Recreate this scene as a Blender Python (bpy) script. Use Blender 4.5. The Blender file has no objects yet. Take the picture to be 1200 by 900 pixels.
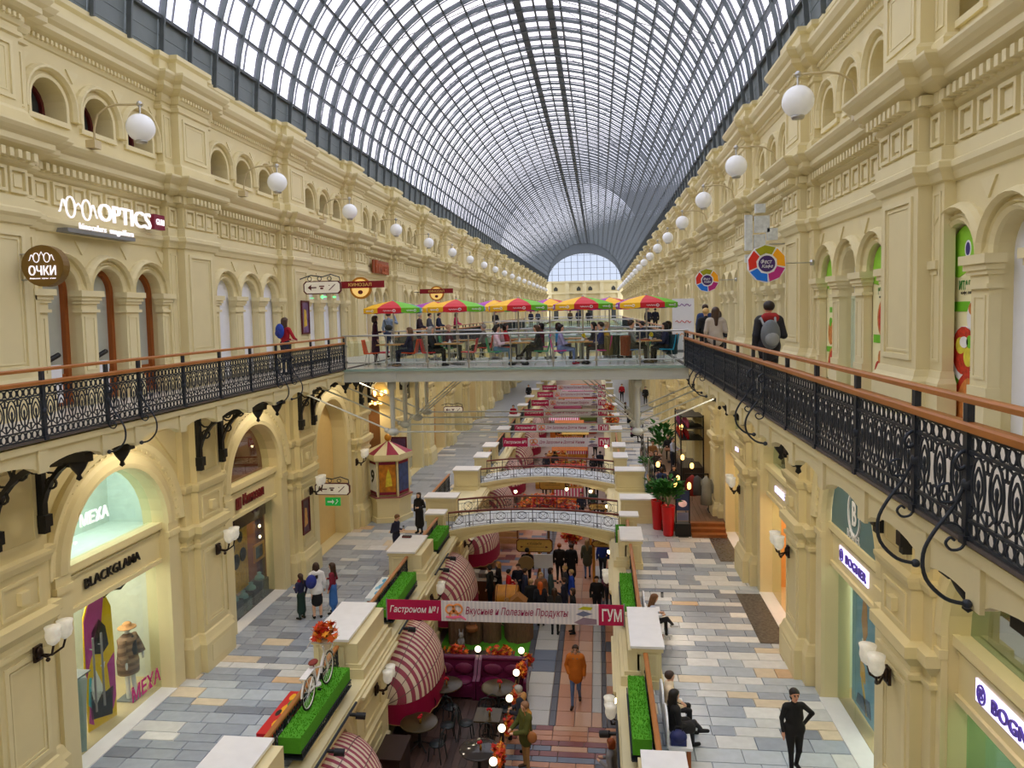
import bpy, math, random
import numpy as np
from mathutils import Vector, Matrix
R = random.Random(7)
PI = math.pi
C = bpy.context.scene.collection
SC = bpy.context.scene

# ---------------------------------------------------------------- camera
cd = bpy.data.cameras.new('camera'); cam = bpy.data.objects.new('camera', cd); C.objects.link(cam)
cd.sensor_width = 36.0; cd.lens = 865.0 / 1200 * 36; cd.shift_y = -29.0 / 1200
cd.clip_end = 600
RM = np.array([[0.99305997, -0.01344157, -0.11683841], [0.11572749, -0.06531155, 0.99113145], [-0.02095326, -0.99777439, -0.06330273]])
mw = Matrix.Identity(4)
for i in range(3):
    mw[i][0] = RM[i][0]; mw[i][1] = -RM[i][1]; mw[i][2] = -RM[i][2]
mw[0][3], mw[1][3], mw[2][3] = 2.7, 0.0, 9.0
cam.matrix_world = mw
SC.camera = cam
CAMP = np.array([2.7, 0.0, 9.0])

# ---------------------------------------------------------------- sky, exposure
SKY_STRENGTH = 2.3
w = bpy.data.worlds.new('sky'); SC.world = w; w.use_nodes = True
nt = w.node_tree; bg = nt.nodes['Background']
tc = nt.nodes.new('ShaderNodeTexCoord'); nz = nt.nodes.new('ShaderNodeTexNoise'); cr = nt.nodes.new('ShaderNodeValToRGB')
nz.inputs['Scale'].default_value = 4.0; nz.inputs['Detail'].default_value = 5
cr.color_ramp.elements[0].position = .35; cr.color_ramp.elements[0].color = (.80, .85, 1.0, 1)
cr.color_ramp.elements[1].position = .65; cr.color_ramp.elements[1].color = (1.0, .97, .985, 1)
nt.links.new(tc.outputs['Generated'], nz.inputs['Vector']); nt.links.new(nz.outputs['Fac'], cr.inputs['Fac'])
nt.links.new(cr.outputs['Color'], bg.inputs['Color']); bg.inputs['Strength'].default_value = SKY_STRENGTH
SC.view_settings.view_transform = 'Standard'; SC.view_settings.look = 'None'
SC.view_settings.exposure = 0.0; SC.view_settings.gamma = 1.0; SC.view_settings.use_curve_mapping = False

# ---------------------------------------------------------------- materials
def lin(c):
    r = []
    for x in c[:3]:
        x = x / 255.0
        r.append(x / 12.92 if x <= .04045 else ((x + .055) / 1.055) ** 2.4)
    return r
MATS = {}
def mat(name, col, rough=.55, metal=0.0, var=.06, scale=6.0, bump=0.0, emit=0.0, alpha=1.0, spec=.4, stretch=None):
    if name in MATS: return MATS[name]
    m = bpy.data.materials.new(name); m.use_nodes = True; t = m.node_tree; b = t.nodes['Principled BSDF']
    c = lin(col)
    co = t.nodes.new('ShaderNodeTexCoord'); n = t.nodes.new('ShaderNodeTexNoise'); x = t.nodes.new('ShaderNodeMix'); x.data_type = 'RGBA'
    n.inputs['Scale'].default_value = scale; n.inputs['Detail'].default_value = 4
    if stretch:
        mp = t.nodes.new('ShaderNodeMapping'); mp.inputs['Scale'].default_value = stretch
        t.links.new(co.outputs['Object'], mp.inputs['Vector']); t.links.new(mp.outputs['Vector'], n.inputs['Vector'])
    else:
        t.links.new(co.outputs['Object'], n.inputs['Vector'])
    x.inputs['A'].default_value = (*[max(0, v * (1 - 2 * var)) for v in c], 1); x.inputs['B'].default_value = (*[min(1, v * (1 + 2 * var)) for v in c], 1)
    t.links.new(n.outputs['Fac'], x.inputs['Factor']); t.links.new(x.outputs['Result'], b.inputs['Base Color'])
    b.inputs['Roughness'].default_value = rough; b.inputs['Metallic'].default_value = metal
    b.inputs['Specular IOR Level'].default_value = spec
    if bump:
        bp = t.nodes.new('ShaderNodeBump'); bp.inputs['Strength'].default_value = bump; bp.inputs['Distance'].default_value = .02
        t.links.new(n.outputs['Fac'], bp.inputs['Height']); t.links.new(bp.outputs['Normal'], b.inputs['Normal'])
    if emit:
        t.links.new(x.outputs['Result'], b.inputs['Emission Color']); b.inputs['Emission Strength'].default_value = emit
    MATS[name] = m
    return m
def glass(name, tint, gloss=.08, rough=.02, body=0.0, bodycol=(255, 255, 255)):
    m = bpy.data.materials.new(name); m.use_nodes = True; t = m.node_tree; t.nodes.clear()
    o = t.nodes.new('ShaderNodeOutputMaterial'); tr = t.nodes.new('ShaderNodeBsdfTransparent'); g = t.nodes.new('ShaderNodeBsdfGlossy'); mx = t.nodes.new('ShaderNodeMixShader')
    tr.inputs['Color'].default_value = (*tint, 1); g.inputs['Roughness'].default_value = rough
    lw = t.nodes.new('ShaderNodeLayerWeight'); lw.inputs['Blend'].default_value = .15
    mr = t.nodes.new('ShaderNodeMapRange'); mr.inputs['To Min'].default_value = gloss * .6; mr.inputs['To Max'].default_value = min(1, gloss * 5)
    t.links.new(lw.outputs['Fresnel'], mr.inputs['Value']); t.links.new(mr.outputs['Result'], mx.inputs['Fac'])
    t.links.new(tr.outputs[0], mx.inputs[1]); t.links.new(g.outputs[0], mx.inputs[2])
    last = mx
    if body:
        d = t.nodes.new('ShaderNodeBsdfDiffuse'); d.inputs['Color'].default_value = (*lin(bodycol), 1)
        m2 = t.nodes.new('ShaderNodeMixShader'); m2.inputs['Fac'].default_value = body
        t.links.new(mx.outputs[0], m2.inputs[1]); t.links.new(d.outputs[0], m2.inputs[2]); last = m2
    t.links.new(last.outputs[0], o.inputs['Surface']); MATS[name] = m
    return m
def stripes(name, c1, c2, freq, axis='Y', coord='Object'):
    m = mat(name, c1); t = m.node_tree; b = t.nodes['Principled BSDF']
    co = t.nodes.new('ShaderNodeTexCoord'); s = t.nodes.new('ShaderNodeSeparateXYZ'); mu = t.nodes.new('ShaderNodeMath'); mu.operation = 'MULTIPLY'; mu.inputs[1].default_value = freq
    fr = t.nodes.new('ShaderNodeMath'); fr.operation = 'FRACT'; gt = t.nodes.new('ShaderNodeMath'); gt.operation = 'GREATER_THAN'; gt.inputs[1].default_value = .5
    x = t.nodes.new('ShaderNodeMix'); x.data_type = 'RGBA'; x.inputs['A'].default_value = (*lin(c1), 1); x.inputs['B'].default_value = (*lin(c2), 1)
    t.links.new(co.outputs[coord], s.inputs[0]); t.links.new(s.outputs[axis], mu.inputs[0]); t.links.new(mu.outputs[0], fr.inputs[0]); t.links.new(fr.outputs[0], gt.inputs[0])
    t.links.new(gt.outputs[0], x.inputs['Factor']); t.links.new(x.outputs['Result'], b.inputs['Base Color'])
    return m
CREAM = mat('cream_plaster', (226, 213, 166), .6, var=.03, scale=2.0, bump=.05)
CREAM2 = mat('cream_moulding', (229, 217, 172), .55, var=.02, scale=3.0)
PANELC = mat('pale_panel', (232, 224, 184), .6, var=.02)
STONEW = mat('white_marble', (235, 236, 240), .3, var=.04, scale=4)
IRON = mat('black_iron', (50, 56, 66), .45, metal=.3, var=.12, scale=20)
BLACK = mat('black', (22, 22, 24), .5)
STEEL = mat('painted_steel', (196, 200, 196), .4, metal=.2, var=.02)
CHROME = mat('brushed_steel', (190, 190, 188), .28, metal=.9, var=.03)
OAK = mat('oak_handrail', (168, 106, 50), .4, var=.15, scale=3, stretch=(8, 1, 8))
OAKD = mat('brown_wood', (120, 70, 38), .45, var=.15, scale=3, stretch=(6, 1, 6))
WOODT = mat('light_wood', (196, 146, 84), .45, var=.12, scale=4)
WINWOOD = mat('window_wood', (160, 88, 36), .4, var=.12, scale=4)
ROOFM = mat('roof_steel', (106, 114, 118), .5, metal=.2, var=.08, scale=8)
ROOFB = mat('roof_bar', (118, 120, 128), .5, metal=.1, var=.08, scale=8)
PURL = mat('purlin_steel', (84, 90, 94), .5, var=.08)
BELT = mat('belt_panel', (118, 128, 130), .5, var=.08, scale=2)
DARKR = mat('dark_red_frame', (92, 28, 30), .45)
FROST = mat('frosted_glass', (186, 190, 178), .25, var=.03)
WHITE = mat('white_paint', (238, 240, 246), .5, var=.02)
MAROON = mat('maroon', (150, 12, 62), .5, var=.04)
GRASSM = mat('artificial_grass', (80, 158, 32), .9, var=.2, scale=60, bump=.6)
SKIN = mat('skin', (222, 176, 148), .5, var=.03)
GREY = mat('mid_grey', (130, 132, 134), .5)
LAMPW = mat('frosted_globe', (236, 238, 240), .25, var=.01, emit=.12)
LITW = mat('lit_warm_bulb', (255, 226, 170), .3, var=0, emit=9.0)
LITW2 = mat('lit_soft_globe', (255, 240, 205), .3, var=0, emit=3.0)
PANE = glass('roof_glass', (.95, .93, .96), .05)
SHOPG = glass('shop_glass', (.90, .95, .93), .035)
TINTG = glass('tinted_glass', (.60, .63, .67), .04)
CLEARG = glass('clear_glass', (.93, .97, .96), .04)
GREENG = glass('greenish_glass', (.62, .78, .68), .08, body=.12, bodycol=(140, 170, 140))

# ---------------------------------------------------------------- mesh builder
class MB:
    def __init__(s): s.v = []; s.f = []; s.m = []; s.sm = []; s.mi = 0; s.smooth = False
    def add(s, vs, fs, smooth=None):
        n = len(s.v); s.v.extend([tuple(p) for p in vs])
        for f in fs:
            s.f.append([i + n for i in f]); s.m.append(s.mi); s.sm.append(s.smooth if smooth is None else smooth)
        return s
    def box(s, x0, x1, y0, y1, z0, z1):
        vs = [(x, y, z) for z in (z0, z1) for y in (y0, y1) for x in (x0, x1)]
        return s.add(vs, [(0, 2, 3, 1), (4, 5, 7, 6), (0, 1, 5, 4), (2, 6, 7, 3), (0, 4, 6, 2), (1, 3, 7, 5)])
    def hexa(s, b, t):
        return s.add(list(b) + list(t), [(3, 2, 1, 0), (4, 5, 6, 7), (0, 1, 5, 4), (1, 2, 6, 5), (2, 3, 7, 6), (3, 0, 4, 7)])
    def tube(s, pts, r, n=6, closed=False, caps=True, smooth=True):
        P = [Vector(p) for p in pts]; rr = r if isinstance(r, (list, tuple)) else [r] * len(P); k = len(P); rings = []
        up = None
        for i in range(k):
            if closed: t = P[(i + 1) % k] - P[i - 1]
            else: t = P[min(i + 1, k - 1)] - P[max(i - 1, 0)]
            if t.length < 1e-9: t = Vector((0, 0, 1))
            t.normalize()
            if up is None:
                up = Vector((0, 0, 1)) if abs(t.z) < .9 else Vector((1, 0, 0))
            a = t.cross(up)
            if a.length < 1e-6: a = t.cross(Vector((1, 0, 0))) if abs(t.x) < .9 else t.cross(Vector((0, 1, 0)))
            a.normalize(); b = a.cross(t); up = b
            rings.append([P[i] + a * (math.cos(2 * PI * (j + .5) / n) * rr[i]) + b * (math.sin(2 * PI * (j + .5) / n) * rr[i]) for j in range(n)])
        vs = [q for g in rings for q in g]; fs = []
        for i in range(k if closed else k - 1):
            i2 = (i + 1) % k
            for j in range(n):
                j2 = (j + 1) % n; fs.append((i * n + j, i * n + j2, i2 * n + j2, i2 * n + j))
        s.add(vs, fs, smooth and n > 5)
        if caps and not closed:
            s.add(rings[0], [tuple(range(n))]); s.add(rings[-1], [tuple(reversed(range(n)))])
        return s
    def cyl(s, a, b, r0, r1=None, n=10): return s.tube([a, b], [r0, r0 if r1 is None else r1], n)
    def lathe(s, c, prof, n=16, smooth=True):
        vs = []; fs = []
        for r, z in prof:
            for j in range(n):
                a = 2 * PI * j / n; vs.append((c[0] + r * math.cos(a), c[1] + r * math.sin(a), c[2] + z))
        for i in range(len(prof) - 1):
            for j in range(n):
                j2 = (j + 1) % n; fs.append((i * n + j, i * n + j2, (i + 1) * n + j2, (i + 1) * n + j))
        if prof[0][0] > 1e-4: fs.append(tuple(reversed(range(n))))
        if prof[-1][0] > 1e-4: fs.append(tuple((len(prof) - 1) * n + j for j in range(n)))
        return s.add(vs, fs, smooth)
    def sph(s, c, r, nu=12, nv=8):
        if not isinstance(r, (tuple, list)): r = (r, r, r)
        vs = []; fs = []
        for i in range(nv + 1):
            th = PI * i / nv
            for j in range(nu):
                a = 2 * PI * j / nu; vs.append((c[0] + r[0] * math.sin(th) * math.cos(a), c[1] + r[1] * math.sin(th) * math.sin(a), c[2] - r[2] * math.cos(th)))
        for i in range(nv):
            for j in range(nu):
                j2 = (j + 1) % nu; fs.append((i * nu + j, i * nu + j2, (i + 1) * nu + j2, (i + 1) * nu + j))
        return s.add(vs, fs, True)
    def prism(s, poly, axis, t0, t1):
        f = {'x': lambda a, b, t: (t, a, b), 'y': lambda a, b, t: (a, t, b), 'z': lambda a, b, t: (a, b, t)}[axis]
        n = len(poly); vs = [f(a, b, t0) for a, b in poly] + [f(a, b, t1) for a, b in poly]
        return s.add(vs, [tuple(range(n)), tuple(range(2 * n - 1, n - 1, -1))] + [(i, (i + 1) % n, n + (i + 1) % n, n + i) for i in range(n)])
    def mold(s, prof, path, closed=False, ends=True):
        # prof: (offset, z); path: plan points (s, d); local x = d, y = s
        k = len(path); P = [Vector((p[1], p[0])) for p in path]; mit = []
        def nrm(a, b):
            t = (b - a).normalized(); return Vector((t.y, -t.x)) * 1.0
        for i in range(k):
            if closed: n0, n1 = nrm(P[i - 1], P[i]), nrm(P[i], P[(i + 1) % k])
            else:
                n0 = nrm(P[i - 1], P[i]) if i else nrm(P[0], P[1]); n1 = nrm(P[i], P[i + 1]) if i < k - 1 else n0
            mit.append((n0 + n1) / (1 + n0.dot(n1)))
        m = len(prof); vs = []
        for i in range(k):
            for o, z in prof:
                q = P[i] + mit[i] * o; vs.append((q.x, q.y, z))
        fs = []
        for i in range(k if closed else k - 1):
            i2 = (i + 1) % k
            for j in range(m - 1): fs.append((i * m + j, i2 * m + j, i2 * m + j + 1, i * m + j + 1))
        if ends and not closed and m > 2: fs += [tuple(range(m)), tuple(reversed([(k - 1) * m + j for j in range(m)]))]
        return s.add(vs, fs)
    def arch_ring(s, sc, zs, prof, N=16, legs=None):
        # prof: (radius, d); local x = d
        st = []
        if legs is not None: st.append((1.0, 0.0, legs - zs))
        for i in range(N + 1):
            a = PI * i / N; st.append((math.cos(a), math.sin(a), 0))
        if legs is not None: st.append((-1.0, 0.0, legs - zs))
        m = len(prof); vs = [(d, sc + r * c, zs + r * q + dz) for c, q, dz in st for r, d in prof]; fs = []
        for i in range(len(st) - 1):
            for j in range(m - 1): fs.append((i * m + j, i * m + j + 1, (i + 1) * m + j + 1, (i + 1) * m + j))
        fs += [tuple(range(m)), tuple(reversed([(len(st) - 1) * m + j for j in range(m)]))]
        return s.add(vs, fs)
    def arch_wall(s, s0, s1, z0, z1, ops, depth, N=12, d=0.0):
        cur = s0
        for sc, hw, zb, zs in ops:
            a, b = sc - hw, sc + hw
            s.add([(d, cur, z0), (d, a, z0), (d, a, z1), (d, cur, z1)], [(0, 1, 2, 3)])
            if zb > z0: s.add([(d, a, z0), (d, b, z0), (d, b, zb), (d, a, zb)], [(0, 1, 2, 3)])
            arc = [(sc - hw * math.cos(PI * i / N), zs + hw * math.sin(PI * i / N)) for i in range(N + 1)]
            for i in range(N):
                (ya, za), (yb, zb2) = arc[i], arc[i + 1]
                s.add([(d, ya, za), (d, yb, zb2), (d, yb, z1), (d, ya, z1)], [(0, 1, 2, 3)])
            ol = [(a, zb)] + arc + [(b, zb)]
            for i in range(len(ol) - 1):
                (ya, za), (yb, zb2) = ol[i], ol[i + 1]
                s.add([(d, ya, za), (d, yb, zb2), (d - depth, yb, zb2), (d - depth, ya, za)], [(0, 1, 2, 3)])
            s.add([(d, a, zb), (d, b, zb), (d - depth, b, zb), (d - depth, a, zb)], [(0, 1, 2, 3)])
            cur = b
        s.add([(d, cur, z0), (d, s1, z0), (d, s1, z1), (d, cur, z1)], [(0, 1, 2, 3)])
        return s
    def frame(s, s0, s1, z0, z1, w, d0, d1):
        s.box(d0, d1, s0, s1, z0, z0 + w); s.box(d0, d1, s0, s1, z1 - w, z1)
        s.box(d0, d1, s0, s0 + w, z0 + w, z1 - w); return s.box(d0, d1, s1 - w, s1, z0 + w, z1 - w)
    def halfdisc(s, sc, zs, r, x, zb=None, N=16):
        pts = [(sc + r * math.cos(PI * i / N), zs + r * math.sin(PI * i / N)) for i in range(N + 1)]
        if zb is not None: pts = [(sc + r, zb)] + pts + [(sc - r, zb)]
        return s.prism(pts, 'x', x - .012, x)
    def mesh(s, name, mats):
        me = bpy.data.meshes.new(name); me.from_pydata(s.v, [], s.f)
        for m in (mats if isinstance(mats, (list, tuple)) else [mats]): me.materials.append(m)
        if len(me.polygons) == len(s.m):
            me.polygons.foreach_set('material_index', s.m); me.polygons.foreach_set('use_smooth', s.sm)
        me.update(); return me
def link(name, me, parent=None, loc=None, rz=0.0, mw=None):
    o = bpy.data.objects.new(name, me); C.objects.link(o)
    if mw is not None: o.matrix_basis = mw
    else:
        if loc: o.location = loc
        if rz: o.rotation_euler = (0, 0, rz)
    if parent: o.parent = parent
    return o
def obj(name, mb, mats, parent=None, loc=None, rz=0.0): return link(name, mb.mesh(name, mats), parent, loc, rz)
def tag(o, label, cat, group=None):
    o['label'] = label; o['category'] = cat
    if group: o['group'] = group
    return o
def thing(name, label, cat, loc=(0, 0, 0), rz=0.0, group=None):
    return tag(link(name, None, None, loc, rz), label, cat, group)
def struct(o): o['kind'] = 'structure'; return o
def sroot(name, loc=(0, 0, 0), rz=0.0): return struct(link(name, None, None, loc, rz))
def stuff(o): o['kind'] = 'stuff'; return o
def dup(root, loc=None, rz=None, label=None, group=None, name=None):
    r = root.copy(); C.objects.link(r)
    if loc is not None: r.location = loc
    if rz is not None: r.rotation_euler = (0, 0, rz)
    if label: r['label'] = label
    if group: r['group'] = group
    for ch in list(root.children):
        c = ch.copy(); C.objects.link(c); c.parent = r
        for g in list(ch.children):
            d = g.copy(); C.objects.link(d); d.parent = c
    return r
def setmat(o, m, slot=0):
    o.material_slots[slot].link = 'OBJECT'; o.material_slots[slot].material = m; return o

# ---------------------------------------------------------------- lettering (made while the scene is still empty)
def text_mesh(s, wd, ht, depth=.015, shear=0.0, m=None, bold=0.0):
    c = bpy.data.curves.new('lettering', 'FONT'); c.body = s; c.extrude = 1.0; c.shear = shear; c.resolution_u = 3; c.offset = bold
    o = bpy.data.objects.new('lettering', c); C.objects.link(o)
    dg = bpy.context.evaluated_depsgraph_get(); me = bpy.data.meshes.new_from_object(o.evaluated_get(dg)); bpy.data.objects.remove(o); 
    n = len(me.vertices); a = np.empty(n * 3, np.float32); me.vertices.foreach_get('co', a); a = a.reshape(n, 3)
    lo, hi = a.min(0), a.max(0); a = (a - (lo + hi) / 2) / np.maximum(hi - lo, 1e-6)
    a *= np.array([wd, ht, depth], np.float32); me.vertices.foreach_set('co', a.ravel()); me.materials.clear(); me.materials.append(m or WHITE); me.update(); me.name = 'lettering'
    return me
def facing(p, d):
    # matrix for text / flat signs: d = direction the face looks
    Z = Vector(d).normalized(); Y = Vector((0, 0, 1)); X = Y.cross(Z).normalized(); M = Matrix.Identity(4)
    for i in range(3): M[i][0] = X[i]; M[i][1] = Y[i]; M[i][2] = Z[i]; M[i][3] = p[i]
    return M
LIT = mat('lit_white_letter', (255, 250, 255), .4, var=0, emit=.7)
LITB = mat('lit_blue_letter', (70, 50, 130), .4, var=0, emit=.35)
GLOWB = mat('backlit_sign', (214, 206, 255), .4, var=0, emit=1.6)
DKRED = mat('dark_red_letter', (110, 20, 28), .4)
MAG = mat('magenta_vinyl', (196, 20, 130), .5)
BLACKL = mat('black_letter', (30, 28, 30), .35)
BURG = mat('burgundy_panel', (128, 10, 52), .45)
OCHRE = mat('olive_gold_disc', (122, 92, 34), .45)
TXT = {}
def T(key, s, wd, ht, depth=.015, shear=0.0, m=None, bold=0.0): TXT[key] = text_mesh(s, wd, ht, depth, shear, m, bold)
T('optics', 'OPTICS', 1.75, .36, .05, 0, LIT, .0); T('bino', 'binoculars  magnifiers', 1.7, .16, .03, 0, LIT)
T('gumlat', 'GUM', .30, .14, .02, 0, LIT, .01); T('ochki', 'ОЧКИ', .46, .17, .02, 0, LIT); T('ochki2', 'бинокли  лупы  очки', .44, .03, .01, 0, LIT)
T('mexa', 'МЕХА', .92, .27, .03, 0, LIT, .02); T('bg', 'BLACKGLAMA', 1.84, .21, .04, 0, BLACKL, .008); T('mexa2', 'МЕХА', 1.1, .36, .006, 0, MAG, .02)
T('knes', 'Кинозал', 1.35, .34, .04, 0, DKRED, .01)
T('bogner', 'BOGNER', 1.2, .19, .03, 0, LITB, .005); T('bogner2', 'BOGNER', .75, .17, .01, 0, WHITE); T('B', 'B', .25, .5, .01, 0, WHITE, .02)
T('B2', 'B', .09, .16, .02, 0, LITB); T('lac', 'LACOSTE', 1.1, .18, .04, 0, GLOWB, .01); T('jk', 'JUST', .6, .16, .04, 0, GLOWB, .01)
T('gas', 'Гастроном №1', 1.55, .27, .006, .25, WHITE, .008); T('vk', 'Вкусные и Полезные Продукты', 3.15, .30, .006, .25, mat('plum_letter', (150, 20, 84), .5), .004); T('gum', 'ГУМ', .46, .30, .006, 0, WHITE, .02)
T('zdr', 'Для Здоровья и Долгой Жизни', 3.1, .26, .006, .25, mat('plum_letter', (150, 20, 84)), .004)
T('gasback', 'Гастроном №1', 1.3, .22, .006, .25, WHITE, .006)
T('ital', 'ИТАЛИЯ', .52, .13, .004, 0, mat('green_letter', (30, 130, 40), .5), .01); T('ital2', 'кафе пицца', .4, .06, .004, 0, BLACKL)
T('nine', '9', .34, .6, .006, .1, BLACKL, .03); T('lavka', 'Фест', .30, .13, .006, .25, WHITE, .006); T('kafe', 'Кафе', .30, .12, .006, .25, WHITE, .006)
T('usadba', 'к Усадьбе', .62, .14, .006, .15, mat('brown_letter', (110, 60, 20), .5)); T('usadba2', 'Лавка', .4, .12, .006, .15, mat('brown_letter', (110, 60, 20)))
T('venue', 'Кинозал', .95, .32, .05, .1, mat('copper_letter', (196, 104, 60), .35, metal=.3), .008)
T('rest', 'КИНОЗАЛ', .9, .13, .02, 0, mat('gold_letter', (240, 200, 110), .4), .004)

# ================================================================ STRUCTURE: walls
XW = 7.75                      # wall planes at +-XW, z = 0 gallery floor, 7.3 top gallery, -3 ground floor
LC, RC, PER = 14.75, 15.5, 6.4  # bay centres of the two walls, bay length
PIER_U = [(2.12, 0), (2.12, .16), (2.5, .16), (2.5, .36), (3.9, .36), (3.9, .16), (4.28, .16), (4.28, 0)]
PIER_L = [(2.3, 0), (2.3, .16), (2.6, .16), (2.6, .34), (3.8, .34), (3.8, .16), (4.1, .16), (4.1, 0)]
RUN_U = [(-2.12, 0)] + PIER_U
RUN_L = [(-2.3, 0)] + PIER_L
S3 = (-1.42, 0, 1.42)
OFFS = {(1, -1): .5}
def bayY(side, k): return (LC if side < 0 else RC) + PER * k + OFFS.get((side, k), 0)
def g_wall(mb, kind='shop', up='win'):
    hw = 1.95 if kind == 'passage' else 1.65
    mb.arch_wall(-2.12, 4.28, 0, 6.95, [(0, hw, 0, 4.1 if hw < 1.9 else 3.95)], .55, 16)
    mb.arch_wall(-2.12, 4.28, 6.95, 12.45, [(s, .5, 7.32, 9.62) for s in S3], .42, 12)
    mb.arch_wall(-2.12, 4.28, 12.45, 15.0, [(s, .46, 12.92, 13.2) for s in S3], .5, 10)
def g_pil_low(mb):
    mb.mold([(0, 0), (0, 6.9)], PIER_L, ends=False)
    for pr in ([(0, 0), (.13, 0), (.13, .72), (.09, .8), (.04, .95), (0, .98)], [(0, 3.42), (.03, 3.45), (.1, 3.55), (.14, 3.6), (.14, 3.78), (0, 3.82)],
               [(0, 3.2), (.05, 3.22), (.05, 3.3), (0, 3.32)], [(0, 4.62), (.06, 4.66), (.1, 4.78), (.1, 4.84), (0, 4.88)]):
        mb.mold(pr, PIER_L)
def g_panel_tall(mb):
    mb.frame(2.72, 3.68, 1.12, 3.1, .09, .335, .37); mb.frame(2.84, 3.56, 1.24, 2.98, .04, .335, .355)
    mb.box(.44, .48, 2.72, 3.68, .2, .62)
def g_panel_low(mb): mb.frame(2.75, 3.65, 3.9, 4.5, .06, .335, .37); mb.box(.34, .44, 3.1, 3.3, 4.08, 4.3)
def g_panel_top(mb):
    mb.frame(2.75, 3.65, 5.05, 6.4, .07, .335, .36)
def g_arch_low(mb, hw=1.65, zs=4.1):
    r = hw
    mb.arch_ring(0, zs, [(r, 0), (r + .02, .1), (r + .12, .13), (r + .28, .1), (r + .36, .05), (r + .42, .05), (r + .5, .12), (r + .62, .16), (r + .68, .1), (r + .7, 0)], 24, None)
    for i in range(33):
        a = PI * (i + .5) / 33; c, q = math.cos(a), math.sin(a); R2 = r + .45
        mb.box(.05, .1, R2 * c - .03, R2 * c + .03, zs + R2 * q - .03, zs + R2 * q + .03)
def g_jamb(mb, hw=1.65, zs=4.1):
    for sg in (-1, 1):
        a, b = sorted((sg * hw, sg * (hw + .42)))
        mb.box(0, .09, a, b, 0, zs); mb.box(0, .13, a - .02, b + .02, zs - .34, zs - .2)
def g_spandrel(mb):
    for sg in (-1, 1):
        tri = [(sg * 2.2, 6.35), (sg * 1.35, 6.35), (sg * 2.2, 5.45)]
        mb.prism(tri if sg > 0 else tri[::-1], 'x', 0, .05)
def g_arch_up(mb, sc):
    mb.arch_ring(sc, 9.62, [(.49, 0), (.49, .06), (.54, .1), (.57, .04), (.6, .1), (.63, .03), (.67, .03), (.67, .12), (.71, .18), (.75, .12), (.78, .05), (.78, 0)], 14)
def g_tri_up(mb):
    for s in (-2.05, -.71, .71, 2.05): mb.prism([(s - .2, 10.62), (s, 10.35), (s + .2, 10.62)], 'x', 0, .03)
def g_column(mb, s, w=.42):
    a, b = s - w / 2, s + w / 2
    mb.box(-.05, .1, a, b, 7.9, 9.2); mb.frame(a + .07, b - .07, 8.0, 9.1, .035, .1, .115); mb.box(-.05, .16, a - .04, b + .04, 7.3, 7.75); mb.box(-.05, .13, a - .02, b + .02, 7.75, 7.9)
def g_capital(mb, s, w=.42):
    a, b = s - w / 2, s + w / 2
    for z0, z1, e in ((9.18, 9.24, .05), (9.24, 9.36, .01), (9.36, 9.42, .05), (9.42, 9.5, .08), (9.5, 9.62, .12)):
        mb.box(-.05, .1 + e, a - e, b + e, z0, z1)
def g_pil_up(mb):
    mb.mold([(0, 7.3), (0, 12.2)], PIER_U, ends=False)
    mb.mold([(0, 7.3), (.1, 7.3), (.1, 7.85), (.05, 7.92), (.02, 8.02), (0, 8.02)], PIER_U)
def g_panel_up(mb):
    mb.frame(2.66, 3.74, 8.15, 10.6, .08, .355, .395); mb.frame(2.78, 3.62, 8.27, 10.48, .03, .355, .375)
    for a, b in ((2.2, 2.44), (3.96, 4.2)): mb.frame(a, b, 8.15, 10.6, .04, .155, .18)
def g_architrave(mb): mb.mold([(0, 10.72), (.05, 10.74), (.09, 10.84), (.14, 10.9), (.14, 10.98), (.08, 11.02), (.08, 11.2), (0, 11.22)], RUN_U)
def g_frieze_panel(mb, w=.4):
    h = w / 2
    mb.frame(-h, h, 11.26, 11.7, .055, 0, .06); mb.box(0, .035, -h + .11, h - .11, 11.37, 11.59)
FP = [(-1.78 + .51 * i, 0) for i in range(8)] + [(2.31, .16), (2.74, .36), (3.2, .36), (3.66, .36), (4.09, .16)]
def g_dentils(mb):
    def run(a, b, d):
        n = max(1, int((b - a) / .17))
        for i in range(n):
            y = a + (b - a) * (i + .5) / n; mb.box(d, d + .19, y - .045, y + .045, 11.83, 11.97)
    run(-2.1, 2.1, .08); run(2.16, 2.46, .24); run(2.48, 3.92, .44); run(3.94, 4.24, .24)
def g_cornice(mb): mb.mold([(0, 11.72), (.06, 11.76), (.1, 11.8), (.1, 11.98), (.2, 12.02), (.3, 12.06), (.34, 12.1), (.34, 12.2), (.4, 12.24), (.46, 12.3), (.5, 12.36), (.5, 12.4), (0, 12.5)], RUN_U)
def g_pil_top(mb):
    mb.mold([(0, 12.42), (0, 14.4)], PIER_U, ends=False); mb.mold([(0, 12.4), (.08, 12.4), (.08, 12.7), (.03, 12.76), (0, 12.78)], PIER_U); mb.mold([(0, 14.0), (.05, 14.03), (.05, 14.1), (.02, 14.12), (0, 14.12)], PIER_U)
def g_panel_top3(mb):
    mb.frame(2.66, 3.74, 12.9, 13.9, .07, .355, .39); mb.frame(2.8, 3.6, 13.02, 13.78, .03, .355, .372)
    for a, b in ((2.2, 2.44), (3.96, 4.2)): mb.frame(a, b, 12.9, 13.9, .04, .155, .18)
def g_oculus(mb, sc):
    mb.arch_ring(sc, 13.2, [(.46, 0), (.46, .05), (.52, .06), (.55, .02), (.58, 0)], 12, 12.92)
    mb.arch_ring(sc, 13.2, [(.6, 0), (.6, .08), (.64, .15), (.68, .15), (.72, .07), (.72, 0)], 12, 12.98)
    mb.box(-.02, .06, sc - .56, sc + .56, 12.82, 12.92)
def g_tri_top(mb):
    for s in (-2.02, -.71, .71, 2.02): mb.prism([(s - .18, 14.0), (s, 13.76), (s + .18, 14.0)], 'x', 0, .03)
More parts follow.
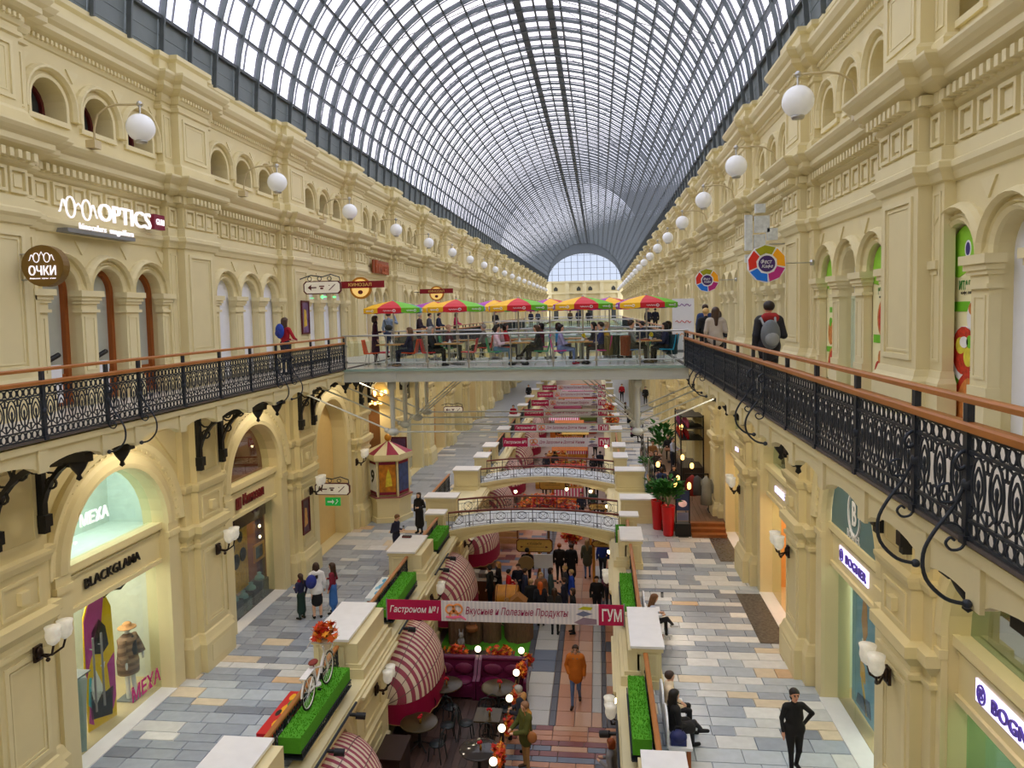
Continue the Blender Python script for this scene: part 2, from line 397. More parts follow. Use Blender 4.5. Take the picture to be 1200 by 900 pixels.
def g_cornice2(mb): mb.mold([(0, 14.2), (.04, 14.22), (.08, 14.3), (.08, 14.38), (.2, 14.44), (.28, 14.5), (.28, 14.6), (.36, 14.66), (.42, 14.76), (.42, 14.82), (0, 14.9)], RUN_U)
def g_dent2(mb):
    for i in range(36):
        y = -2.1 + i * .117
        mb.box(.07, .14, y, y + .06, 14.3, 14.38)
    for i in range(12): y = 2.5 + i * .117; mb.box(.43, .5, y, y + .06, 14.3, 14.38)
def g_parapet(mb): mb.mold([(0, 14.86), (.02, 14.86), (.02, 15.2), (.1, 15.26), (.1, 15.36), (0, 15.4)], RUN_U)

def mk(fn, *a, m=CREAM2, nm='piece'):
    mb = MB(); fn(mb, *a); return mb.mesh(nm, m)
BAYW = {k: mk(g_wall, k, m=CREAM, nm='wall_bay') for k in ('shop', 'passage')}
PIECES = [('pilaster', mk(g_pil_low, m=CREAM)), ('panel_moulding', mk(g_panel_tall)), ('panel_moulding', mk(g_panel_low)), ('panel_moulding', mk(g_panel_top)), ('spandrel_panel', mk(g_spandrel)),
          ('pilaster', mk(g_pil_up, m=CREAM)), ('panel_moulding', mk(g_panel_up)), ('architrave', mk(g_architrave)), ('cornice', mk(g_cornice)), ('spandrel_panel', mk(g_tri_up)),
          ('pilaster', mk(g_pil_top, m=CREAM)), ('panel_moulding', mk(g_panel_top3)), ('spandrel_panel', mk(g_tri_top)), ('cornice', mk(g_cornice2)), ('parapet', mk(g_parapet))]
STUFFP = [('dentil_course', mk(g_dentils)), ('dentil_course', mk(g_dent2))]
ARCHL = mk(g_arch_low); ARCHP = mk(g_arch_low, 1.95, 3.95); JAMB = mk(g_jamb); JAMBP = mk(g_jamb, 1.95, 3.95)
ARCHU = {s: mk(g_arch_up, s) for s in S3}; OCU = {s: mk(g_oculus, s) for s in S3}
COLS = (-2.02, -.71, .71, 2.02); COLU = {s: mk(g_column, s, .45 if abs(s) < 1 else .32) for s in COLS}; CAPU = {s: mk(g_capital, s, .45 if abs(s) < 1 else .32) for s in COLS}
FRP = mk(g_frieze_panel); FRP2 = mk(g_frieze_panel, .3)
def g_far(mb):
    g_pil_low(mb); g_panel_tall(mb); g_panel_low(mb); g_pil_up(mb); g_architrave(mb); g_cornice(mb); g_pil_top(mb); g_cornice2(mb); g_parapet(mb); g_arch_low(mb); g_jamb(mb); g_panel_up(mb); g_panel_top3(mb)
    for s in S3: g_arch_up(mb, s); g_oculus(mb, s)
    for s in COLS: g_column(mb, s); g_capital(mb, s)
    for s, d in FP: mb.box(d, d + .05, s - .15, s + .15, 11.28, 11.68)
    g_dentils(mb)
FARB = mk(g_far, m=CREAM, nm='bay_ornament')
# plain closing surfaces behind openings of one bay
def g_backs(mb, upm, ocm, low=True, dd=.3):
    mb.mi = upm
    for s in S3: mb.halfdisc(s, 9.62, .5, -dd, 7.3)
    mb.mi = ocm
    for s in S3: mb.box(-.52, -.5, s - .48, s + .48, 12.9, 13.68)
    if low:
        mb.mi = 0; mb.box(-.57, -.55, -1.7, 1.7, 0, 5.8)
BACKM = [CREAM, WHITE, mat('dark_window', (70, 74, 72), .15), FROST, mat('warm_shop_back', (206, 160, 96), .5), CREAM]
def wall(side):
    nm = 'wall_left' if side < 0 else 'wall_right'
    root = sroot(nm); c0 = LC if side < 0 else RC
    for k in range(-4, 21):
        yc = bayY(side, k); lo = (-XW if side < 0 else XW, yc, 0); rz = 0 if side < 0 else PI
        kind = 'passage' if side < 0 and k == 3 else 'shop'
        near = (0 if side < 0 else -1) <= k <= 6
        add = lambda n, me: link(n, me, root, lo, rz)
        add('wall_bay', BAYW[kind])
        mb = MB(); low = not (side < 0 and k in (0, 1, 2, 3)) and not (side > 0 and k in (-1, 0, 1, 2))
        g_backs(mb, 5 if side < 0 and k == 0 else 1, 2 if side < 0 else 0, low, .12 if side < 0 else .2)
        if low:
            mb.mi = 4 if k % 2 else 3; mb.box(-.55, -.53, -1.6, 1.6, .1, 3.3); mb.mi = 2; mb.halfdisc(0, 4.15, 1.6, -.53)
            mb.mi = 0; mb.box(-.55, -.4, -1.65, 1.65, 3.2, 4.15)
        if side < 0 and k == 0:
            mb = MB(); mb.mi = 2
            for s in S3: mb.box(-.52, -.5, s - .48, s + .48, 12.9, 13.68)
        if True: add('window_backing', mb.mesh('window_backing', BACKM))
        if near or (side < 0 and k == -1):
            for n, me in PIECES: add(n, me)
            for n, me in STUFFP: stuff(add(n, me))
            add('archivolt', ARCHP if kind == 'passage' else ARCHL); add('door_jamb', JAMBP if kind == 'passage' else JAMB)
            for s in S3: add('archivolt', ARCHU[s]); add('archivolt', OCU[s])
            for s in COLS: add('column', COLU[s]); add('capital', CAPU[s])
            for s, d in FP:
                q = FRP2 if d == .16 else FRP; sg = 1 if side < 0 else -1
                link('frieze_panel', q, root, (lo[0] + sg * d, yc + sg * s, 0), rz)
        else: add('bay_ornament', FARB)
    return root
WL = wall(-1); WR = wall(1)
# small red-framed dark panes of the top row, left wall, and the ends of the hall
for k in range(-1, 5):
    for s in S3:
        mb = MB(); mb.arch_ring(s, 13.2, [(.39, -.49), (.39, -.42), (.46, -.42), (.46, -.49)], 10, 12.92); mb.box(-.49, -.42, s - .46, s + .46, 12.92, 12.99)
        link('window_frame', mb.mesh('window_frame', DARKR), WL, (-XW, LC + PER * k, 0))
mb = MB(); Y1 = 150.6
mb.box(-9, -7.2, Y1, Y1 + .4, -3, 15.05); mb.box(7.2, 9, Y1, Y1 + .4, -3, 15.05); mb.box(-7.2, 7.2, Y1, Y1 + .4, -3, 15.05)
N = 32
for i in range(N):
    a0, a1 = PI * i / N, PI * (i + 1) / N
    mb.add([(7.3 * math.cos(a0), Y1, 15.05 + 5.5 * math.sin(a0)), (7.3 * math.cos(a1), Y1, 15.05 + 5.5 * math.sin(a1)), (8.6 * math.cos(a1), Y1, 15.05 + 8.6 * math.sin(a1)), (8.6 * math.cos(a0), Y1, 15.05 + 8.6 * math.sin(a0))], [(0, 1, 2, 3)]); mb.m[-1] = 1
WE = struct(obj('wall_end', mb, [CREAM, ROOFM]))
mb = MB()
for z in (14.75, 12.5, 10.4): mb.box(-7.5, 7.5, Y1 - .5, Y1, z, z + .35)
for x in (-7, -3.5, 0, 3.5, 7): mb.box(x - .4, x + .4, Y1 - .35, Y1, -3, 14.8)
obj('cornice', mb, CREAM2, WE)
mb = MB()
for i in range(6):
    for j in (-1, 0, 1):
        x = -5.8 + i * 2.32 + j * .0; 
    x = -5.8 + i * 2.32
    mb.prism([(x - .45, 7.4), (x + .45, 7.4), (x + .45, 9.4), (x, 9.9), (x - .45, 9.4)], 'y', Y1 - .06, Y1); mb.prism([(x - .4, 13.1), (x + .4, 13.1), (x + .4, 13.6), (x, 14), (x - .4, 13.6)], 'y', Y1 - .06, Y1)
obj('window_backing', mb, mat('dark_window', (70, 74, 72)), WE)
WIN = sroot('window_1')
mb = MB(); mb.prism([(7.3 * math.cos(PI * i / N), 15.05 + 5.5 * math.sin(PI * i / N)) for i in range(N + 1)], 'y', Y1 + .1, Y1 + .13); obj('pane', mb, TINTG, WIN)
mb = MB()
for i in range(-5, 6):
    x = i * 1.3; h = 5.5 * math.sqrt(max(0, 1 - (x / 7.3) ** 2)); mb.box(x - .04, x + .04, Y1, Y1 + .1, 15.05, 15.05 + h)
for z in (1.3, 2.6, 3.9, 5.2):
    h = 7.3 * math.sqrt(max(0, 1 - (z / 5.5) ** 2)); mb.box(-h, h, Y1, Y1 + .1, 15.05 + z - .03, 15.05 + z + .03)
obj('glazing_bar', mb, ROOFM, WIN)
mb = MB(); mb.box(-9, 9, -14.4, -14, -3, 24); struct(obj('wall_back', mb, CREAM))

# ================================================================ floors and galleries
def slab(name, x0, x1, y0, y1, z0, z1, m): 
    mb = MB(); mb.box(x0, x1, y0, y1, z0, z1); return struct(obj(name, mb, m))
GST = mat('ground_stone', (176, 150, 134), .4, var=.12, scale=1.5)
slab('floor', -12, 12, -14, 151, -3.3, -3.05, GST)
GAL = slab('floor', -11, -3.35, -14, 151, -.35, -.03, mat('grey_stone', (164, 172, 182), .3, var=.12, scale=1.2)); GAR = slab('floor', 3.35, 11, -14, 151, -.35, -.03, MATS['grey_stone'])
TILES = [mat('tile_%s' % n, c, .24, var=.08, scale=5, bump=.02, spec=.55) for n, c in (
    ('slate_blue', (156, 166, 182)), ('pale_blue', (188, 198, 210)), ('mid_blue', (168, 178, 194)), ('light_grey', (210, 213, 216)), ('beige', (222, 208, 186)), ('tan', (216, 184, 150)), ('dark', (132, 140, 156)), ('white', (228, 230, 232)))]
TILEMESH = {}
def tile(parent, x0, x1, y0, y1, z, m, th=.03):
    wd, dp = round(x1 - x0, 2), round(y1 - y0, 2); k = (wd, dp)
    if k not in TILEMESH:
        mb = MB(); g = .006; b = .008
        mb.hexa([(-wd / 2 + g, -dp / 2 + g, -th), (wd / 2 - g, -dp / 2 + g, -th), (wd / 2 - g, dp / 2 - g, -th), (-wd / 2 + g, dp / 2 - g, -th)],
                [(-wd / 2 + g + b, -dp / 2 + g + b, 0), (wd / 2 - g - b, -dp / 2 + g + b, 0), (wd / 2 - g - b, dp / 2 - g - b, 0), (-wd / 2 + g + b, dp / 2 - g - b, 0)])
        TILEMESH[k] = mb.mesh('tile', m)
    o = link('tile', TILEMESH[k], parent, ((x0 + x1) / 2, (y0 + y1) / 2, z + R.uniform(-.002, .002))); setmat(o, m); return o
def pick(wts): return R.choices(range(len(wts)), wts)[0]
def side_w(side, y):
    if side < 0:
        if 15.8 < y < 18.4: return (3, 3, 4, 2, 4, 3, 1, 2)
        if 27 < y < 30: return (2, 2, 3, 4, 4, 2, 1, 3)
        return (8, 1.2, 5, .8, .3, .05, 1.5, .2)
    if y < 15.2: return (1, 7, 4, 5, .8, .1, .2, 1)
    if y < 18.5: return (1, 4, 2, 4, 5, 1, .4, 4)
    if y < 27: return (3, 3, 2, 3, 2, .4, 2, 4)
    return (1, 3, 2, 5, 3, .3, 1, 5)
for side, par in ((-1, GAL), (1, GAR)):
    y = 11.0; n = 0; far = MB(); rowi = 0
    while y < 66:
        dp = R.choice((.3, .36, .42, .48)) if y < 26 else R.choice((.42, .55, .7)); x = 3.42; wr = side_w(side, y)
        if side > 0 and 18.5 < y < 27 or y > 30: base = pick(wr)
        else: base = None
        while x < 7.7:
            wd = min(R.choice((.5, .6, .7, .8, .95, 1.1)), 7.72 - x)
            if 7.72 - x - wd < .3: wd = 7.72 - x
            a, b = (x, x + wd) if side > 0 else (-x - wd, -x)
            ti = base if base is not None and R.random() < .6 else pick(wr)
            if n < 296 and y < 26: tile(par, a, b, y, y + dp, 0, TILES[ti]); n += 1
            else: far.mi = ti; far.box(a + .006, b - .006, y + .006, y + dp - .006, -.03, R.uniform(-.002, .002))
            x += wd
        y += dp
    stuff(obj('stone_paving', far, TILES, par))
# ground floor stones
GT = [mat('granite_%s' % n, c, .3, var=.1, scale=30) for n, c in (('orange', (196, 140, 108)), ('pale', (196, 196, 192)), ('dark', (92, 94, 102)), ('maroon', (134, 80, 78)), ('blue', (112, 122, 140)), ('sand', (206, 164, 134)))]
FL = bpy.data.objects['floor']
y = 16.2; n = 0; far = MB()
while y < 44:
    dp = .5 if y < 20.7 else .8; x = -.25
    if y < 20.7:
        base = R.choice((0, 4, 4, 0, 1, 3, 0)); 
        while x < 3.3:
            wd = min(R.choice((.5, .7, 1.0)), 3.35 - x); ti = base if R.random() < .65 else R.choice((0, 5, 0, 3, 2))
            tile(FL, x, x + wd, y, y + dp / 2, -3, GT[ti]); n += 1; x += wd
        y += dp / 2; continue
    for a, b, opts in ((-.25, .3, (4, 2)), (.3, 1.1, (1, 1, 1, 4) if y < 30 else (5, 0)), (1.1, 1.3, (2,)), (1.3, 1.85, (0, 0, 5)), (1.85, 2.35, (0, 0, 5)), (2.35, 2.65, (0, 1, 1, 5)), (2.65, 2.8, (2,)), (2.8, 3.35, (0, 0, 2, 1))):
        ti = R.choice(opts)
        if n < 290: tile(FL, a, b, y, y + dp, -3, GT[ti]); n += 1
        else: far.mi = ti; far.box(a + .005, b - .005, y + .005, y + dp - .005, -3.03, -3)
    y += dp
y2 = 27.3
while y2 < 44:
    x = -3.3
    while x < -.3:
        wd = R.choice((.5, .8)); far.mi = R.choice((0, 5, 3, 4, 0)); far.box(x + .005, min(-.25, x + wd) - .005, y2 + .005, y2 + .39, -3.03, -3); x += wd
    y2 += .4
stuff(obj('stone_paving', far, GT, FL))
DK = struct(slab('floor', -3.3, -.35, 17.0, 25.2, -3.0, -2.97, mat('deck_base', (40, 30, 28), .6)))
PLK = [mat('plank_%d' % i, c, .45, var=.12, scale=3, stretch=(9, 1, 9)) for i, c in enumerate(((78, 58, 52), (66, 50, 45), (90, 68, 60)))]
for i in range(15):
    for j in range(3):
        mb = MB(); x = -3.28 + i * .195; y0 = 17 + j * 2.73; mb.box(x + .004, x + .19, y0 + .004, y0 + 2.72, -.03, .0); o = obj('plank', mb, R.choice(PLK), DK, (0, 0, -2.94))
# well walls under the galleries (ground-floor arcade)
def g_well(mb):
    mb.arch_wall(-3.2, 3.2, -3, -.3, [(0, 1.75, -3, -1.75)], .5, 16)
    mb.mold([(0, -.62), (.05, -.6), (.12, -.5), (.16, -.4), (.16, -.3), (.26, -.22), (.32, -.12), (.32, -.06), (0, .02)], [(-3.2, 0), (3.2, 0)])
def g_wellpil(mb):
    pth = [(2.0, 0), (2.0, .1), (4.4, .1), (4.4, 0)]
    mb.mold([(0, -3), (0, -.3)], pth, ends=False); mb.mold([(0, -3), (.08, -3), (.08, -2.5), (0, -2.45)], pth); mb.mold([(0, -1.75), (.05, -1.72), (.08, -1.6), (0, -1.56)], pth)
    mb.mold([(0, -.62), (.05, -.6), (.12, -.5), (.16, -.4), (.16, -.3), (.26, -.22), (.32, -.12), (.32, -.06), (0, .02)], pth)
    mb.frame(2.5, 3.9, -2.3, -1.9, .06, .1, .14); mb.frame(2.5, 3.9, -1.4, -.8, .06, .1, .14)
def g_wellarch(mb): mb.arch_ring(0, -1.75, [(1.75, 0), (1.75, .06), (1.85, .1), (1.95, .04), (2.0, .04), (2.05, .1), (2.1, 0)], 20, -3)
WM, WPM, WAM = mk(g_well, m=CREAM), mk(g_wellpil), mk(g_wellarch)
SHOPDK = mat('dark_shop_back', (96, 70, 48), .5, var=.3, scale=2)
for side, nm in ((-1, 'wall_well_left'), (1, 'wall_well_right')):
    root = sroot(nm); c0 = LC if side < 0 else RC
    for k in range(-2, 14):
        lo = (side * 3.35, c0 + PER * k, 0); rz = 0 if side < 0 else PI
        link('wall_bay', WM, root, lo, rz); link('pilaster', WPM, root, lo, rz); link('archivolt', WAM, root, lo, rz)
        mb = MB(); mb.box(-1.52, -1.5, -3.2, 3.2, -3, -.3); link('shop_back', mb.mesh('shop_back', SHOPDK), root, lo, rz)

CP = sroot('trim_4')
for sg in (-1, 1):
    mb = MB(); a, b = sorted((sg * 3.06, sg * 3.52)); mb.box(a, b, -10, 100, -.03, .1); a, b = sorted((sg * 3.0, sg * 3.54)); mb.box(a, b, -10, 100, -.05, .02); obj('coping', mb, CREAM2, CP)
# ================================================================ balconies of the top gallery
XB = 5.35
SEG = [-3.2 + .43 + i * 1.385 for i in range(5)] + [3.2 + .43]   # beam lobes of one bay (local s), last is the narrow pier lobe
def g_beam(mb, a, b):
    n = 8; rise = .14 if b - a > 1 else .06
    low = [(a + (b - a) * i / n, 6.84 + rise * math.sin(PI * i / n) ** .8 - (.03 if i in (0, n) else 0)) for i in range(n + 1)]
    mb.prism([(s, z) for s, z in low] + [(b, 7.26), (a, 7.26)], 'x', -.14, 0)
    mb.box(0, .035, a, a + .1, 6.82, 7.26); mb.box(0, .035, b - .1, b, 6.82, 7.26); mb.box(0, .05, a, b, 7.16, 7.26)
BEAMW = {}
def beam(wd):
    k = round(wd, 2)
    if k not in BEAMW: BEAMW[k] = mk(g_beam, -wd / 2, wd / 2, m=CREAM2, nm='edge_beam')
    return BEAMW[k]
def g_bracket(mb):
    # black cast bracket on the pier: local d from the wall
    t = .06
    def bx(d0, d1, z0, z1): mb.box(d0, d1, -t, t, z0, z1)
    bx(.34, .46, 5.45, 6.8); bx(.34, 1.75, 6.7, 6.86); mb.box(.34, .52, -.09, .09, 5.3, 5.52); mb.box(.34, .48, -.07, .07, 5.18, 5.3)
    pts = [(.42 + 1.25 * (1 - math.cos(a)), 0, 5.5 + 1.2 * math.sin(a)) for a in [PI / 2 * i / 8 for i in range(9)]]
    for i in range(8):
        (d0, _, z0), (d1, _, z1) = pts[i], pts[i + 1]
        mb.hexa([(d0, -t, z0 - .05), (d1, -t, z1 - .05), (d1, t, z1 - .05), (d0, t, z0 - .05)], [(d0, -t, z0 + .06), (d1, -t, z1 + .06), (d1, t, z1 + .06), (d0, t, z0 + .06)])
    for cx, cz, r in ((.62, 6.45, .17), (.95, 6.52, .12), (.6, 6.1, .1), (1.2, 6.6, .08)):
        mb.tube([(cx + r * math.cos(2 * PI * i / 10), 0, cz + r * math.sin(2 * PI * i / 10)) for i in range(10)], .025, 4, True)
    mb.box(1.7, 2.2, -.09, .09, 6.72, 6.88); mb.lathe((2.0, 0, 6.72), [(.0, -.32), (.05, -.28), (.03, -.22), (.1, -.12), (.14, -.04), (.14, 0)], 8)
BRK = mk(g_bracket, m=BLACK, nm='balcony_bracket')
SOFF = mat('soffit_plaster', (226, 204, 150), .6, var=.02)
for side, nm in ((-1, 'trim_1'), (1, 'trim_2')):
    root = sroot(nm); c0 = LC if side < 0 else RC
    mb = MB(); mb.box(.0, 2.3, -12, 150, 7.0, 7.27); o = obj('balcony_slab', mb, SOFF, root, (-XW, 0, 0) if side < 0 else (XB + .1, 0, 0))
    mb = MB(); mb.box(0, 2.4, -12, 150, 7.27, 7.3); obj('gallery_floor', mb, mat('gallery_stone', (206, 200, 190), .35, var=.05), root, (-XW, 0, 0) if side < 0 else (XB, 0, 0))
    for k in range(-2, 14):
        yc = c0 + PER * k; sg = -side
        for a, b in zip(SEG[:-1], SEG[1:]):
            y0, y1 = sorted((yc + sg * a, yc + sg * b))
            if 22.0 < (y0 + y1) / 2 < 28.2 or 50 < (y0 + y1) / 2 < 58: continue
            link('edge_beam', beam(b - a), root, (side * XB, (y0 + y1) / 2, 0), 0 if side < 0 else PI)
        for e in (-.55, .55):
            link('balcony_bracket', BRK, root, (side * XW, yc + sg * 3.2 + e, 0), 0 if side < 0 else PI)
    for k in range(-1, 9):  # invented fill lights with glowing discs, added under the balconies to brighten the lower level
        yy = c0 + PER * k
        mb = MB(); mb.lathe((side * 6.35, yy, 6.96), [(.16, 0), (.16, .04)], 14); obj('soffit_fill_disc', mb, mat('soffit_fill_glow', (255, 232, 190), .4, var=0, emit=2.0), root)
        l = bpy.data.lights.new('soffit_fill_light', 'AREA'); l.shape = 'DISK'; l.size = .5; l.energy = 60; l.color = (1, .86, .66); o = bpy.data.objects.new('soffit_fill_light', l); C.objects.link(o); o.location = (side * 6.35, yy, 6.9)
    mb = MB(); mb.box(XB - .1, XB, -12, 150, 7.3, 7.33) if side > 0 else mb.box(-XB, -XB + .1, -12, 150, 7.3, 7.33); obj('edge_strip', mb, mat('dark_membrane', (92, 84, 80), .6), root)

# ================================================================ glazed vault
VR, VZ = 7.75, 15.1
CE = sroot('ceiling')
def vp(r, deg, y): a = math.radians(deg); return (r * math.cos(a), y, VZ + r * math.sin(a))
RIBY = [18.29 + 1.235 * i for i in range(-24, 108)]
def arc_bar(r0, r1, hw, a0, a1, n):
    mb = MB(); vs = []; fs = []
    for i in range(n + 1):
        a = a0 + (a1 - a0) * i / n
        for r, y in ((r0, -hw), (r1, -hw), (r1, hw), (r0, hw)): vs.append(vp(r, a, y))
    for i in range(n):
        for j in range(4): fs.append((i * 4 + j, (i + 1) * 4 + j, (i + 1) * 4 + (j + 1) % 4, i * 4 + (j + 1) % 4))
    fs += [(0, 1, 2, 3), (n * 4 + 3, n * 4 + 2, n * 4 + 1, n * 4)]
    mb.add(vs, fs); return mb
RIB = arc_bar(7.56, 7.68, .027, 1.5, 178.5, 36).mesh('rib', ROOFM); GBAR = arc_bar(7.74, 7.81, .02, 8.4, 171.6, 36).mesh('glazing_bar', ROOFB); GBAR2 = arc_bar(7.75, 7.8, .012, 8.4, 171.6, 36).mesh('glazing_bar', ROOFB)
for y in RIBY:
    link('rib', RIB, CE, (0, y, 0)); link('glazing_bar', GBAR, CE, (0, y + .1, 0))
midb = MB(); 
for i, y in enumerate(RIBY):
    if y > 80: continue
    link('glazing_bar', GBAR2, CE, (0, y + .6175, 0))
PUR = [8.4 + 6.6 * i for i in range(12)] + [84.6, 90, 95.4] + [180 - 8.4 - 6.6 * i for i in range(11, -1, -1)]
for a in PUR:
    mb = MB(); wd = .16 if a in (84.6, 95.4) else .04; t = math.radians(a); tx, tz = -math.sin(t) * wd, math.cos(t) * wd
    i0, o0 = vp(7.62, a, 0), vp(7.76, a, 0)
    ring = [(i0[0] - tx, i0[2] - tz), (i0[0] + tx, i0[2] + tz), (o0[0] + tx, o0[2] + tz), (o0[0] - tx, o0[2] - tz)]
    mb.prism(ring, 'y', -12, 150.6); obj('purlin', mb, PURL, CE)
mb = MB()
for y0 in RIBY[::1]:
    mb.add([vp(7.82, 0.5, y0), vp(7.82, 8.4, y0), vp(7.82, 8.4, y0 + 1.235), vp(7.82, .5, y0 + 1.235)], [(0, 1, 2, 3)]) if False else None
BPM = {}
for sd in (0, 1):
    b = MB(); f = (lambda a: a) if sd == 0 else (lambda a: 180 - a)
    b.hexa([vp(7.74, f(.5), .02), vp(7.74, f(8.3), .02), vp(7.74, f(8.3), 1.215), vp(7.74, f(.5), 1.215)], [vp(7.78, f(.5), .02), vp(7.78, f(8.3), .02), vp(7.78, f(8.3), 1.215), vp(7.78, f(.5), 1.215)])
    for q in (2.8, 5.4): 
        p, q2 = vp(7.73, f(q), .03), vp(7.73, f(q), 1.2); b.cyl(p, q2, .025, n=4)
    BPM[sd] = b.mesh('base_panel', BELT)
for y in RIBY[:-1]:
    for sd in (0, 1): link('base_panel', BPM[sd], CE, (0, y, 0))
mb = MB()
for y in RIBY:
    if y > 150: break
# fan rods of the Shukhov-style ties: three thin rods from each springing
for i, y in enumerate(RIBY):
    if i % 5 != 1 or y < 8 or y > 125: continue
    mb = MB()
    for f in ((lambda a: a), (lambda a: 180 - a)):
        for a1 in (52, 84, 118): mb.cyl(vp(7.5, f(24), y), vp(7.5, f(a1), y), .014, n=4)
    obj('tie_rod', mb, ROOFM, CE)
# panes: the 300 largest in view singly, the rest joined
cand = []
for y in RIBY[:-1]:
    for h in (0, .6175):
        for i in range(len(PUR) - 1):
            a0, a1 = PUR[i], PUR[i + 1]; c = np.array(vp(7.9, (a0 + a1) / 2, y + h + .31)); v = RM.T @ (c - CAMP)
            u_, v_ = (600 + 865 * v[0] / v[2], 421 + 865 * v[1] / v[2]) if v[2] > .5 else (-9, -9)
            vis = 0 < u_ < 1200 and 0 < v_ < 900
            n_ = -np.array([math.cos(math.radians((a0 + a1) / 2)), 0, math.sin(math.radians((a0 + a1) / 2))]); dd = CAMP - c
            sz = abs(dd @ n_) / np.linalg.norm(dd) ** 3 * (a1 - a0)
            cand.append((-(sz if vis else 0), y + h, a0, a1))
cand.sort(); PM = {}
far = MB()
for j, (sz, y, a0, a1) in enumerate(cand):
    if j < 296:
        k = (round(a0, 1), round(a1, 1))
        if k not in PM:
            b = MB(); t = R.uniform(-.01, .01); b.hexa([vp(7.775, a0 + .2, .02), vp(7.775, a1 - .2, .02), vp(7.775, a1 - .2, .6), vp(7.775, a0 + .2, .6)], [vp(7.783, a0 + .2, .02), vp(7.783, a1 - .2, .02), vp(7.783, a1 - .2, .6), vp(7.783, a0 + .2, .6)]); b.f = b.f[:1]; b.m = b.m[:1]; b.sm = b.sm[:1]
            PM[k] = b.mesh('pane', PANE)
        link('pane', PM[k], CE, (0, y, 0))
    else:
        far.add([vp(7.775, a0 + .1, y + .01), vp(7.775, a1 - .1, y + .01), vp(7.775, a1 - .1, y + .61), vp(7.775, a0 + .1, y + .61)], [(0, 1, 2, 3)])
stuff(obj('pane', far, PANE, CE))

# ================================================================ shopfronts, gallery floor
WNO = [1]
def wroot(side, yc):
    WNO[0] += 1; return sroot('window_%d' % WNO[0], (side * XW, yc, 0), 0 if side < 0 else PI)
def area(nm, loc, sx, sy, power, col, rot=(0, 0, 0), parent=None):
    l = bpy.data.lights.new(nm, 'AREA'); l.shape = 'RECTANGLE'; l.size = sx; l.size_y = sy; l.energy = power; l.color = col
    o = bpy.data.objects.new(nm, l); C.objects.link(o); o.location = loc; o.rotation_euler = rot
    if parent: o.parent = parent
    return o
def shopfront(side, k, low, up, wallm, floorm, panes, pw=60, pcol=(1, .95, .85), upm=None, upw=20, upcol=(.9, 1, .95), depth=2.6, zt=3.15, gl=None):
    yc = bayY(side, k); r = wroot(side, yc); gl = gl or SHOPG
    mb = MB(); mb.box(-.42, -.16, -1.65, 1.65, zt, 4.12); mb.box(-.16, -.06, -1.65, 1.65, 3.98, 4.14); mb.box(-.16, -.1, -1.65, 1.65, zt, zt + .1); mb.box(-.16, -.12, -1.65, 1.65, 3.86, 3.9)
    obj('transom', mb, CREAM2, r)
    for a, b in panes:
        mb = MB(); mb.box(-.3, -.285, a + .008, b - .008, .04, zt); obj('pane', mb, gl, r)
    mb = MB(); mb.box(-.4, .12, -1.65, 1.65, -.02, .025); obj('threshold', mb, STONEW, r)
    if low:
        mb = MB(); W = 2.1
        mb.mi = 0; mb.box(-depth - .1, -depth, -W, W, 0, 3.3); mb.box(-depth, -.56, -W - .05, -W, 0, 3.3); mb.box(-depth, -.56, W, W + .05, 0, 3.3); mb.box(-depth, -.42, -W, W, 3.3, 3.4)
        mb.mi = 1; mb.box(-depth, -.3, -W, W, -.02, .03); o = obj('shop_interior', mb, [wallm, floorm], r)
        area('shop_light', (-1.4, 0, 3.25), 1.6, 2.6, pw, pcol, (0, 0, 0), r)
    if up:
        mb = MB(); mb.halfdisc(0, 4.14, 1.62, -.3); obj('lunette_pane', mb, gl, r)
        mb = MB(); mb.box(-1.7, -1.65, -2, 2, 3.4, 6.1); mb.box(-1.7, -.56, -2.0, -1.95, 3.4, 6.1); mb.box(-1.7, -.56, 1.95, 2.0, 3.4, 6.1); mb.box(-1.7, -.56, -2, 2, 6.05, 6.1)
        mb.box(-1.7, -.42, -2, 2, 3.95, 4.05)
        obj('lunette_lining', mb, upm or wallm, r)
        area('shop_light', (-1.0, 0, 5.95), 1.0, 2.0, upw, upcol, (0, 0, 0), r)
    return r
MEXW = mat('pale_sage_wall', (214, 218, 204), .6); MEXF = mat('pale_wood_floor', (214, 190, 146), .35, var=.08, scale=3)
TEALW = mat('pale_teal_lining', (214, 228, 222), .6)
# left bay 0: fur shop
r = shopfront(-1, 0, True, True, MEXW, MEXF, [(-1.65, -.62), (-.62, 1.65)], 95, (1, .94, .82), TEALW, 42, (.93, 1, .97))
s_ = thing('illuminated_sign', 'small white lit letters behind the half-round window glass', 'sign'); link('lettering', TXT['mexa'], s_, mw=facing((-XW - .5, 14.66, 4.78), (1, 0, 0)))
s_ = thing('shop_sign', 'black raised letters on the cream beam above the fur shop window', 'sign'); link('lettering', TXT['bg'], s_, mw=facing((-XW - .12, 14.66, 3.6), (1, 0, 0)))
s_ = thing('window_decal', 'magenta letters stuck low on the fur shop window glass', 'decal'); link('lettering', TXT['mexa2'], s_, mw=facing((-XW - .27, 15.8, .42), (1, 0, 0)))
t = thing('pull_bars', 'pair of tall steel pull bars on the fur shop glass door', 'pull handle', (-XW - .2, 14.12, 0))
for dy in (-.14, .12):
    mb = MB(); mb.cyl((0, dy, .75), (0, dy, 2.35), .022); mb.cyl((-.08, dy, 1.0), (0, dy, 1.0), .012, n=5); mb.cyl((-.08, dy, 2.1), (0, dy, 2.1), .012, n=5); obj('pull_bar', mb, GREY, t)
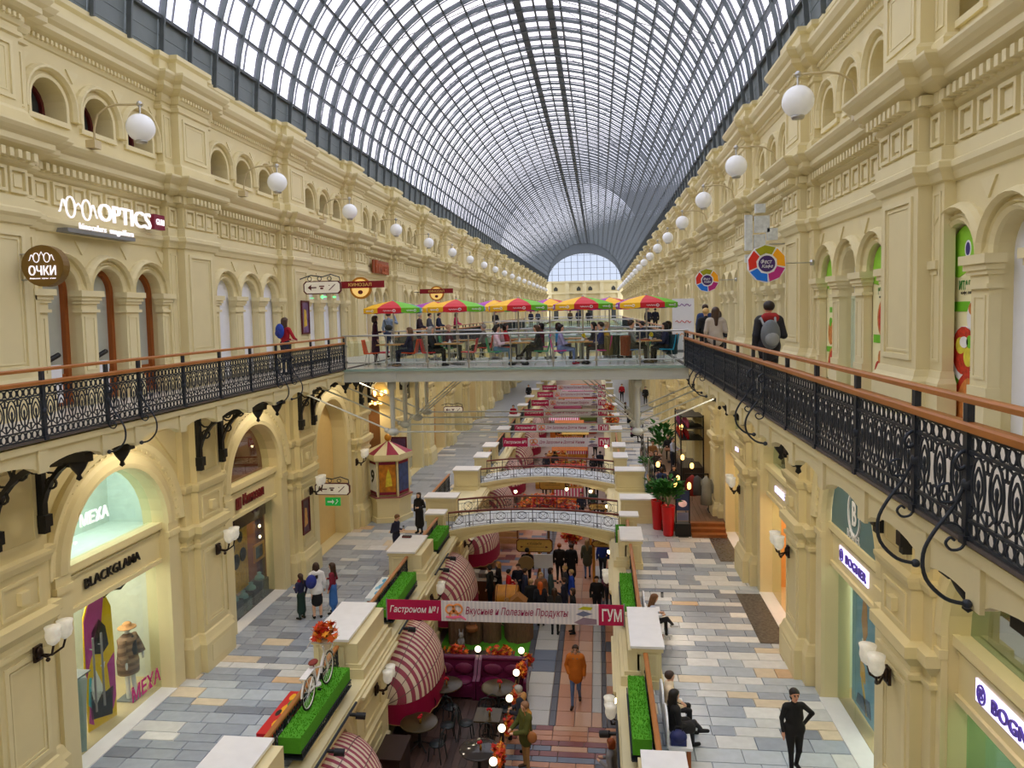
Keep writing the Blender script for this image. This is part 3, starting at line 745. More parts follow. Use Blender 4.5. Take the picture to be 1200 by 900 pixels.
# generic pop-art board: plain colour blocks
t = thing('display_board', 'tall board painted in yellow, magenta and black shapes behind the shop glass', 'board', (-XW - .62, 14.72, .05), -.2); t.scale = (1, .6, .98)
cols = [mat('paint_yellow', (240, 196, 20), .5), mat('paint_magenta', (190, 60, 150), .5), mat('paint_black', (34, 30, 44), .5), mat('paint_cyan', (90, 190, 210), .5), mat('paint_white', (236, 232, 230), .5)]
mb = MB(); mb.prism([(-.62, 0), (.62, 0), (.66, 1.6), (.6, 2.6), (.3, 3.02), (-.3, 3.02), (-.6, 2.6), (-.66, 1.4)], 'x', -.03, 0); obj('board', mb, cols[0], t)
for ci, poly in ((1, [(-.6, 2.5), (-.28, 2.98), (.3, 2.98), (.1, 2.2), (-.4, 1.6), (-.6, 1.2)]), (2, [(-.3, 2.2), (0, 2.45), (.3, 2.2), (.4, 1.75), (.1, 1.6), (-.3, 1.7)]), (1, [(.3, 1.3), (.62, 1.5), (.62, .5), (.45, .2)]), (4, [(-.5, 1.0), (-.2, 1.3), (.1, .8), (-.3, .5)]), (2, [(-.5, .9), (.2, .7), (.5, .75), (.4, .1), (-.5, .25)]), (3, [(-.58, .6), (-.5, 1.2), (-.4, 1.2), (-.46, .5)]), (1, [(-.6, .2), (-.5, .9), (-.4, .1)]), (4, [(.0, 1.35), (.2, 1.4), (.15, 1.25)])):
    mb = MB(); mb.prism(poly, 'x', 0, .012); obj('painted_shape', mb, cols[ci], t)
t = thing('mannequin', 'mannequin in long striped brown fur coat and tan hat behind shop glass', 'mannequin', (-XW - .75, 15.85, .05), 0)
FUR = stripes('fur_bands', (110, 82, 62), (148, 116, 90), 6, 'Z'); 
mb = MB(); mb.lathe((0, 0, 0), [(.24, .62), (.25, .9), (.2, 1.2), (.22, 1.42), (.12, 1.52), (.05, 1.56)], 14); mb.tube([(.02, -.2, 1.45), (.06, -.3, 1.2), (.14, -.3, .98)], [.09, .1, .1], 8); mb.tube([(.02, .2, 1.45), (.06, .3, 1.2), (.14, .32, .98)], [.09, .1, .1], 8); obj('fur_coat', mb, FUR, t)
mb = MB(); mb.lathe((.1, 0, 0), [(.1, .75), (.13, 1.1), (.12, 1.4), (.05, 1.5)], 10); obj('dress', mb, mat('dark_navy', (30, 34, 48)), t)
for a_, b_ in (((.03, -.08, .02), (.02, -.08, .7)), ((.1, .08, .02), (.03, .08, .7))): mb = MB(); mb.cyl(a_, b_, .05, .06, 8); obj('leg', mb, WHITE, t)
mb = MB(); mb.cyl((0, 0, 1.5), (0, 0, 1.62), .05, n=8); mb.sph((.02, 0, 1.68), (.08, .075, .11)); 
obj('head', mb, WHITE, t)
for y in (-.3, .32): mb = MB(); mb.sph((.17, y, .9), (.03, .03, .1), 8, 6); obj('hand', mb, WHITE, t)
mb = MB(); mb.lathe((.02, 0, 1.7), [(.21, .0), (.2, .02), (.1, .03), (.1, .1), (.06, .13), (0, .13)], 16); obj('hat', mb, mat('tan_felt', (206, 150, 96), .8), t)
mb = MB(); mb.box(-.2, .25, -.22, .22, -.01, .015); obj('base_plate', mb, GREY, t)
t = thing('reception_pedestal', 'grey-blue waist-high pedestal inside the fur shop door', 'pedestal', (-XW - .5, 13.75, .03))
mb = MB(); mb.lathe((0, 0, 0), [(.2, 0), (.2, .03), (.26, 1.15), (.3, 1.55), (.27, 1.6)], 4, False); obj('column', mb, mat('grey_blue', (150, 168, 170), .4), t)
mb = MB(); mb.box(-.2, .2, -.25, .25, 1.6, 1.63); obj('top', mb, GREY, t)
t = thing('shop_counter', 'dark wooden stepped counter deep inside the fur shop', 'counter', (-XW - 1.6, 14.5, .03))
for i in range(3):
    mb = MB(); mb.box(-.5, .3 - i * .12, -.5, .35, i * .55, i * .55 + .5); obj('tier', mb, mat('rust_wood', (120, 60, 26), .4), t)
t = thing('ceiling_hook_rail', 'black wrought hook rail hung over the fur shop display', 'rail', (-XW - .6, 15.3, 2.85))
mb = MB(); mb.tube([(0, -.4, 0), (0, -.1, .08), (0, .2, -.02), (0, .5, .1), (0, .56, .22)], .03, 6); obj('rail', mb, BLACK, t); mb = MB(); mb.cyl((0, 0, .02), (0, 0, .4), .02, n=5); obj('stem', mb, BLACK, t)
# left bay 1: cinema
WARMW = mat('warm_dark_wall', (96, 60, 40), .5, var=.1); 
r = shopfront(-1, 1, True, True, WARMW, mat('dark_floor', (70, 60, 60), .3), [(-1.65, .9), (.9, 1.65)], 170, (1, .75, .45), mat('brown_lining', (120, 74, 44), .5, var=.3, scale=2), 16, (1, .7, .4), gl=CLEARG)
s_ = thing('cinema_sign', 'dark red letters on the cream beam over the dark display window', 'sign'); link('lettering', TXT['knes'], s_, mw=facing((-XW - .12, 21.25, 3.6), (1, 0, 0)))
mb = MB(); mb.box(-.02, .02, -.14, .14, -.17, .17); mb.box(.02, .03, -.07, .07, -.09, .09); o = obj('film_frame', mb, DKRED, s_, (-XW - .12, 20.3, 3.56))
mb = MB(); mb.box(-XW - .85, -XW - .45, 19.55, 22.7, 2.6, 3.12); tag(obj('valance_curtain', mb, mat('dark_plum', (64, 16, 34), .7)), 'dark plum valance along the top of the display window', 'curtain')
mb = MB(); mb.box(-XW - .62, -XW - .5, 22.25, 22.62, .05, 2.6); tag(obj('side_curtain', mb, MATS['dark_plum']), 'dark plum side curtain at the far end of the display window', 'curtain')
t = thing('mask_board', 'gold panel hung with dark masks in the display window', 'panel', (-XW - .75, 21.2, .5))
mb = MB(); mb.box(-.05, 0, -.75, .75, 0, 2.2); obj('board', mb, mat('gold_leaf', (216, 160, 40), .35, var=.3, scale=9), t)
for y, z, s in ((-.3, 1.5, .2), (.25, 1.7, .16), (-.05, 1.0, .22), (.4, 1.1, .2), (-.5, .8, .14)):
    mb = MB(); mb.sph((.02, y, z), (.05, s, s * 1.1), 10, 8); obj('mask', mb, BLACK, t)
t = thing('picture_frame', 'small gilt picture frame in the display window', 'frame', (-XW - .5, 22.2, 1.5))
mb = MB(); mb.frame(-.35, .35, -.28, .28, .08, -.02, .03); obj('moulding', mb, mat('gilt', (190, 130, 50), .35, metal=.5), t); mb = MB(); mb.box(-.03, 0, -.28, .28, -.22, .22); obj('picture', mb, mat('teal_dark', (50, 80, 90)), t)
for i, (y, z, s, c, lb) in enumerate(((20.5, .05, .5, (40, 54, 66), 'dark blue crate on the display window floor, nearest the door pier'), (21.1, .05, .36, (60, 84, 90), 'teal crate beside the dark crate in the display window'), (21.6, .05, .44, (36, 42, 52), 'black trunk standing on the display window floor'), (22.2, .05, .55, (70, 80, 84), 'grey trunk standing under the gilt frame in the window'))):
    t = thing('travel_trunk', lb, 'trunk', (-XW - .52, y, z)); mb = MB(); mb.box(-.2, .2, -s / 2.4, s / 2.4, 0, s); obj('body', mb, mat('trunk%d' % i, c), t); mb = MB(); mb.lathe((.0, 0, s), [(.16, 0), (.14, .08), (.05, .16), (.08, .2), (0, .24)], 10); obj('ornament', mb, mat('pale_teal', (120, 160, 160)), t)
for i, (y, z, lb) in enumerate(((22.3, 2.3, 'upper round spotlight glowing in the dark display window'), (22.3, 1.95, 'lower round spotlight glowing in the dark display window'))):
    t = thing('display_spotlight', lb, 'spotlight', (-XW - .5, y, z)); mb = MB(); mb.sph((0, 0, 0), .05, 8, 6); obj('bulb', mb, LITW, t); mb = MB(); mb.cyl((-.1, 0, 0), (0, 0, 0), .06, .07, 8); obj('housing', mb, BLACK, t)
# left bay 2: plain arched recess; bay 3: open passage with a chandelier
mb = MB(); mb.box(-.57, -.55, -1.7, 1.7, 0, 5.8); link('wall_bay', mb.mesh('wall_bay', mat('ochre_plaster', (226, 196, 132), .6, var=.03)), WL, (-XW, bayY(-1, 2), 0))
PR = mat('passage_wall', (128, 90, 54), .6, var=.08); r = sroot('wall_passage', (-XW, bayY(-1, 3), 0))
mb = MB(); mb.box(-9, -8.9, -3, 3, 0, 7); mb.box(-9, -.56, -2.4, -2.3, 0, 6.6); mb.box(-9, -.56, 2.3, 2.4, 0, 6.6); mb.box(-9, -.56, -2.4, 2.4, 6.2, 6.6); obj('passage_wall', mb, PR, r)
mb = MB(); mb.box(-8.9, -.5, -2.3, 2.3, -.03, .01); obj('passage_floor', mb, mat('warm_stone', (190, 160, 120), .3, var=.1), r)
mb = MB(); mb.arch_ring(0, 2.6, [(1.2, 0), (1.2, .3), (1.5, .3), (1.5, 0)], 12, 0); obj('archivolt', mb, PR, r, (-8.8, 0, 0))
t = thing('chandelier', 'brass chandelier with rings of glowing glass shades in the passage', 'chandelier', (-8.35, 35.35, 4.75))
mb = MB(); mb.cyl((0, 0, .6), (0, 0, 1.8), .03, n=6); mb.tube([(.75 * math.cos(2 * PI * i / 16), .75 * math.sin(2 * PI * i / 16), .35) for i in range(16)], .04, 5, True); mb.tube([(.4 * math.cos(2 * PI * i / 12), .4 * math.sin(2 * PI * i / 12), -.05) for i in range(12)], .03, 5, True)
for i in range(4): a = PI * i / 2; mb.tube([(0, 0, .8), (.5 * math.cos(a), .5 * math.sin(a), .6), (.75 * math.cos(a), .75 * math.sin(a), .35)], .02, 5)
obj('frame', mb, mat('brass', (150, 100, 40), .3, metal=.8), t)
GLS = mat('glowing_shade', (255, 208, 120), .4, var=0, emit=5.0)
for i in range(10): a = 2 * PI * i / 10; mb = MB(); mb.lathe((.75 * math.cos(a), .75 * math.sin(a), .35), [(.05, 0), (.12, .12), (.1, .28), (.06, .3)], 8); obj('shade', mb, GLS, t)
for i in range(5): a = 2 * PI * i / 5; mb = MB(); mb.sph((.4 * math.cos(a), .4 * math.sin(a), -.1), (.12, .12, .1), 8, 6); obj('shade', mb, GLS, t)
t.scale = (.72, .72, .85)
area('chandelier_light', (-8.6, 35.2, 4.3), .8, .8, 22, (1, .72, .4))
# right bays
BGW = mat('pale_green_wall', (208, 220, 200), .6); BGF = mat('tan_floor', (196, 168, 120), .4)
r = shopfront(1, 0, True, False, BGW, BGF, [(-1.65, -.5), (-.5, 1.1), (1.1, 1.65)], 80, (1, .96, .84), gl=SHOPG)
mb = MB(); mb.halfdisc(0, 4.14, 1.62, -.12); obj('lunette_panel', mb, mat('teal_panel', (92, 124, 130), .5, var=.03), r)
t = thing('emblem_sign', 'white letter inside a ring on the teal half-round panel, name below', 'sign'); yc = RC
RING = MB(); RING.tube([(.0, .34 * math.cos(2 * PI * i / 28), .46 * math.sin(2 * PI * i / 28)) for i in range(28)], .028, 4, True); obj('ring', RING, WHITE, t, (XW + .105, yc + .1, 4.72))
link('lettering', TXT['B'], t, mw=facing((XW + .105, yc + .1, 4.72), (-1, 0, 0))); link('lettering', TXT['bogner2'], t, mw=facing((XW + .105, yc + .14, 4.24), (-1, 0, 0)))
def bogsign(y, lb):
    t = thing('backlit_shop_sign', lb, 'sign'); mb = MB(); mb.box(XW + .135, XW + .155, y - .86, y + .86, 3.44, 3.76); obj('glow_panel', mb, GLOWB, t)
    link('lettering', TXT['bogner'], t, mw=facing((XW + .12, y - .2, 3.6), (-1, 0, 0))); link('lettering', TXT['B2'], t, mw=facing((XW + .12, y + .68, 3.6), (-1, 0, 0)))
    mb = MB(); mb.tube([(0, .1 * math.cos(2 * PI * i / 16), .13 * math.sin(2 * PI * i / 16)) for i in range(16)], .015, 4, True); obj('ring', mb, LITB, t, (XW + .12, y + .68, 3.6))
bogsign(RC + .25, 'backlit shop sign with ringed letter under the teal half-round panel'); bogsign(9.6 + .25, 'large backlit shop sign with ringed letter at the lower right edge')
t = thing('window_poster', 'large blue ski poster standing inside the teal-topped shop window', 'poster', (XW + .55, 16.2, .1))
mb = MB(); mb.box(0, .03, -.62, .8, 0, 3.0); obj('sheet', mb, mat('poster_blue', (120, 178, 214), .5, var=.25, scale=1.5), t)
for ci, poly in (((226, 160, 90), [(-.1, 2.5), (.1, 2.6), (.2, 2.1), (.05, 1.6), (-.15, 1.9)]), ((232, 176, 60), [(0, 1.1), (.25, 1.25), (.25, .8), (-.05, .75)]), ((236, 190, 60), [(.1, .8), (.2, .75), (-.1, .1), (-.2, .12)]), ((60, 90, 130), [(-.3, .5), (.4, .35), (.5, .1), (-.4, .15)]), ((240, 240, 244), [(-.1, 1.6), (.15, 1.7), (.2, 1.25), (-.05, 1.2)])):
    mb = MB(); mb.prism(poly, 'x', -.012, 0); obj('printed_shape', mb, mat('print_%d_%d' % ci[:2], ci), t)
r = shopfront(1, -1, True, True, BGW, BGF, [(-1.65, 0), (0, 1.65)], 60, (.95, 1, .8), mat('olive_lining', (150, 130, 80), .5, var=.2, scale=2), 18, (1, .9, .6), gl=GREENG)
t = thing('ceiling_light_box', 'pale blue slanting light box behind the half-round window at right edge', 'light', (XW + .95, 9.2, 5.0)); mb = MB(); mb.box(-.35, .35, -.8, .8, 0, .1); o = obj('box', mb, mat('pale_blue_box', (176, 206, 214), .4, emit=.3), t)
mb = MB(); mb.frame(-.8, .8, -.02, .0, .01, -.3, .3); obj('rim', mb, GREY, t)
t = thing('shop_curtain', 'pale draped curtain behind the greenish shop glass at right edge', 'curtain', (XW + 1.0, 9.6, .05))
mb = MB(); mb.prism([(.1 * math.sin(i * 2.2) * .5, -.9 + i * .1) for i in range(19)] + [(.06 + .1 * math.sin(i * 2.2) * .5, -.9 + i * .1) for i in range(18, -1, -1)], 'z', 0, 2.9); obj('drape', mb, mat('cream_drape', (226, 220, 170), .8), t)
ORW = mat('warm_orange_wall', (232, 178, 110), .5, var=.06)
r = shopfront(1, 1, True, True, ORW, MEXF, [(-1.65, -.55), (.55, 1.65)], 70, (1, .74, .44), mat('dark_green_lining', (60, 72, 50), .4, var=.3), 6, (.9, 1, .7))
t = thing('backlit_letters', 'small white backlit letters over the orange doorway of the second right shop', 'sign'); link('lettering', TXT['lac'], t, mw=facing((XW + .12, 21.9, 3.6), (-1, 0, 0))); mb = MB()
for i in range(3): mb.box(XW + .1, XW + .14, 21.12, 21.3, 3.5 + i * .09, 3.56 + i * .09)
obj('emblem', mb, WHITE, t)
r = shopfront(1, 2, True, True, ORW, MEXF, [(-1.65, -.55), (.55, 1.65)], 60, (1, .74, .44), MATS['dark_green_lining'], 5, (.9, 1, .7))
t = thing('backlit_letters', 'tiny white backlit letters on the beam of the third right shop', 'sign'); link('lettering', TXT['jk'], t, mw=facing((XW + .12, 28.6, 3.6), (-1, 0, 0)))
for i, y in enumerate((21.2, 27.7)):
    mb = MB(); mb.box(6.9, 7.72, y - 1.3, y + 2.2, .005, .012); tag(obj('door_mat', mb, mat('dark_marble', (84, 80, 80), .25, var=.5, scale=12)), ['dark veined marble mat before the first orange doorway', 'dark veined marble mat before the farther orange doorway'][i], 'mat')

# ================================================================ top gallery windows and signs
for sc in S3:
    yc = LC + sc; r = wroot(-1, yc)
    mb = MB(); mb.arch_ring(0, 9.62, [(.4, -.36), (.4, -.2), (.5, -.2), (.5, -.36)], 14, 7.32); mb.box(-.36, -.2, -.4, .4, 7.32, 7.42); obj('frame', mb, WINWOOD, r)
    mb = MB(); mb.halfdisc(0, 9.62, .41, -.3, 7.95); obj('pane', mb, FROST, r)
    mb = MB(); mb.box(-.33, -.26, -.4, .4, 7.42, 7.95); mb.box(-.26, -.245, -.3, .3, 7.5, 7.87); obj('kick_panel', mb, WINWOOD, r)
    if sc < 1:
        t = thing('shop_display', ['white pedestal with a dark telescope inside the first wooden arched window', 'small white stand inside the middle wooden arched window'][0 if sc < -1 else 1], 'display', (-XW - .2, yc, 7.4))
        mb = MB(); mb.box(-.05, .05, -.16, .16, .0, .75); obj('stand', mb, WHITE, t); mb = MB(); mb.cyl((0, -.12, .85), (.02, .14, .95), .05, n=8); obj('instrument', mb, BLACK, t)
t = thing('optics_sign', 'white lit capitals with spectacle ornament and plum box on the frieze', 'sign')
link('lettering', TXT['optics'], t, mw=facing((-XW + .4, 14.96, 11.22), (1, 0, 0))); link('lettering', TXT['bino'], t, mw=facing((-XW + .36, 14.4, 10.86), (1, 0, 0)))
mb = MB(); mb.box(-XW + .3, -XW + .4, 15.98, 16.4, 11.08, 11.42); obj('plum_box', mb, BURG, t); link('lettering', TXT['gumlat'], t, mw=facing((-XW + .415, 16.19, 11.25), (1, 0, 0)))
mb = MB(); mb.box(-XW + .05, -XW + .3, 13.3, 15.4, 10.74, 10.82); obj('bracket', mb, GREY, t)
def spec(cx, cz, s, parent, M, th=.02):
    mb = MB()
    for a in (-.36, .36): mb.tube([((cx + a + .2 * math.cos(2 * PI * i / 16)) * s, (cz + .32 * math.sin(2 * PI * i / 16)) * s, 0) for i in range(16)], th * s * 1.6, 4, True)
    for sg in (-1, 1): mb.tube([((cx + sg * (.58 + .3 * t_)) * s, (cz + .2 * math.sin(t_ * 5)) * s, 0) for t_ in [i / 8 for i in range(9)]], th * s * 1.4, 4)
    mb.tube([((cx - .16) * s, cz * s + .02, 0), (cx * s, cz * s + .1, 0), ((cx + .16) * s, cz * s + .02, 0)], th * s * 1.4, 4)
    o = link('spectacles', mb.mesh('spectacles', LIT), parent, mw=M); return o
spec(0, 0, .62, t, facing((-XW + .4, 13.5, 11.2), (1, 0, 0)))
t = thing('round_blade_sign', 'round olive-gold sign with white spectacles and lettering on a bracket', 'sign')
mb = MB(); mb.prism([(.36 * math.cos(2 * PI * i / 28), .36 * math.sin(2 * PI * i / 28)) for i in range(28)], 'y', -.1, .1); obj('disc', mb, OCHRE, t, (-6.9, 11.98, 9.98), .15)
fm = facing((-6.9 + .02, 11.98 - .115, 9.9), (.15, -1, 0)); link('lettering', TXT['ochki'], t, mw=fm); fm2 = facing((-6.9 + .02, 11.98 - .115, 9.76), (.15, -1, 0)); link('lettering', TXT['ochki2'], t, mw=fm2); spec(0, 0, .25, t, facing((-6.88, 11.86, 10.12), (.15, -1, 0)))
mb = MB(); mb.cyl((-7.5, 12.0, 10.2), (-7.2, 11.98, 10.2), .015, n=5); mb.cyl((-7.5, 12.0, 9.75), (-7.2, 11.98, 9.75), .015, n=5); mb.cyl((-7.5, 12, 9.65), (-7.5, 12, 10.3), .015, n=5); obj('bracket', mb, CHROME, t)
# arrow signs
def arrow_sign(x, y, z, lb, green):
    t = thing('direction_sign', lb, 'sign', (x, y, z))
    w_, h_ = .62, .19
    oct_ = [(-w_ + .08, -h_), (w_ - .08, -h_), (w_, -h_ + .08), (w_, h_ - .08), (w_ - .08, h_), (-w_ + .08, h_), (-w_, h_ - .08), (-w_, -h_ + .08)]
    mb = MB(); mb.prism([(a * 1.07, b * 1.16) for a, b in oct_], 'y', -.04, .04); obj('border', mb, DARKR, t)
    mb = MB(); mb.prism(oct_, 'y', -.05, .05); obj('panel', mb, mat('ivory_sign', (236, 230, 214), .4, emit=.15), t)
    mb = MB(); mb.box(-.42, -.2, -.06, -.05, -.02, .02); mb.prism([(-.5, 0), (-.38, .1), (-.38, -.1)], 'y', -.06, -.05); mb.box(-.1, .08, -.058, -.05, .02, .06); mb.box(-.06, .04, -.058, -.05, -.06, 0); 
    mb.hexa([(.22, -.058, -.1), (.26, -.058, -.1), (.26, -.05, -.1), (.22, -.05, -.1)], [(.44, -.058, .1), (.48, -.058, .1), (.48, -.05, .1), (.44, -.05, .1)]); mb.box(.24, .27, -.058, -.05, .05, .08); obj('pictograms', mb, DARKR, t)
    mb = MB(); mb.tube([(-.8, 0, .3), (-.4, 0, .42), (0, 0, .36), (.3, 0, .44), (.6, 0, .34), (.62, 0, .2)], .02, 5)
    for cx in (-.45, -.1, .25): mb.tube([(cx + .07 * math.cos(2 * PI * i / 10), 0, .3 + .07 * math.sin(2 * PI * i / 10)) for i in range(10)], .014, 4, True)
    obj('scroll_bracket', mb, IRON, t)
    if green == 1:
        mb = MB(); mb.box(-.28, .28, -.03, .03, -.62, -.32); obj('exit_panel', mb, mat('exit_green', (20, 150, 60), .4, emit=.5), t)
        mb = MB(); mb.box(-.2, -.02, -.04, -.03, -.5, -.44); mb.prism([(-.02, -.56), (.06, -.47), (-.02, -.38)], 'y', -.04, -.03); mb.sph((.16, -.035, -.4), (.03, .01, .03), 8, 6); mb.hexa([(.08, -.04, -.56), (.12, -.04, -.56), (.12, -.03, -.56), (.08, -.03, -.56)], [(.18, -.04, -.43), (.22, -.04, -.43), (.22, -.03, -.43), (.18, -.03, -.43)]); obj('exit_pictogram', mb, WHITE, t)
    elif green == 2:
        mb = MB(); mb.prism([(-.1, -.32), (.0, -.25), (.0, -.39)], 'y', -.01, .01); mb.box(0, .14, -.01, .01, -.335, -.305); mb.box(-.45, -.32, -.01, .01, -.36, -.34); mb.box(.35, .45, -.01, .01, -.36, -.3); obj('green_arrow', mb, mat('lit_green', (110, 240, 150), .4, var=0, emit=1.6), t)
arrow_sign(-6.6, 24.3, 9.98, 'arrow sign on scroll bracket by the top-left gallery doorway', 2)
arrow_sign(-7.0, 25.6, 2.72, 'arrow sign above a green running-man exit sign, lower left', 1)
arrow_sign(-7.0, 48.2, 2.6, 'small arrow sign far along the left lower wall', 0)
# framed posters
def poster(x, y, z, wd, h, lb, cols_):
    t = thing('framed_poster', lb, 'poster', (x, y, z)); mb = MB(); mb.frame(-wd / 2, wd / 2, -h / 2, h / 2, .05, 0, .05); obj('frame', mb, DARKR, t)
    mb = MB(); mb.box(0, .02, -wd / 2 + .05, wd / 2 - .05, -h / 2 + .05, h / 2 - .05); obj('print', mb, mat('poster_%d' % len(MATS), cols_[0], .4, var=.45, scale=5), t)
    mb = MB(); mb.prism([(-.15, -h * .3), (.12, -h * .25), (.08, h * .2), (-.1, h * .25)], 'x', .02, .026); obj('printed_figure', mb, mat('poster_%d' % len(MATS), cols_[1], .4, var=.3, scale=9), t)
poster(-XW + .38, 24.55, 8.98, .66, 1.15, 'red framed film poster by the top-left gallery doorway', ((120, 90, 130), (240, 180, 60)))
poster(-XW + .4, 23.9, 2.2, .62, 1.2, 'red framed film poster on the pier beside the lower arrow sign', ((90, 60, 80), (230, 160, 90)))
# cinema sign and round ribbon signs, top left
t = thing('cinema_sign', 'copper raised letters high on the left frieze above the red curtains', 'sign'); link('lettering', TXT['venue'], t, mw=facing((-XW + .3, 34.3, 11.25), (1, 0, 0)) @ Matrix.Scale(2.2, 4, (1, 0, 0)) @ Matrix.Scale(1.9, 4, (0, 1, 0)))
mb = MB(); mb.box(-XW + .2, -XW + .27, 33.0, 35.5, 10.95, 11.55); obj('backing', mb, mat('rust_board', (150, 76, 40), .5), t)
for (x, y, z), lb in (((-6.3, 27.5, 10.05), 'round golden sign with a red ribbon, nearer of the two'), ((-6.3, 40.9, 10.15), 'round golden sign with a red ribbon, farther of the two')):
    t = thing('ribbon_sign', lb, 'sign', (x, y, z)); mb = MB(); mb.prism([(.42 * math.cos(2 * PI * i / 24), .42 * math.sin(2 * PI * i / 24)) for i in range(24)], 'y', -.07, .07); obj('disc', mb, mat('gold_rim', (200, 140, 50), .35, metal=.4), t)
    mb = MB(); mb.prism([(.34 * math.cos(2 * PI * i / 24), .34 * math.sin(2 * PI * i / 24)) for i in range(24)], 'y', -.085, -.07); obj('face', mb, mat('gold_face', (250, 206, 120), .4, var=0, emit=.5), t)
    mb = MB(); mb.box(-.95, .95, -.11, -.09, .0, .26); obj('ribbon', mb, mat('ribbon_red', (140, 14, 34), .5), t); link('lettering', TXT['rest'], t, mw=facing((0, -.12, .13), (0, -1, 0)))
    mb = MB(); mb.prism([(.1 * math.cos(2 * PI * i / 10), -.16 + .08 * math.sin(2 * PI * i / 10)) for i in range(10)], 'y', -.095, -.085); obj('emblem', mb, DARKR, t)
    mb = MB(); mb.cyl((-1.3, 0, .1), (-.4, 0, .1), .02, n=5); obj('bracket', mb, IRON, t)
# red curtained doorway of the cinema (left bay 3)
yb = bayY(-1, 3)
for s, nmb, lb in ((-1.42, 0, 'dark red curtain in the first arch by the cinema doorway'), (1.42, 1, 'dark red curtain in the third arch under the copper letters')):
    t = thing('door_curtain', lb, 'curtain', (-XW - .2, yb + s, 7.32)); mb = MB()
    mb.prism([(.05 * math.sin(i * 1.7), -.1 + i * .055) for i in range(11)] + [(.04 + .05 * math.sin(i * 1.7), -.1 + i * .055) for i in range(10, -1, -1)], 'z', 0, 2.6); obj('drape', mb, mat('curtain_red', (128, 8, 40), .7), t)
    mb = MB(); mb.cyl((.02, -.48, 2.62), (.02, .48, 2.62), .025, n=6); obj('rod', mb, DARKR, t)
mb = MB(); mb.box(-XW - .1, -XW + 1.1, yb - 2.2, yb - .7, 7.3, 7.325); tag(obj('door_mat', mb, mat('red_carpet', (170, 50, 60), .9)), 'red carpet before the curtained cinema doorway', 'mat')
# right: food posters in the arches
FG = mat('poster_green', (150, 214, 60), .5, var=.08); FY = mat('poster_cream', (248, 240, 190), .5, var=.03); FR = mat('food_red', (196, 56, 36), .5, var=.35, scale=18); FO = mat('food_orange', (222, 130, 60), .5, var=.3, scale=14); FW = mat('plate_white', (240, 240, 236), .4); FGD = mat('label_green', (110, 190, 40), .5); FYL = mat('food_yellow', (240, 214, 70), .5, var=.2, scale=12)
def disc(t, y, z, ry, rz, m, d=.012, nm='printed_dish', rot=0):
    mb = MB(); mb.prism([(y + ry * math.cos(a) * math.cos(rot) - rz * math.sin(a) * math.sin(rot), z + ry * math.cos(a) * math.sin(rot) + rz * math.sin(a) * math.cos(rot)) for a in [2 * PI * i / 18 for i in range(18)]], 'x', 0, d); obj(nm, mb, m, t)
def food(sc, k, lb, dishes, full):
    yc = bayY(1, k); t = thing('food_poster', lb, 'poster', (XW + .06, yc + sc, 0), PI)
    mb = MB(); mb.halfdisc(0, 9.62, .46, 0, 7.4); obj('sheet', mb, FY, t)
    mb = MB(); N_ = 14; mb.prism([(.46 * math.cos(PI * i / N_), 9.62 + .46 * math.sin(PI * i / N_)) for i in range(N_ + 1)] + [(-.46, 9.4), (-.2, 9.36), (.1, 9.46), (.46, 9.5)], 'x', 0, .006); obj('green_header', mb, FG, t)
    disc(t, 0.05, 9.75, .09, .12, WHITE, .009, 'emblem'); disc(t, .05, 9.75, .06, .09, mat('emblem_blue', (70, 60, 130)), .012, 'emblem')
    if full: 
        link('lettering', TXT['ital'], t, mw=facing((.012, .08, 9.25), (1, 0, 0))); link('lettering', TXT['ital2'], t, mw=facing((.012, .08, 9.14), (1, 0, 0)))
    for it in dishes:
        if it[0] == 'd': disc(t, *it[1:])
        else:
            mb = MB(); mb.box(0, .008, it[1], it[2], it[3], it[4]); obj('printed_label', mb, FGD, t)
food(1.42, -1, 'green-topped food poster with salad plate and pizza in the nearest right arch', [('l', -.42, .12, 8.88, 9.02), ('d', .28, 8.8, .22, .26, FW), ('d', .25, 8.92, .15, .1, FO, .014), ('l', .1, .45, 8.42, 8.58), ('d', -.02, 8.28, .38, .4, FW), ('d', -.02, 8.33, .33, .34, FR, .016), ('d', -.1, 8.4, .14, .12, FYL, .018), ('d', .12, 8.25, .13, .14, FYL, .018), ('d', 0, 8.45, .12, .08, FW, .02), ('d', .15, 8.46, .08, .09, FGD, .02), ('l', -.42, .05, 7.82, 7.98), ('d', .0, 7.66, .26, .44, FR, .014, 'printed_dish', -.6), ('d', .02, 7.66, .18, .34, FO, .016, 'printed_dish', -.6)], True)
food(1.42, 0, 'green-topped food poster with pineapple and pizza, left of the plain door', [('l', -.2, .2, 8.85, 8.97), ('d', .25, 8.75, .14, .2, FR, .014), ('d', -.12, 8.4, .16, .26, FO, .014), ('d', -.12, 8.64, .08, .1, FGD, .016), ('l', .1, .4, 8.2, 8.32), ('l', -.4, 0, 7.98, 8.1), ('d', .02, 7.72, .3, .36, FO, .014), ('d', .02, 7.72, .24, .3, FR, .016)], False)
food(-1.42, 0, 'green-topped food poster with pizza slices, right of the plain door', [('d', .1, 8.75, .3, .36, FO, .014), ('d', .1, 8.75, .24, .3, FR, .016), ('l', -.4, .1, 8.3, 8.45), ('d', .05, 7.85, .16, .34, FO, .014, 'printed_dish', .4), ('d', -.15, 7.75, .16, .22, FR, .015), ('d', .05, 7.5, .34, .1, FW, .014)], True)
DRS = struct(link('door_1', None, None, (XW + .17, RC, 0), PI)); mb = MB(); mb.box(-.06, 0, -.5, .5, 7.32, 9.2); mb.frame(-.5, .5, 7.32, 9.2, .07, 0, .03); obj('leaf', mb, mat('pale_green_door', (216, 224, 196), .5), DRS)
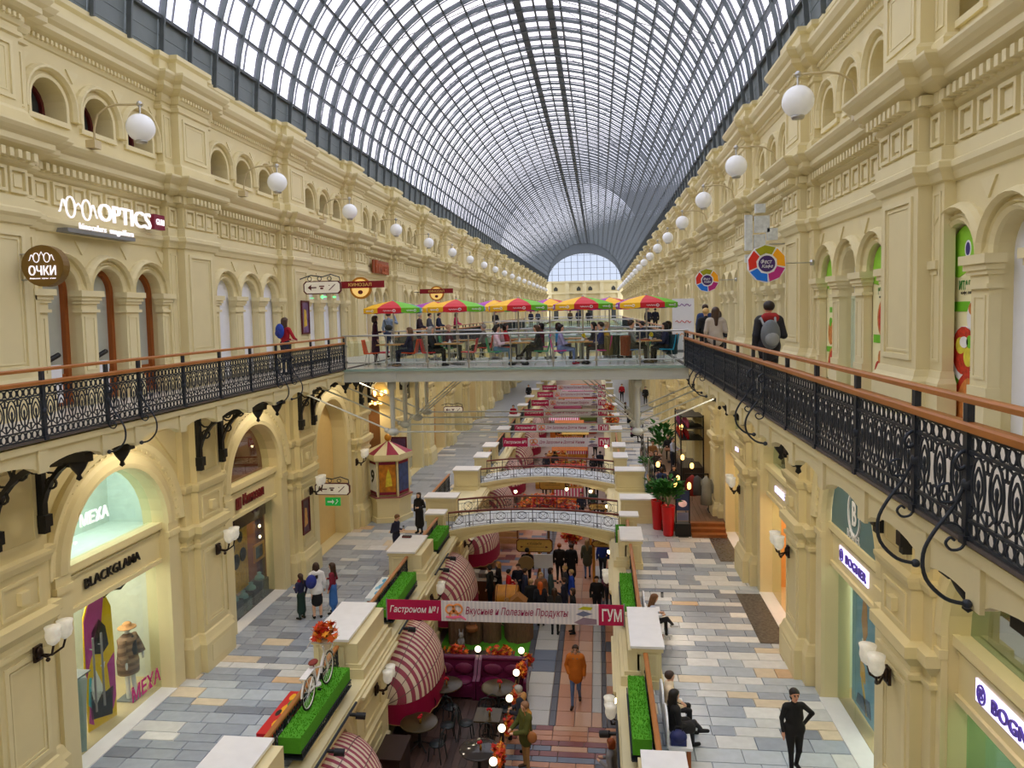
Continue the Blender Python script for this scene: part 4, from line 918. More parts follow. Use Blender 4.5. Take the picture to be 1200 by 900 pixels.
mb = MB(); mb.box(0, .05, .36, .4, 8.15, 8.4); mb.cyl((.05, .38, 8.3), (.05, .24, 8.3), .015, n=6); obj('handle', mb, GREY, DRS)
DRS = struct(link('door_2', None, None, (-XW - .08, bayY(-1, 2), 0), 0))
mb = MB(); mb.box(-.06, 0, -.5, .5, 7.32, 9.4); mb.box(0, .05, -.06, .06, 7.32, 9.4); obj('leaf', mb, WHITE, DRS)
# round five-colour signs, right
FCOL = [mat('seg_%d' % i, c, .4, emit=.1) for i, c in enumerate(((150, 150, 20), (236, 160, 20), (176, 40, 120), (20, 110, 210), (206, 44, 34)))]
def wheel(x, y, z, s, lb):
    t = thing('round_colour_sign', lb, 'sign', (x, y, z)); Rr = .5 * s
    mb = MB(); mb.prism([(Rr * 1.06 * math.cos(2 * PI * i / 10 + .3), Rr * 1.06 * math.sin(2 * PI * i / 10 + .3)) for i in range(10)], 'y', -.05, .05); obj('backing', mb, WHITE, t)
    for k in range(5):
        a0 = PI / 2 + .62 - (k + 0) * 2 * PI / 5 + .05; a1 = a0 - 2 * PI / 5 + .1; am = (a0 + a1) / 2
        mb = MB(); mb.prism([(Rr * math.cos(a0), Rr * math.sin(a0)), (Rr * 1.02 * math.cos(am), Rr * 1.02 * math.sin(am)), (Rr * math.cos(a1), Rr * math.sin(a1)), (Rr * .56 * math.cos(a1), Rr * .56 * math.sin(a1)), (Rr * .58 * math.cos(am), Rr * .58 * math.sin(am)), (Rr * .56 * math.cos(a0), Rr * .56 * math.sin(a0))][::-1], 'y', -.058, -.05); obj('colour_segment', mb, FCOL[k], t)
    mb = MB(); mb.prism([(Rr * .45 * math.cos(2 * PI * i / 20), Rr * .45 * math.sin(2 * PI * i / 20)) for i in range(20)], 'y', -.06, -.05); obj('hub', mb, mat('purple_hub', (70, 40, 110), .4), t)
    link('lettering', TXT['lavka'], t, mw=facing((-.01, -.066, .06 * s), (0, -1, 0)) @ Matrix.Scale(s, 4)); link('lettering', TXT['kafe'], t, mw=facing((.01, -.066, -.08 * s), (0, -1, 0)) @ Matrix.Scale(s, 4))
    mb = MB(); mb.cyl((.4, 0, 0), (1.0, 0, 0), .015, n=5); mb.lathe((1.0, 0, -.0), [(.05, -.06), (.05, .06)], 8); obj('bracket', mb, CHROME, t)
wheel(6.5, 17.4, 9.98, .82, 'larger five-colour round sign with purple hub, near right'); wheel(6.5, 26.6, 9.98, .78, 'smaller five-colour round sign with purple hub, farther along right wall')
t = thing('stacked_white_sign', 'stack of pale translucent letter blocks on the right frieze', 'sign', (6.75, 19.6, 10.9)); GB = mat('pale_letter_block', (214, 222, 228), .3, var=.2, scale=10)
for (a, b, c, d) in ((-.06, .3, .0, .42), (-.3, -.12, -.45, .45), (-.08, .2, -.5, -.05), (.24, .5, -.2, .1), (-.3, .5, -.75, -.55), (-.05, .2, .5, .72)):
    mb = MB(); mb.box(a, b, -.06, .06, c, d); obj('letter_block', mb, GB, t)
mb = MB(); mb.cyl((.3, 0, -.3), (.9, 0, -.3), .02, n=5); obj('bracket', mb, CHROME, t)
# alarm boxes on the frieze piers are part of the panels; globe lamps
def globe(side, y, z, lb):
    t = thing('globe_lamp', lb, 'lamp', (side * 6.2, y, z), 0 if side < 0 else PI, 'globe lamps on swan-neck arms along the top cornice')
    mb = MB(); mb.sph((0, 0, 0), .27, 20, 14); obj('globe', mb, LAMPW, t)
    mb = MB(); mb.lathe((0, 0, -.3), [(.1, 0), (.12, .04), (.1, .06)], 10); obj('drip_ring', mb, CHROME, t); mb = MB(); mb.cyl((0, 0, .25), (0, 0, .42), .02, n=6); mb.sph((0, 0, .46), .06, 8, 6); obj('finial', mb, CHROME, t)
    mb = MB(); mb.tube([(-1.0, 0, -.25), (-.98, 0, .05), (-.9, 0, .3), (-.7, 0, .43), (-.5, 0, .47), (.08, 0, .45)], .022, 6); mb.box(-1.12, -.92, -.1, .1, -.36, -.2); obj('swan_neck_arm', mb, mat('arm_cream', (206, 190, 150), .4, metal=.3), t)
ys = [13.86, 20.1, 26.2, 32.4] + [32.4 + 6.4 * i for i in range(1, 16)]
ysr = [13.6, 19.4, 25.2, 31.4] + [31.4 + 6.4 * i for i in range(1, 16)]
ords = ['nearest', 'second', 'third', 'fourth', 'fifth', 'sixth', 'seventh', 'eighth', 'ninth', 'tenth', 'eleventh', 'twelfth', 'thirteenth', 'fourteenth', 'fifteenth', 'sixteenth', 'seventeenth', 'eighteenth', 'last']
for i, y in enumerate(ys): globe(-1, y, 12.78, '%s white globe lamp on a swan-neck arm along the left cornice' % ords[i])
for i, y in enumerate(ysr): globe(1, y, 12.56, '%s white globe lamp on a swan-neck arm along the right cornice' % ords[i])
# double wall sconces
def sconce_parts(t, small=False):
    mb = MB(); mb.box(0, .05, -.09, .09, -.14, .14); mb.sph((.06, 0, 0), (.05, .08, .12), 8, 6); mb.tube([(.06, 0, -.02), (.2, 0, -.06), (.3, 0, .0), (.34, 0, .16)], .022, 6); mb.tube([(.1, 0, -.02), (.2, .12, -.08), (.3, .28, 0), (.32, .32, .14)], .022, 6); mb.sph((.2, .02, -.12), .04, 8, 6); obj('bronze_arm', mb, mat('dark_bronze', (52, 40, 36), .35, metal=.6), t)
    for c in ((.34, 0, .16), (.32, .32, .14)):
        mb = MB(); mb.lathe(c, [(.03, 0), (.1, .06), (.13, .16), (.12, .26), (.14, .34)], 12); obj('shade', mb, mat('alabaster_shade', (232, 228, 214), .35, var=.1, scale=12, emit=.2), t)
for side, y, z, lb in ((-1, 11.75, 3.1, 'double wall sconce on the pier nearest the left edge'), (-1, 18.05, 2.95, 'double wall sconce on the pier between fur shop and cinema'), (-1, 24.4, 2.95, 'double wall sconce beside the red framed film poster'), (-1, 29.3, 2.95, 'double wall sconce on the pier before the open passage'),
                       (1, 12.35, 2.95, 'double wall sconce beside the blue ski poster'), (1, 18.75, 2.9, 'double wall sconce between the teal-topped and orange shops'), (1, 25.2, 2.9, 'double wall sconce on the pier near the restaurant terrace')):
    t = thing('wall_sconce', lb, 'sconce', (side * (XW - .4), y, z), 0 if side < 0 else PI, 'alabaster wall sconces on the gallery piers'); sconce_parts(t)

# ================================================================ iron railings
def crom(pts, k=3):
    P = [Vector(p) for p in pts]; out = []
    for i in range(len(P) - 1):
        p0, p1, p2, p3 = P[max(i - 1, 0)], P[i], P[i + 1], P[min(i + 2, len(P) - 1)]
        for j in range(k):
            t = j / k; out.append(.5 * ((2 * p1) + (p2 - p0) * t + (2 * p0 - 5 * p1 + 4 * p2 - p3) * t * t + (3 * p1 - p0 - 3 * p2 + p3) * t ** 3))
    return out + [P[-1]]
def scroll_unit(mb, x, z0, z1, r=.0105):
    # one lyre of the cast-iron panel, local x along, z up, y = 0
    w_ = .112; h = z1 - z0
    mb.tube([(x + .086 * math.cos(2 * PI * i / 14), 0, z0 + h * .55 + h * .43 * math.sin(2 * PI * i / 14)) for i in range(14)], r, 4, True)
    for sg in (-1, 1):
        mb.tube(crom([(x, 0, z0 + h * .3), (x + sg * .05, 0, z0 + h * .48), (x + sg * .045, 0, z0 + h * .68), (x, 0, z0 + h * .84)], 2), r * .8, 4, caps=False)
        mb.tube(crom([(x + sg * .03, 0, z0 + h * .16), (x + sg * w_ * .95, 0, z0 + h * .02), (x + sg * w_, 0, z0 + h * .22), (x + sg * w_ * .75, 0, z0 + h * .2)], 3), r * .8, 4, caps=False)
        mb.tube(crom([(x + sg * .04, 0, z0 + h * .92), (x + sg * w_ * .98, 0, z0 + h * .99), (x + sg * w_, 0, z0 + h * .78), (x + sg * w_ * .78, 0, z0 + h * .82)], 3), r * .8, 4, caps=False)
    mb.tube([(x, 0, z0), (x, 0, z0 + h * .5)], r, 4, caps=False); mb.sph((x, 0, z0 + h * .56), (.022, .012, .045), 6, 4)
def oval(mb, x, z, rx, rz, r=.009, n=8): mb.tube([(x + rx * math.cos(2 * PI * i / n), 0, z + rz * math.sin(2 * PI * i / n)) for i in range(n)], r, 4, True)
def iron_panel(wd, z0=.05, h=.74):
    mb = MB(); n = max(2, round(wd / .23)); st = wd / n
    for z in (z0, z0 + .13, z0 + h - .13, z0 + h): mb.box(-wd / 2, wd / 2, -.013, .013, z - .011, z + .011)
    for i in range(n):
        x = -wd / 2 + st * (i + .5); scroll_unit(mb, x, z0 + .14, z0 + h - .14)
        for e in (-.25, .25):
            oval(mb, x + e * st, z0 + .065, st * .2, .055); oval(mb, x + e * st, z0 + h - .065, st * .2, .055)
    for i in range(n * 2 + 1):
        x = -wd / 2 + st * i / 2; mb.sph((x, 0, z0 + .065), (.013, .013, .05), 4, 4); mb.sph((x, 0, z0 + h - .065), (.013, .013, .05), 4, 4)
    return mb
def iron_simple(wd, z0=.05, h=.74):
    mb = MB()
    for z in (z0, z0 + .13, z0 + h - .13, z0 + h): mb.box(-wd / 2, wd / 2, -.012, .012, z - .012, z + .012)
    n = round(wd / .115)
    for i in range(n + 1): mb.box(-wd / 2 + wd * i / n - .009, -wd / 2 + wd * i / n + .009, -.008, .008, z0, z0 + h)
    for i in range(n // 2): oval(mb, -wd / 2 + wd * (i + .5) / (n // 2), z0 + h / 2, .085, .2, .01, 8)
    return mb
PW = {}
def panel_mesh(wd, simple):
    k = (round(wd, 2), simple)
    if k not in PW: PW[k] = (iron_simple if simple else iron_panel)(wd).mesh('scroll_panel', IRON)
    return PW[k]
mb = MB(); mb.box(-.025, .025, -.03, .03, 0, 1.0); mb.sph((0, 0, .42), (.045, .045, .06), 8, 6); mb.box(-.04, .04, -.04, .04, 0, .06); POSTM = mb.mesh('railing_post', IRON)
mb = MB(); mb.box(-.025, .025, -.03, .03, 0, .81); mb.sph((0, 0, .42), (.045, .045, .06), 8, 6); mb.box(-.04, .04, -.04, .04, 0, .06); POSTS = mb.mesh('railing_post', IRON)
def g_scrollarm(mb):
    # outward S-scroll standing off the railing (local y outward)
    mb.tube(crom([(0, .03, .56), (0, .08, .53), (0, .11, .58), (0, .08, .64), (0, .03, .66), (0, -.01, .6), (0, .03, .45), (0, .12, .25), (0, .24, .08), (0, .31, -.08), (0, .29, -.26), (0, .16, -.4), (0, .02, -.44)], 4), .015, 6)
    mb.tube(crom([(0, .2, .14), (0, .1, .14), (0, .03, .06), (0, .05, -.03), (0, .12, -.05), (0, .16, 0), (0, .13, .04), (0, .1, .02)], 4), .011, 5); mb.tube(crom([(0, .1, .3), (0, .2, .3), (0, .22, .4), (0, .15, .43), (0, .14, .37)], 4), .011, 5); mb.sph((0, .01, -.44), .035, 8, 6)
mb = MB(); g_scrollarm(mb); SARM = mb.mesh('scroll_arm', IRON)
def rail_run(t, x, y0, y1, z, side, ys, simple_from=30, top=True, oak=OAK):
    def bar(nm, w_, z0, z1, xo):
        mb = MB(); mb.prism([(x + xo - w_, z0), (x + xo + w_, z0), (x + xo + w_, z1 - .015), (x + xo + w_ * .6, z1), (x + xo - w_ * .6, z1), (x + xo - w_, z1 - .015)], 'y', y0, y1); 
        mb.v = [(a, b, c) for a, b, c in mb.v]; obj(nm, mb, oak, t)
    bar('handrail', .055, z + .81, z + .87, 0)
    if top: bar('upper_rail', .04, z + 1.0, z + 1.05, side * .02)
    for a, b in zip(ys[:-1], ys[1:]):
        link('railing_post', POSTM if top else POSTS, t, (x, a, z)); wd = b - a - .06
        link('scroll_panel', panel_mesh(wd, (a + b) / 2 > simple_from), t, (x, (a + b) / 2, z), PI / 2)
    link('railing_post', POSTM if top else POSTS, t, (x, ys[-1], z))
def gal_ys(side, y0, y1):
    c0 = LC if side < 0 else RC; out = []
    for k in range(-3, 16):
        for s in SEG[:-1]: out.append(c0 + PER * k + (s if side < 0 else -s))
        out.append(c0 + PER * k + (3.2 + .43 if side < 0 else -(3.2 + .43)))
    out = sorted(set(round(v, 2) for v in out)); o2 = [out[0]]
    for v in out[1:]:
        if v - o2[-1] > .3: o2.append(v)
    return [v for v in o2 if y0 + .15 < v < y1 - .15]
for side, nm, a0 in ((-1, 'left', 6.0), (1, 'right', 4.0)):
    for (y0, y1), lb in (((a0, 22.45), 'black scroll-iron balcony railing with two oak rails along the near %s gallery' % nm), ((28.1, 51.0), 'black iron balcony railing along the %s gallery beyond the cafe bridge' % nm), ((57.2, 79.8), 'black iron balcony railing along the far %s gallery past the second bridge' % nm)):
        t = thing('balcony_railing', lb, 'railing'); ys = [y0] + gal_ys(side, y0, y1) + [y1]
        rail_run(t, side * (XB - .08), y0, y1, 7.3, side, ys)
        if y0 < 10:
            for v in ys:
                c0 = LC if side < 0 else RC
                ph = ((v - (c0 + 3.2) + 3.2) % PER) - 3.2
                if abs(abs(ph) - .43) < .12: link('scroll_arm', SARM, t, (side * (XB - .06), v, 7.3), PI / 2 if side > 0 else -PI / 2)
# ================================================================ mid-level posts, railings, ledges
def post(x0, x1, y0, y1, lb, h=1.0):
    t = thing('stone_post', lb, 'post'); mb = MB()
    mb.box(x0 + .07, x1 - .07, y0 + .07, y1 - .07, 0, h); mb.box(x0 + .02, x1 - .02, y0 + .02, y1 - .02, 0, .2); mb.box(x0 + .03, x1 - .03, y0 + .03, y1 - .03, h - .1, h); obj('shaft', mb, CREAM, t)
    mb = MB(); mb.hexa([(x0, y0, h), (x1, y0, h), (x1, y1, h), (x0, y1, h)], [(x0, y0, h + .06), (x1, y0, h + .06), (x1, y1, h + .06), (x0, y1, h + .06)]); obj('marble_cap', mb, STONEW, t)
    for yy, d in ((y0 + .07, -1),):
        mb = MB(); w_ = (x1 - x0); 
        a, b = x0 + .16, x1 - .16
        for (p, q, r_, s_) in ((a, b, .28, .32), (a, b, .8, .84), (a, a + .05, .32, .8), (b - .05, b, .32, .8)): mb.box(p, q, yy - .02, yy, r_, s_)
        obj('panel_moulding', mb, CREAM2, t)
    sx = x1 - .07 if x1 < 0 else x0 + .07
    mb = MB(); e = .02 if x1 < 0 else -.02; a, b = y0 + .2, y1 - .2; xa, xb = sorted((sx, sx + e))
    for (p, q, r_, s_) in ((a, b, .28, .32), (a, b, .8, .84), (a, a + .06, .32, .8), (b - .06, b, .32, .8)): mb.box(xa, xb, p, q, r_, s_)
    obj('panel_moulding', mb, CREAM2, t)
    if y1 < 30 and x1 - x0 < 1.1 and y1 - y0 > 1:
        sg = -1 if x1 < 0 else 1; mb = MB(); a, b = sorted((sg * 3.12, sg * 3.6)); mb.box(a, b, y0 - .05, y1 + .05, .1, .34); a, b = sorted((sg * 3.2, sg * 3.6)); mb.box(a, b, y0, y1, .34, .44); a, b = sorted((sg * 3.3, sg * 3.6)); mb.box(a, b, y0 + .05, y1 - .05, .44, .94); obj('pedestal_base', mb, CREAM2, t)
    return t
LP = [(10.4, 12.86), (17.05, 19.4), (23.7, 25.6)]; RP = [(10.6, 13.05), (17.2, 19.55), (25.4, 27.0)]
lbs = ['cut off by the bottom edge of the picture', 'beside the bicycle planter', 'beside the person in a dark suit']
for (a, b), l in zip(LP, ['white-capped stone post at the bottom edge, left of the red bench', 'white-capped stone post just beyond the white bicycle', 'white-capped stone post where the person in a dark suit stands']): post(-4.5, -3.5, a, b, l)
for (a, b), l in zip(RP, ['white-capped stone post at the bottom edge, right of centre', 'white-capped stone post at the right end of the nearest banner', 'white-capped stone post before the near footbridge, right side']): post(3.35, 4.15, a, b, l)
post(-4.3, -3.5, 28.4, 29.1, 'small capped post at the left end of the near footbridge'); post(3.4, 4.15, 28.4, 29.1, 'small capped post at the right end of the near footbridge')
post(-4.95, -3.5, 31.0, 31.9, 'wide stepped stone post behind the left end of the near footbridge'); post(3.5, 5.05, 31.0, 31.9, 'wide stepped stone post behind the right end of the near footbridge')
post(-4.75, -3.4, 36.3, 37.3, 'wide panelled stone post at the left end of the second footbridge', 1.05); post(3.4, 4.9, 36.3, 37.3, 'wide panelled stone post at the right end of the second footbridge', 1.05); post(5.2, 5.9, 37.4, 38.0, 'narrow stone post by the glass screen of the terrace')
far_y = [40.5, 43.7, 50.1, 56.5, 62.9, 69.3, 75.7, 82.1, 88.5, 94.9]
for i, yy in enumerate(far_y):
    for sg, nm in ((-1, 'left'), (1, 'right')):
        post(*( (-4.3, -3.45) if sg < 0 else (3.4, 4.2)), yy - .6, yy + .9, '%s white-capped stone post beyond the second footbridge, %s side' % (ords[i], nm))
spans_l = [(12.86, 17.05), (19.4, 23.7), (25.6, 28.4)]; spans_r = [(13.05, 17.2), (19.55, 25.4), (27.0, 28.4)]
def mid_rail(x, a, b, lb, ext=0):
    t = thing('gallery_railing', lb, 'railing'); n = max(1, round((b - a) / 1.0)); a += .04; b -= .04; ys = [a + .03 + (b - a - .06) * i / n for i in range(n + 1)]
    rail_run(t, x, a, b, .06, 1 if x > 0 else -1, ys, 24, False); return t
for i, (a, b) in enumerate(spans_l): mid_rail(-3.78, a, b, ['oak-topped iron railing behind the white bicycle, lower left', 'oak-topped iron railing behind the long grass box, left', 'oak-topped iron railing before the near footbridge, left'][i])
for i, (a, b) in enumerate(spans_r): mid_rail(3.7, a, b, ['oak-topped iron railing behind the bench with two people', 'oak-topped iron railing behind the seated woman with a phone', 'oak-topped iron railing before the near footbridge, right'][i])
mid_rail(-4.9, 31.9, 36.3, 'oak-topped iron railing beside the cream ledge, left'); mid_rail(5.0, 31.9, 36.3, 'oak-topped iron railing beside the terrace, right')
for i, (a, b) in enumerate(zip([41.4, 44.6, 51, 57.4, 63.8], [43.1, 49.5, 55.9, 62.3, 68.7])):
    for sg, nm in ((-1, 'left'), (1, 'right')): mid_rail(sg * 3.75, a, b, '%s stretch of iron railing beyond the second footbridge, %s side' % (ords[i], nm))
LG = struct(link('trim_3', None)); mb = MB(); mb.box(-4.85, -3.3, 31.6, 36.6, .0, .04); obj('ledge_slab', mb, PANELC, LG); mb = MB(); mb.box(3.3, 4.95, 31.6, 36.6, .0, .04); obj('ledge_slab', mb, PANELC, LG)
# grass boxes in wire baskets
def grass_box(x0, x1, y0, y1, lb):
    t = thing('planter_box', lb, 'planter'); mb = MB(); mb.box(x0, x1, y0, y1, .42, .74); obj('artificial_grass', mb, GRASSM, t)
    tf = MB()
    for i in range(int((y1 - y0) * 260)):
        x, y = R.uniform(x0, x1), R.uniform(y0, y1); tf.add([(x - .012, y, .73), (x + .012, y, .73), (x + R.uniform(-.02, .02), y + R.uniform(-.02, .02), .73 + R.uniform(.03, .06))], [(0, 1, 2)])
    stuff(obj('grass_blades', tf, GRASSM, t))
    xo = x1 + .02 if x0 < 0 else x0 - .02; mb = MB()
    for z in (.3, .44): mb.box(xo - .012, xo + .012, y0, y1, z, z + .02)
    n = int((y1 - y0) / .16)
    for i in range(n): yc = y0 + (i + .5) * (y1 - y0) / n; mb.tube([(xo, yc + .06 * math.cos(2 * PI * j / 8), .37 + .06 * math.sin(2 * PI * j / 8)) for j in range(8)], .01, 4, True)
    mb.box(min(x0, x1), max(x0, x1), y0 - .02, y0, .3, .32); mb.box(min(xo, x0), max(xo, x1), y0, y1, .28, .3); obj('wire_basket', mb, IRON, t); return t
grass_box(-3.68, -3.22, 13.4, 16.3, 'green artificial grass box under the white bicycle'); grass_box(-3.68, -3.22, 19.9, 22.7, 'green artificial grass box at the left end of the nearest banner'); grass_box(-3.68, -3.22, 25.9, 27.9, 'green artificial grass box near the woman in black, left')
grass_box(3.25, 3.62, 13.9, 16.4, 'green artificial grass box beside the bench, lower right'); grass_box(3.25, 3.62, 20.2, 23.0, 'green artificial grass box behind the seated woman with a phone'); grass_box(3.25, 3.62, 27.05, 28.3, 'green artificial grass box below the near footbridge railing, right')
# ================================================================ stone footbridges over the well
def hump(x): return .38 * (1 - (x / 3.4) ** 2)
def footbridge(y0, y1, nm, lb):
    r = sroot(nm); N = 16; xs = [-3.4 + 6.8 * i / N for i in range(N + 1)]
    mb = MB(); mb.prism([(x, .26 + hump(x)) for x in xs] + [(x, -.3 + .68 * (1 - (x / 3.4) ** 2)) for x in xs[::-1]], 'y', y0, y1); obj('arch_slab', mb, CREAM, r)
    for yy in (y0 - .05, y1):
        mb = MB(); mb.prism([(x, .27 + hump(x)) for x in xs] + [(x, .12 + hump(x)) for x in xs[::-1]], 'y', yy, yy + .05); mb.prism([(x, -.17 + .66 * (1 - (x / 3.4) ** 2)) for x in xs] + [(x, -.3 + .68 * (1 - (x / 3.4) ** 2)) for x in xs[::-1]], 'y', yy, yy + .05); obj('edge_moulding', mb, CREAM2, r)
    mb = MB(); mb.prism([(x, .285 + hump(x)) for x in xs] + [(x, .26 + hump(x)) for x in xs[::-1]], 'y', y0 + .1, y1 - .1); obj('paving', mb, mat('bridge_stone', (206, 214, 224), .3, var=.1), r)
    for yy, w2 in ((y0 + .05, 'near'), (y1 - .05, 'far')):
        t = thing('bridge_railing', lb % w2, 'railing'); mb = MB()
        mb.tube([(x, yy, 1.0 + .19 * (1 - (x / 3.4) ** 2)) for x in xs], .045, 6); obj('handrail', mb, mat('mahogany_rail', (112, 50, 34), .35, var=.1), t)
        P = [-3.4 + 6.8 * i / 8 for i in range(9)]
        for a, b in zip(P[:-1], P[1:]):
            za, zb = .3 + hump(a), .3 + hump(b); mb = MB(); m_ = (a + b) / 2; zm = (za + zb) / 2; wd = b - a
            def pt(u, v): x = a + wd * u; return (x, yy, .3 + hump(x) + v * (.7 + .19 * (1 - (x / 3.4) ** 2) - hump(x)))
            for v in (.08, .3, .74): mb.tube([pt(0, v), pt(.5, v), pt(1, v)], .009, 4)
            for u in (.18, .82, .34, .66): mb.tube([pt(u, .0 if u in (.18, .82) else .3), pt(u, .3 if u in (.34, .66) and False else .74)], .008, 4)
            mb.tube([pt(.5 + .24 * math.cos(2 * PI * i / 14), .52 + .3 * math.sin(2 * PI * i / 14)) for i in range(14)], .011, 4, True)
            mb.tube([pt(.34, .3), pt(.66, .74)], .008, 4); mb.tube([pt(.34, .74), pt(.66, .3)], .008, 4)
            for u in (.09, .91): mb.tube([pt(u + .07 * math.cos(2 * PI * i / 8), .18 + .1 * math.sin(2 * PI * i / 8)) for i in range(8)], .009, 4, True)
            obj('wrought_panel', mb, IRON, t)
        for a in P: mb = MB(); mb.box(a - .014, a + .014, yy - .014, yy + .014, .3 + hump(a), 1.0 + .19 * (1 - (a / 3.4) ** 2)); obj('baluster', mb, IRON, t)
footbridge(28.7, 30.9, 'floor_bridge', 'mahogany-railed wrought parapet on the %s side of the near footbridge'); footbridge(36.95, 39.15, 'floor_bridge', 'mahogany-railed wrought parapet on the %s side of the second footbridge')
# ================================================================ steel cafe bridges of the top gallery
def cafe_bridge(y0, y1, nm, lb, detail=True):
    r = sroot(nm); w_ = XB + .02
    mb = MB(); mb.box(-w_, w_, y0 + .05, y1 - .05, 7.2, 7.3); obj('deck', mb, mat('deck_glass_white', (206, 212, 206), .25, var=.04), r)
    for yy in (y0, y1 - .12): mb = MB(); mb.box(-w_, w_, yy, yy + .12, 6.93, 7.23); mb.box(-w_, w_, yy - .03, yy + .15, 6.9, 6.95); mb.box(-w_, w_, yy - .03, yy + .15, 7.2, 7.24); obj('edge_girder', mb, STEEL, r)
    mb = MB(); mb.box(-w_, w_, y0 - .06, y0 + .06, 7.24, 7.32); obj('glass_edge', mb, mat('deck_edge_green', (150, 176, 168), .15), r)
    for x in (-3.9, 3.9): mb = MB(); mb.box(x - .28, x + .28, y0 - .03, y0, 6.95, 7.2); obj('splice_plate', mb, STEEL, r)
    for yy in [y0 + .3, y0 + 1.85, y0 + 3.5, y0 + 5.0] if detail else [y0 + .3]:
        for sg in (-1, 1):
            x = sg * 3.86; mb = MB(); mb.lathe((x, yy, 5.3), [(.05, 0), (.07, .1), (.085, .9), (.075, 1.3), (.14, 1.36), (.14, 1.62)], 10); obj('strut', mb, STEEL, r)
            mb = MB(); mb.sph((x, yy, 5.27), (.2, .13, .13), 10, 8); mb.sph((x + sg * .2, yy, 5.32), (.1, .08, .08), 8, 6); obj('node', mb, STEEL, r)
            mb = MB(); mb.cyl((x, yy, 5.27), (sg * 7.3, yy, 6.75), .028, n=6); obj('tension_rod', mb, STEEL, r)
            mb = MB(); mb.cyl((x, yy, 5.3), (sg * 1.9, yy, 6.95), .02, n=6); obj('tension_rod', mb, STEEL, r) if yy > y0 + 1 else None
        mb = MB(); mb.cyl((-3.86, yy, 5.27), (3.86, yy, 5.27), .026, n=6); obj('tie_bar', mb, STEEL, r)
    for yy, w2 in ((y0 + .08, 'near'), (y1 - .08, 'far')):
        t = thing('glass_balustrade', lb % w2, 'railing'); xs = [-5.25 + 10.5 * i / 8 for i in range(9)]
        mb = MB(); mb.cyl((-w_, yy, 8.36), (w_, yy, 8.36), .028, n=8); obj('handrail', mb, CHROME, t)
        mb = MB(); mb.cyl((-w_, yy, 7.5), (w_, yy, 7.5), .018, n=6); obj('lower_rail', mb, CHROME, t)
        for x in xs: mb = MB(); mb.cyl((x, yy, 7.3), (x, yy, 8.34), .024, n=8); mb.box(x - .05, x + .05, yy - .03, yy + .03, 8.02, 8.06); mb.box(x - .05, x + .05, yy - .03, yy + .03, 7.5, 7.56); obj('stanchion', mb, CHROME, t)
        for a, b in zip(xs[:-1], xs[1:]): mb = MB(); mb.box(a + .05, b - .05, yy - .004, yy + .004, 7.42, 8.2); obj('glass_pane', mb, CLEARG, t)
cafe_bridge(22.5, 27.95, 'floor_cafe_bridge', 'steel and glass balustrade on the %s side of the first cafe bridge'); cafe_bridge(51.2, 57.0, 'floor_cafe_bridge', 'steel and glass balustrade on the %s side of the far cafe bridge', False)
cafe_bridge(80, 85.8, 'floor_cafe_bridge', 'steel and glass balustrade on the %s side of the third, farthest cafe bridge', False)

# ================================================================ people: one continuous surface each, grown from a distance field
def nets(vol, org, h):
    s = vol < 0; nx, ny, nz = vol.shape
    idx = np.zeros((nx - 1, ny - 1, nz - 1), int); cnt = np.zeros((nx - 1, ny - 1, nz - 1)); pos = np.zeros((nx - 1, ny - 1, nz - 1, 3))
    co = [(i, j, k) for i in (0, 1) for j in (0, 1) for k in (0, 1)]
    def sub(a, c): return a[c[0]:nx - 1 + c[0], c[1]:ny - 1 + c[1], c[2]:nz - 1 + c[2]]
    for a in co:
        for ax in range(3):
            if a[ax]: continue
            b = list(a); b[ax] = 1; va, vb = sub(vol, a), sub(vol, b); m = (va < 0) != (vb < 0)
            t = np.where(m, va / np.where(m, va - vb, 1), 0); cnt += m
            for d in range(3): pos[..., d] += np.where(m, a[d] + (t if d == ax else 0), 0)
    act = cnt > 0; ii = np.argwhere(act); idx[act] = np.arange(len(ii))
    V = (ii + pos[act] / cnt[act][:, None]) * h + org; F = []
    for ax in range(3):
        o1, o2 = [d for d in range(3) if d != ax]
        sl0 = [slice(1, -1)] * 3; sl0[ax] = slice(0, -1); sl1 = list(sl0); sl1[ax] = slice(1, None)
        A, B = s[tuple(sl0)], s[tuple(sl1)]; e = np.argwhere(A != B)
        if not len(e): continue
        inn = A[tuple(e.T)]; base = e.copy(); base[:, o1] += 1; base[:, o2] += 1
        q = []
        for d1, d2 in ((-1, -1), (0, -1), (0, 0), (-1, 0)):
            p = base.copy(); p[:, o1] += d1; p[:, o2] += d2; q.append(idx[tuple(p.T)])
        q = np.stack(q, 1); flip = inn if ax != 1 else ~inn
        q[~flip] = q[~flip][:, ::-1]; F.append(q)
    return V, np.concatenate(F)
def sdf(P, pr):
    a, b, ra, rb, sq = pr[0], pr[1], pr[2], pr[3], pr[4]
    S = np.array([1, 1 / sq, 1]); p, A, B = P * S, np.array(a) * S, np.array(b) * S; ba = B - A; L = ba @ ba
    t = np.clip(((p - A) @ ba) / L, 0, 1) if L > 1e-9 else np.zeros(p.shape[:-1])
    q = p - A - t[..., None] * ba
    return np.sqrt((q * q).sum(-1)) - (ra + (rb - ra) * t)
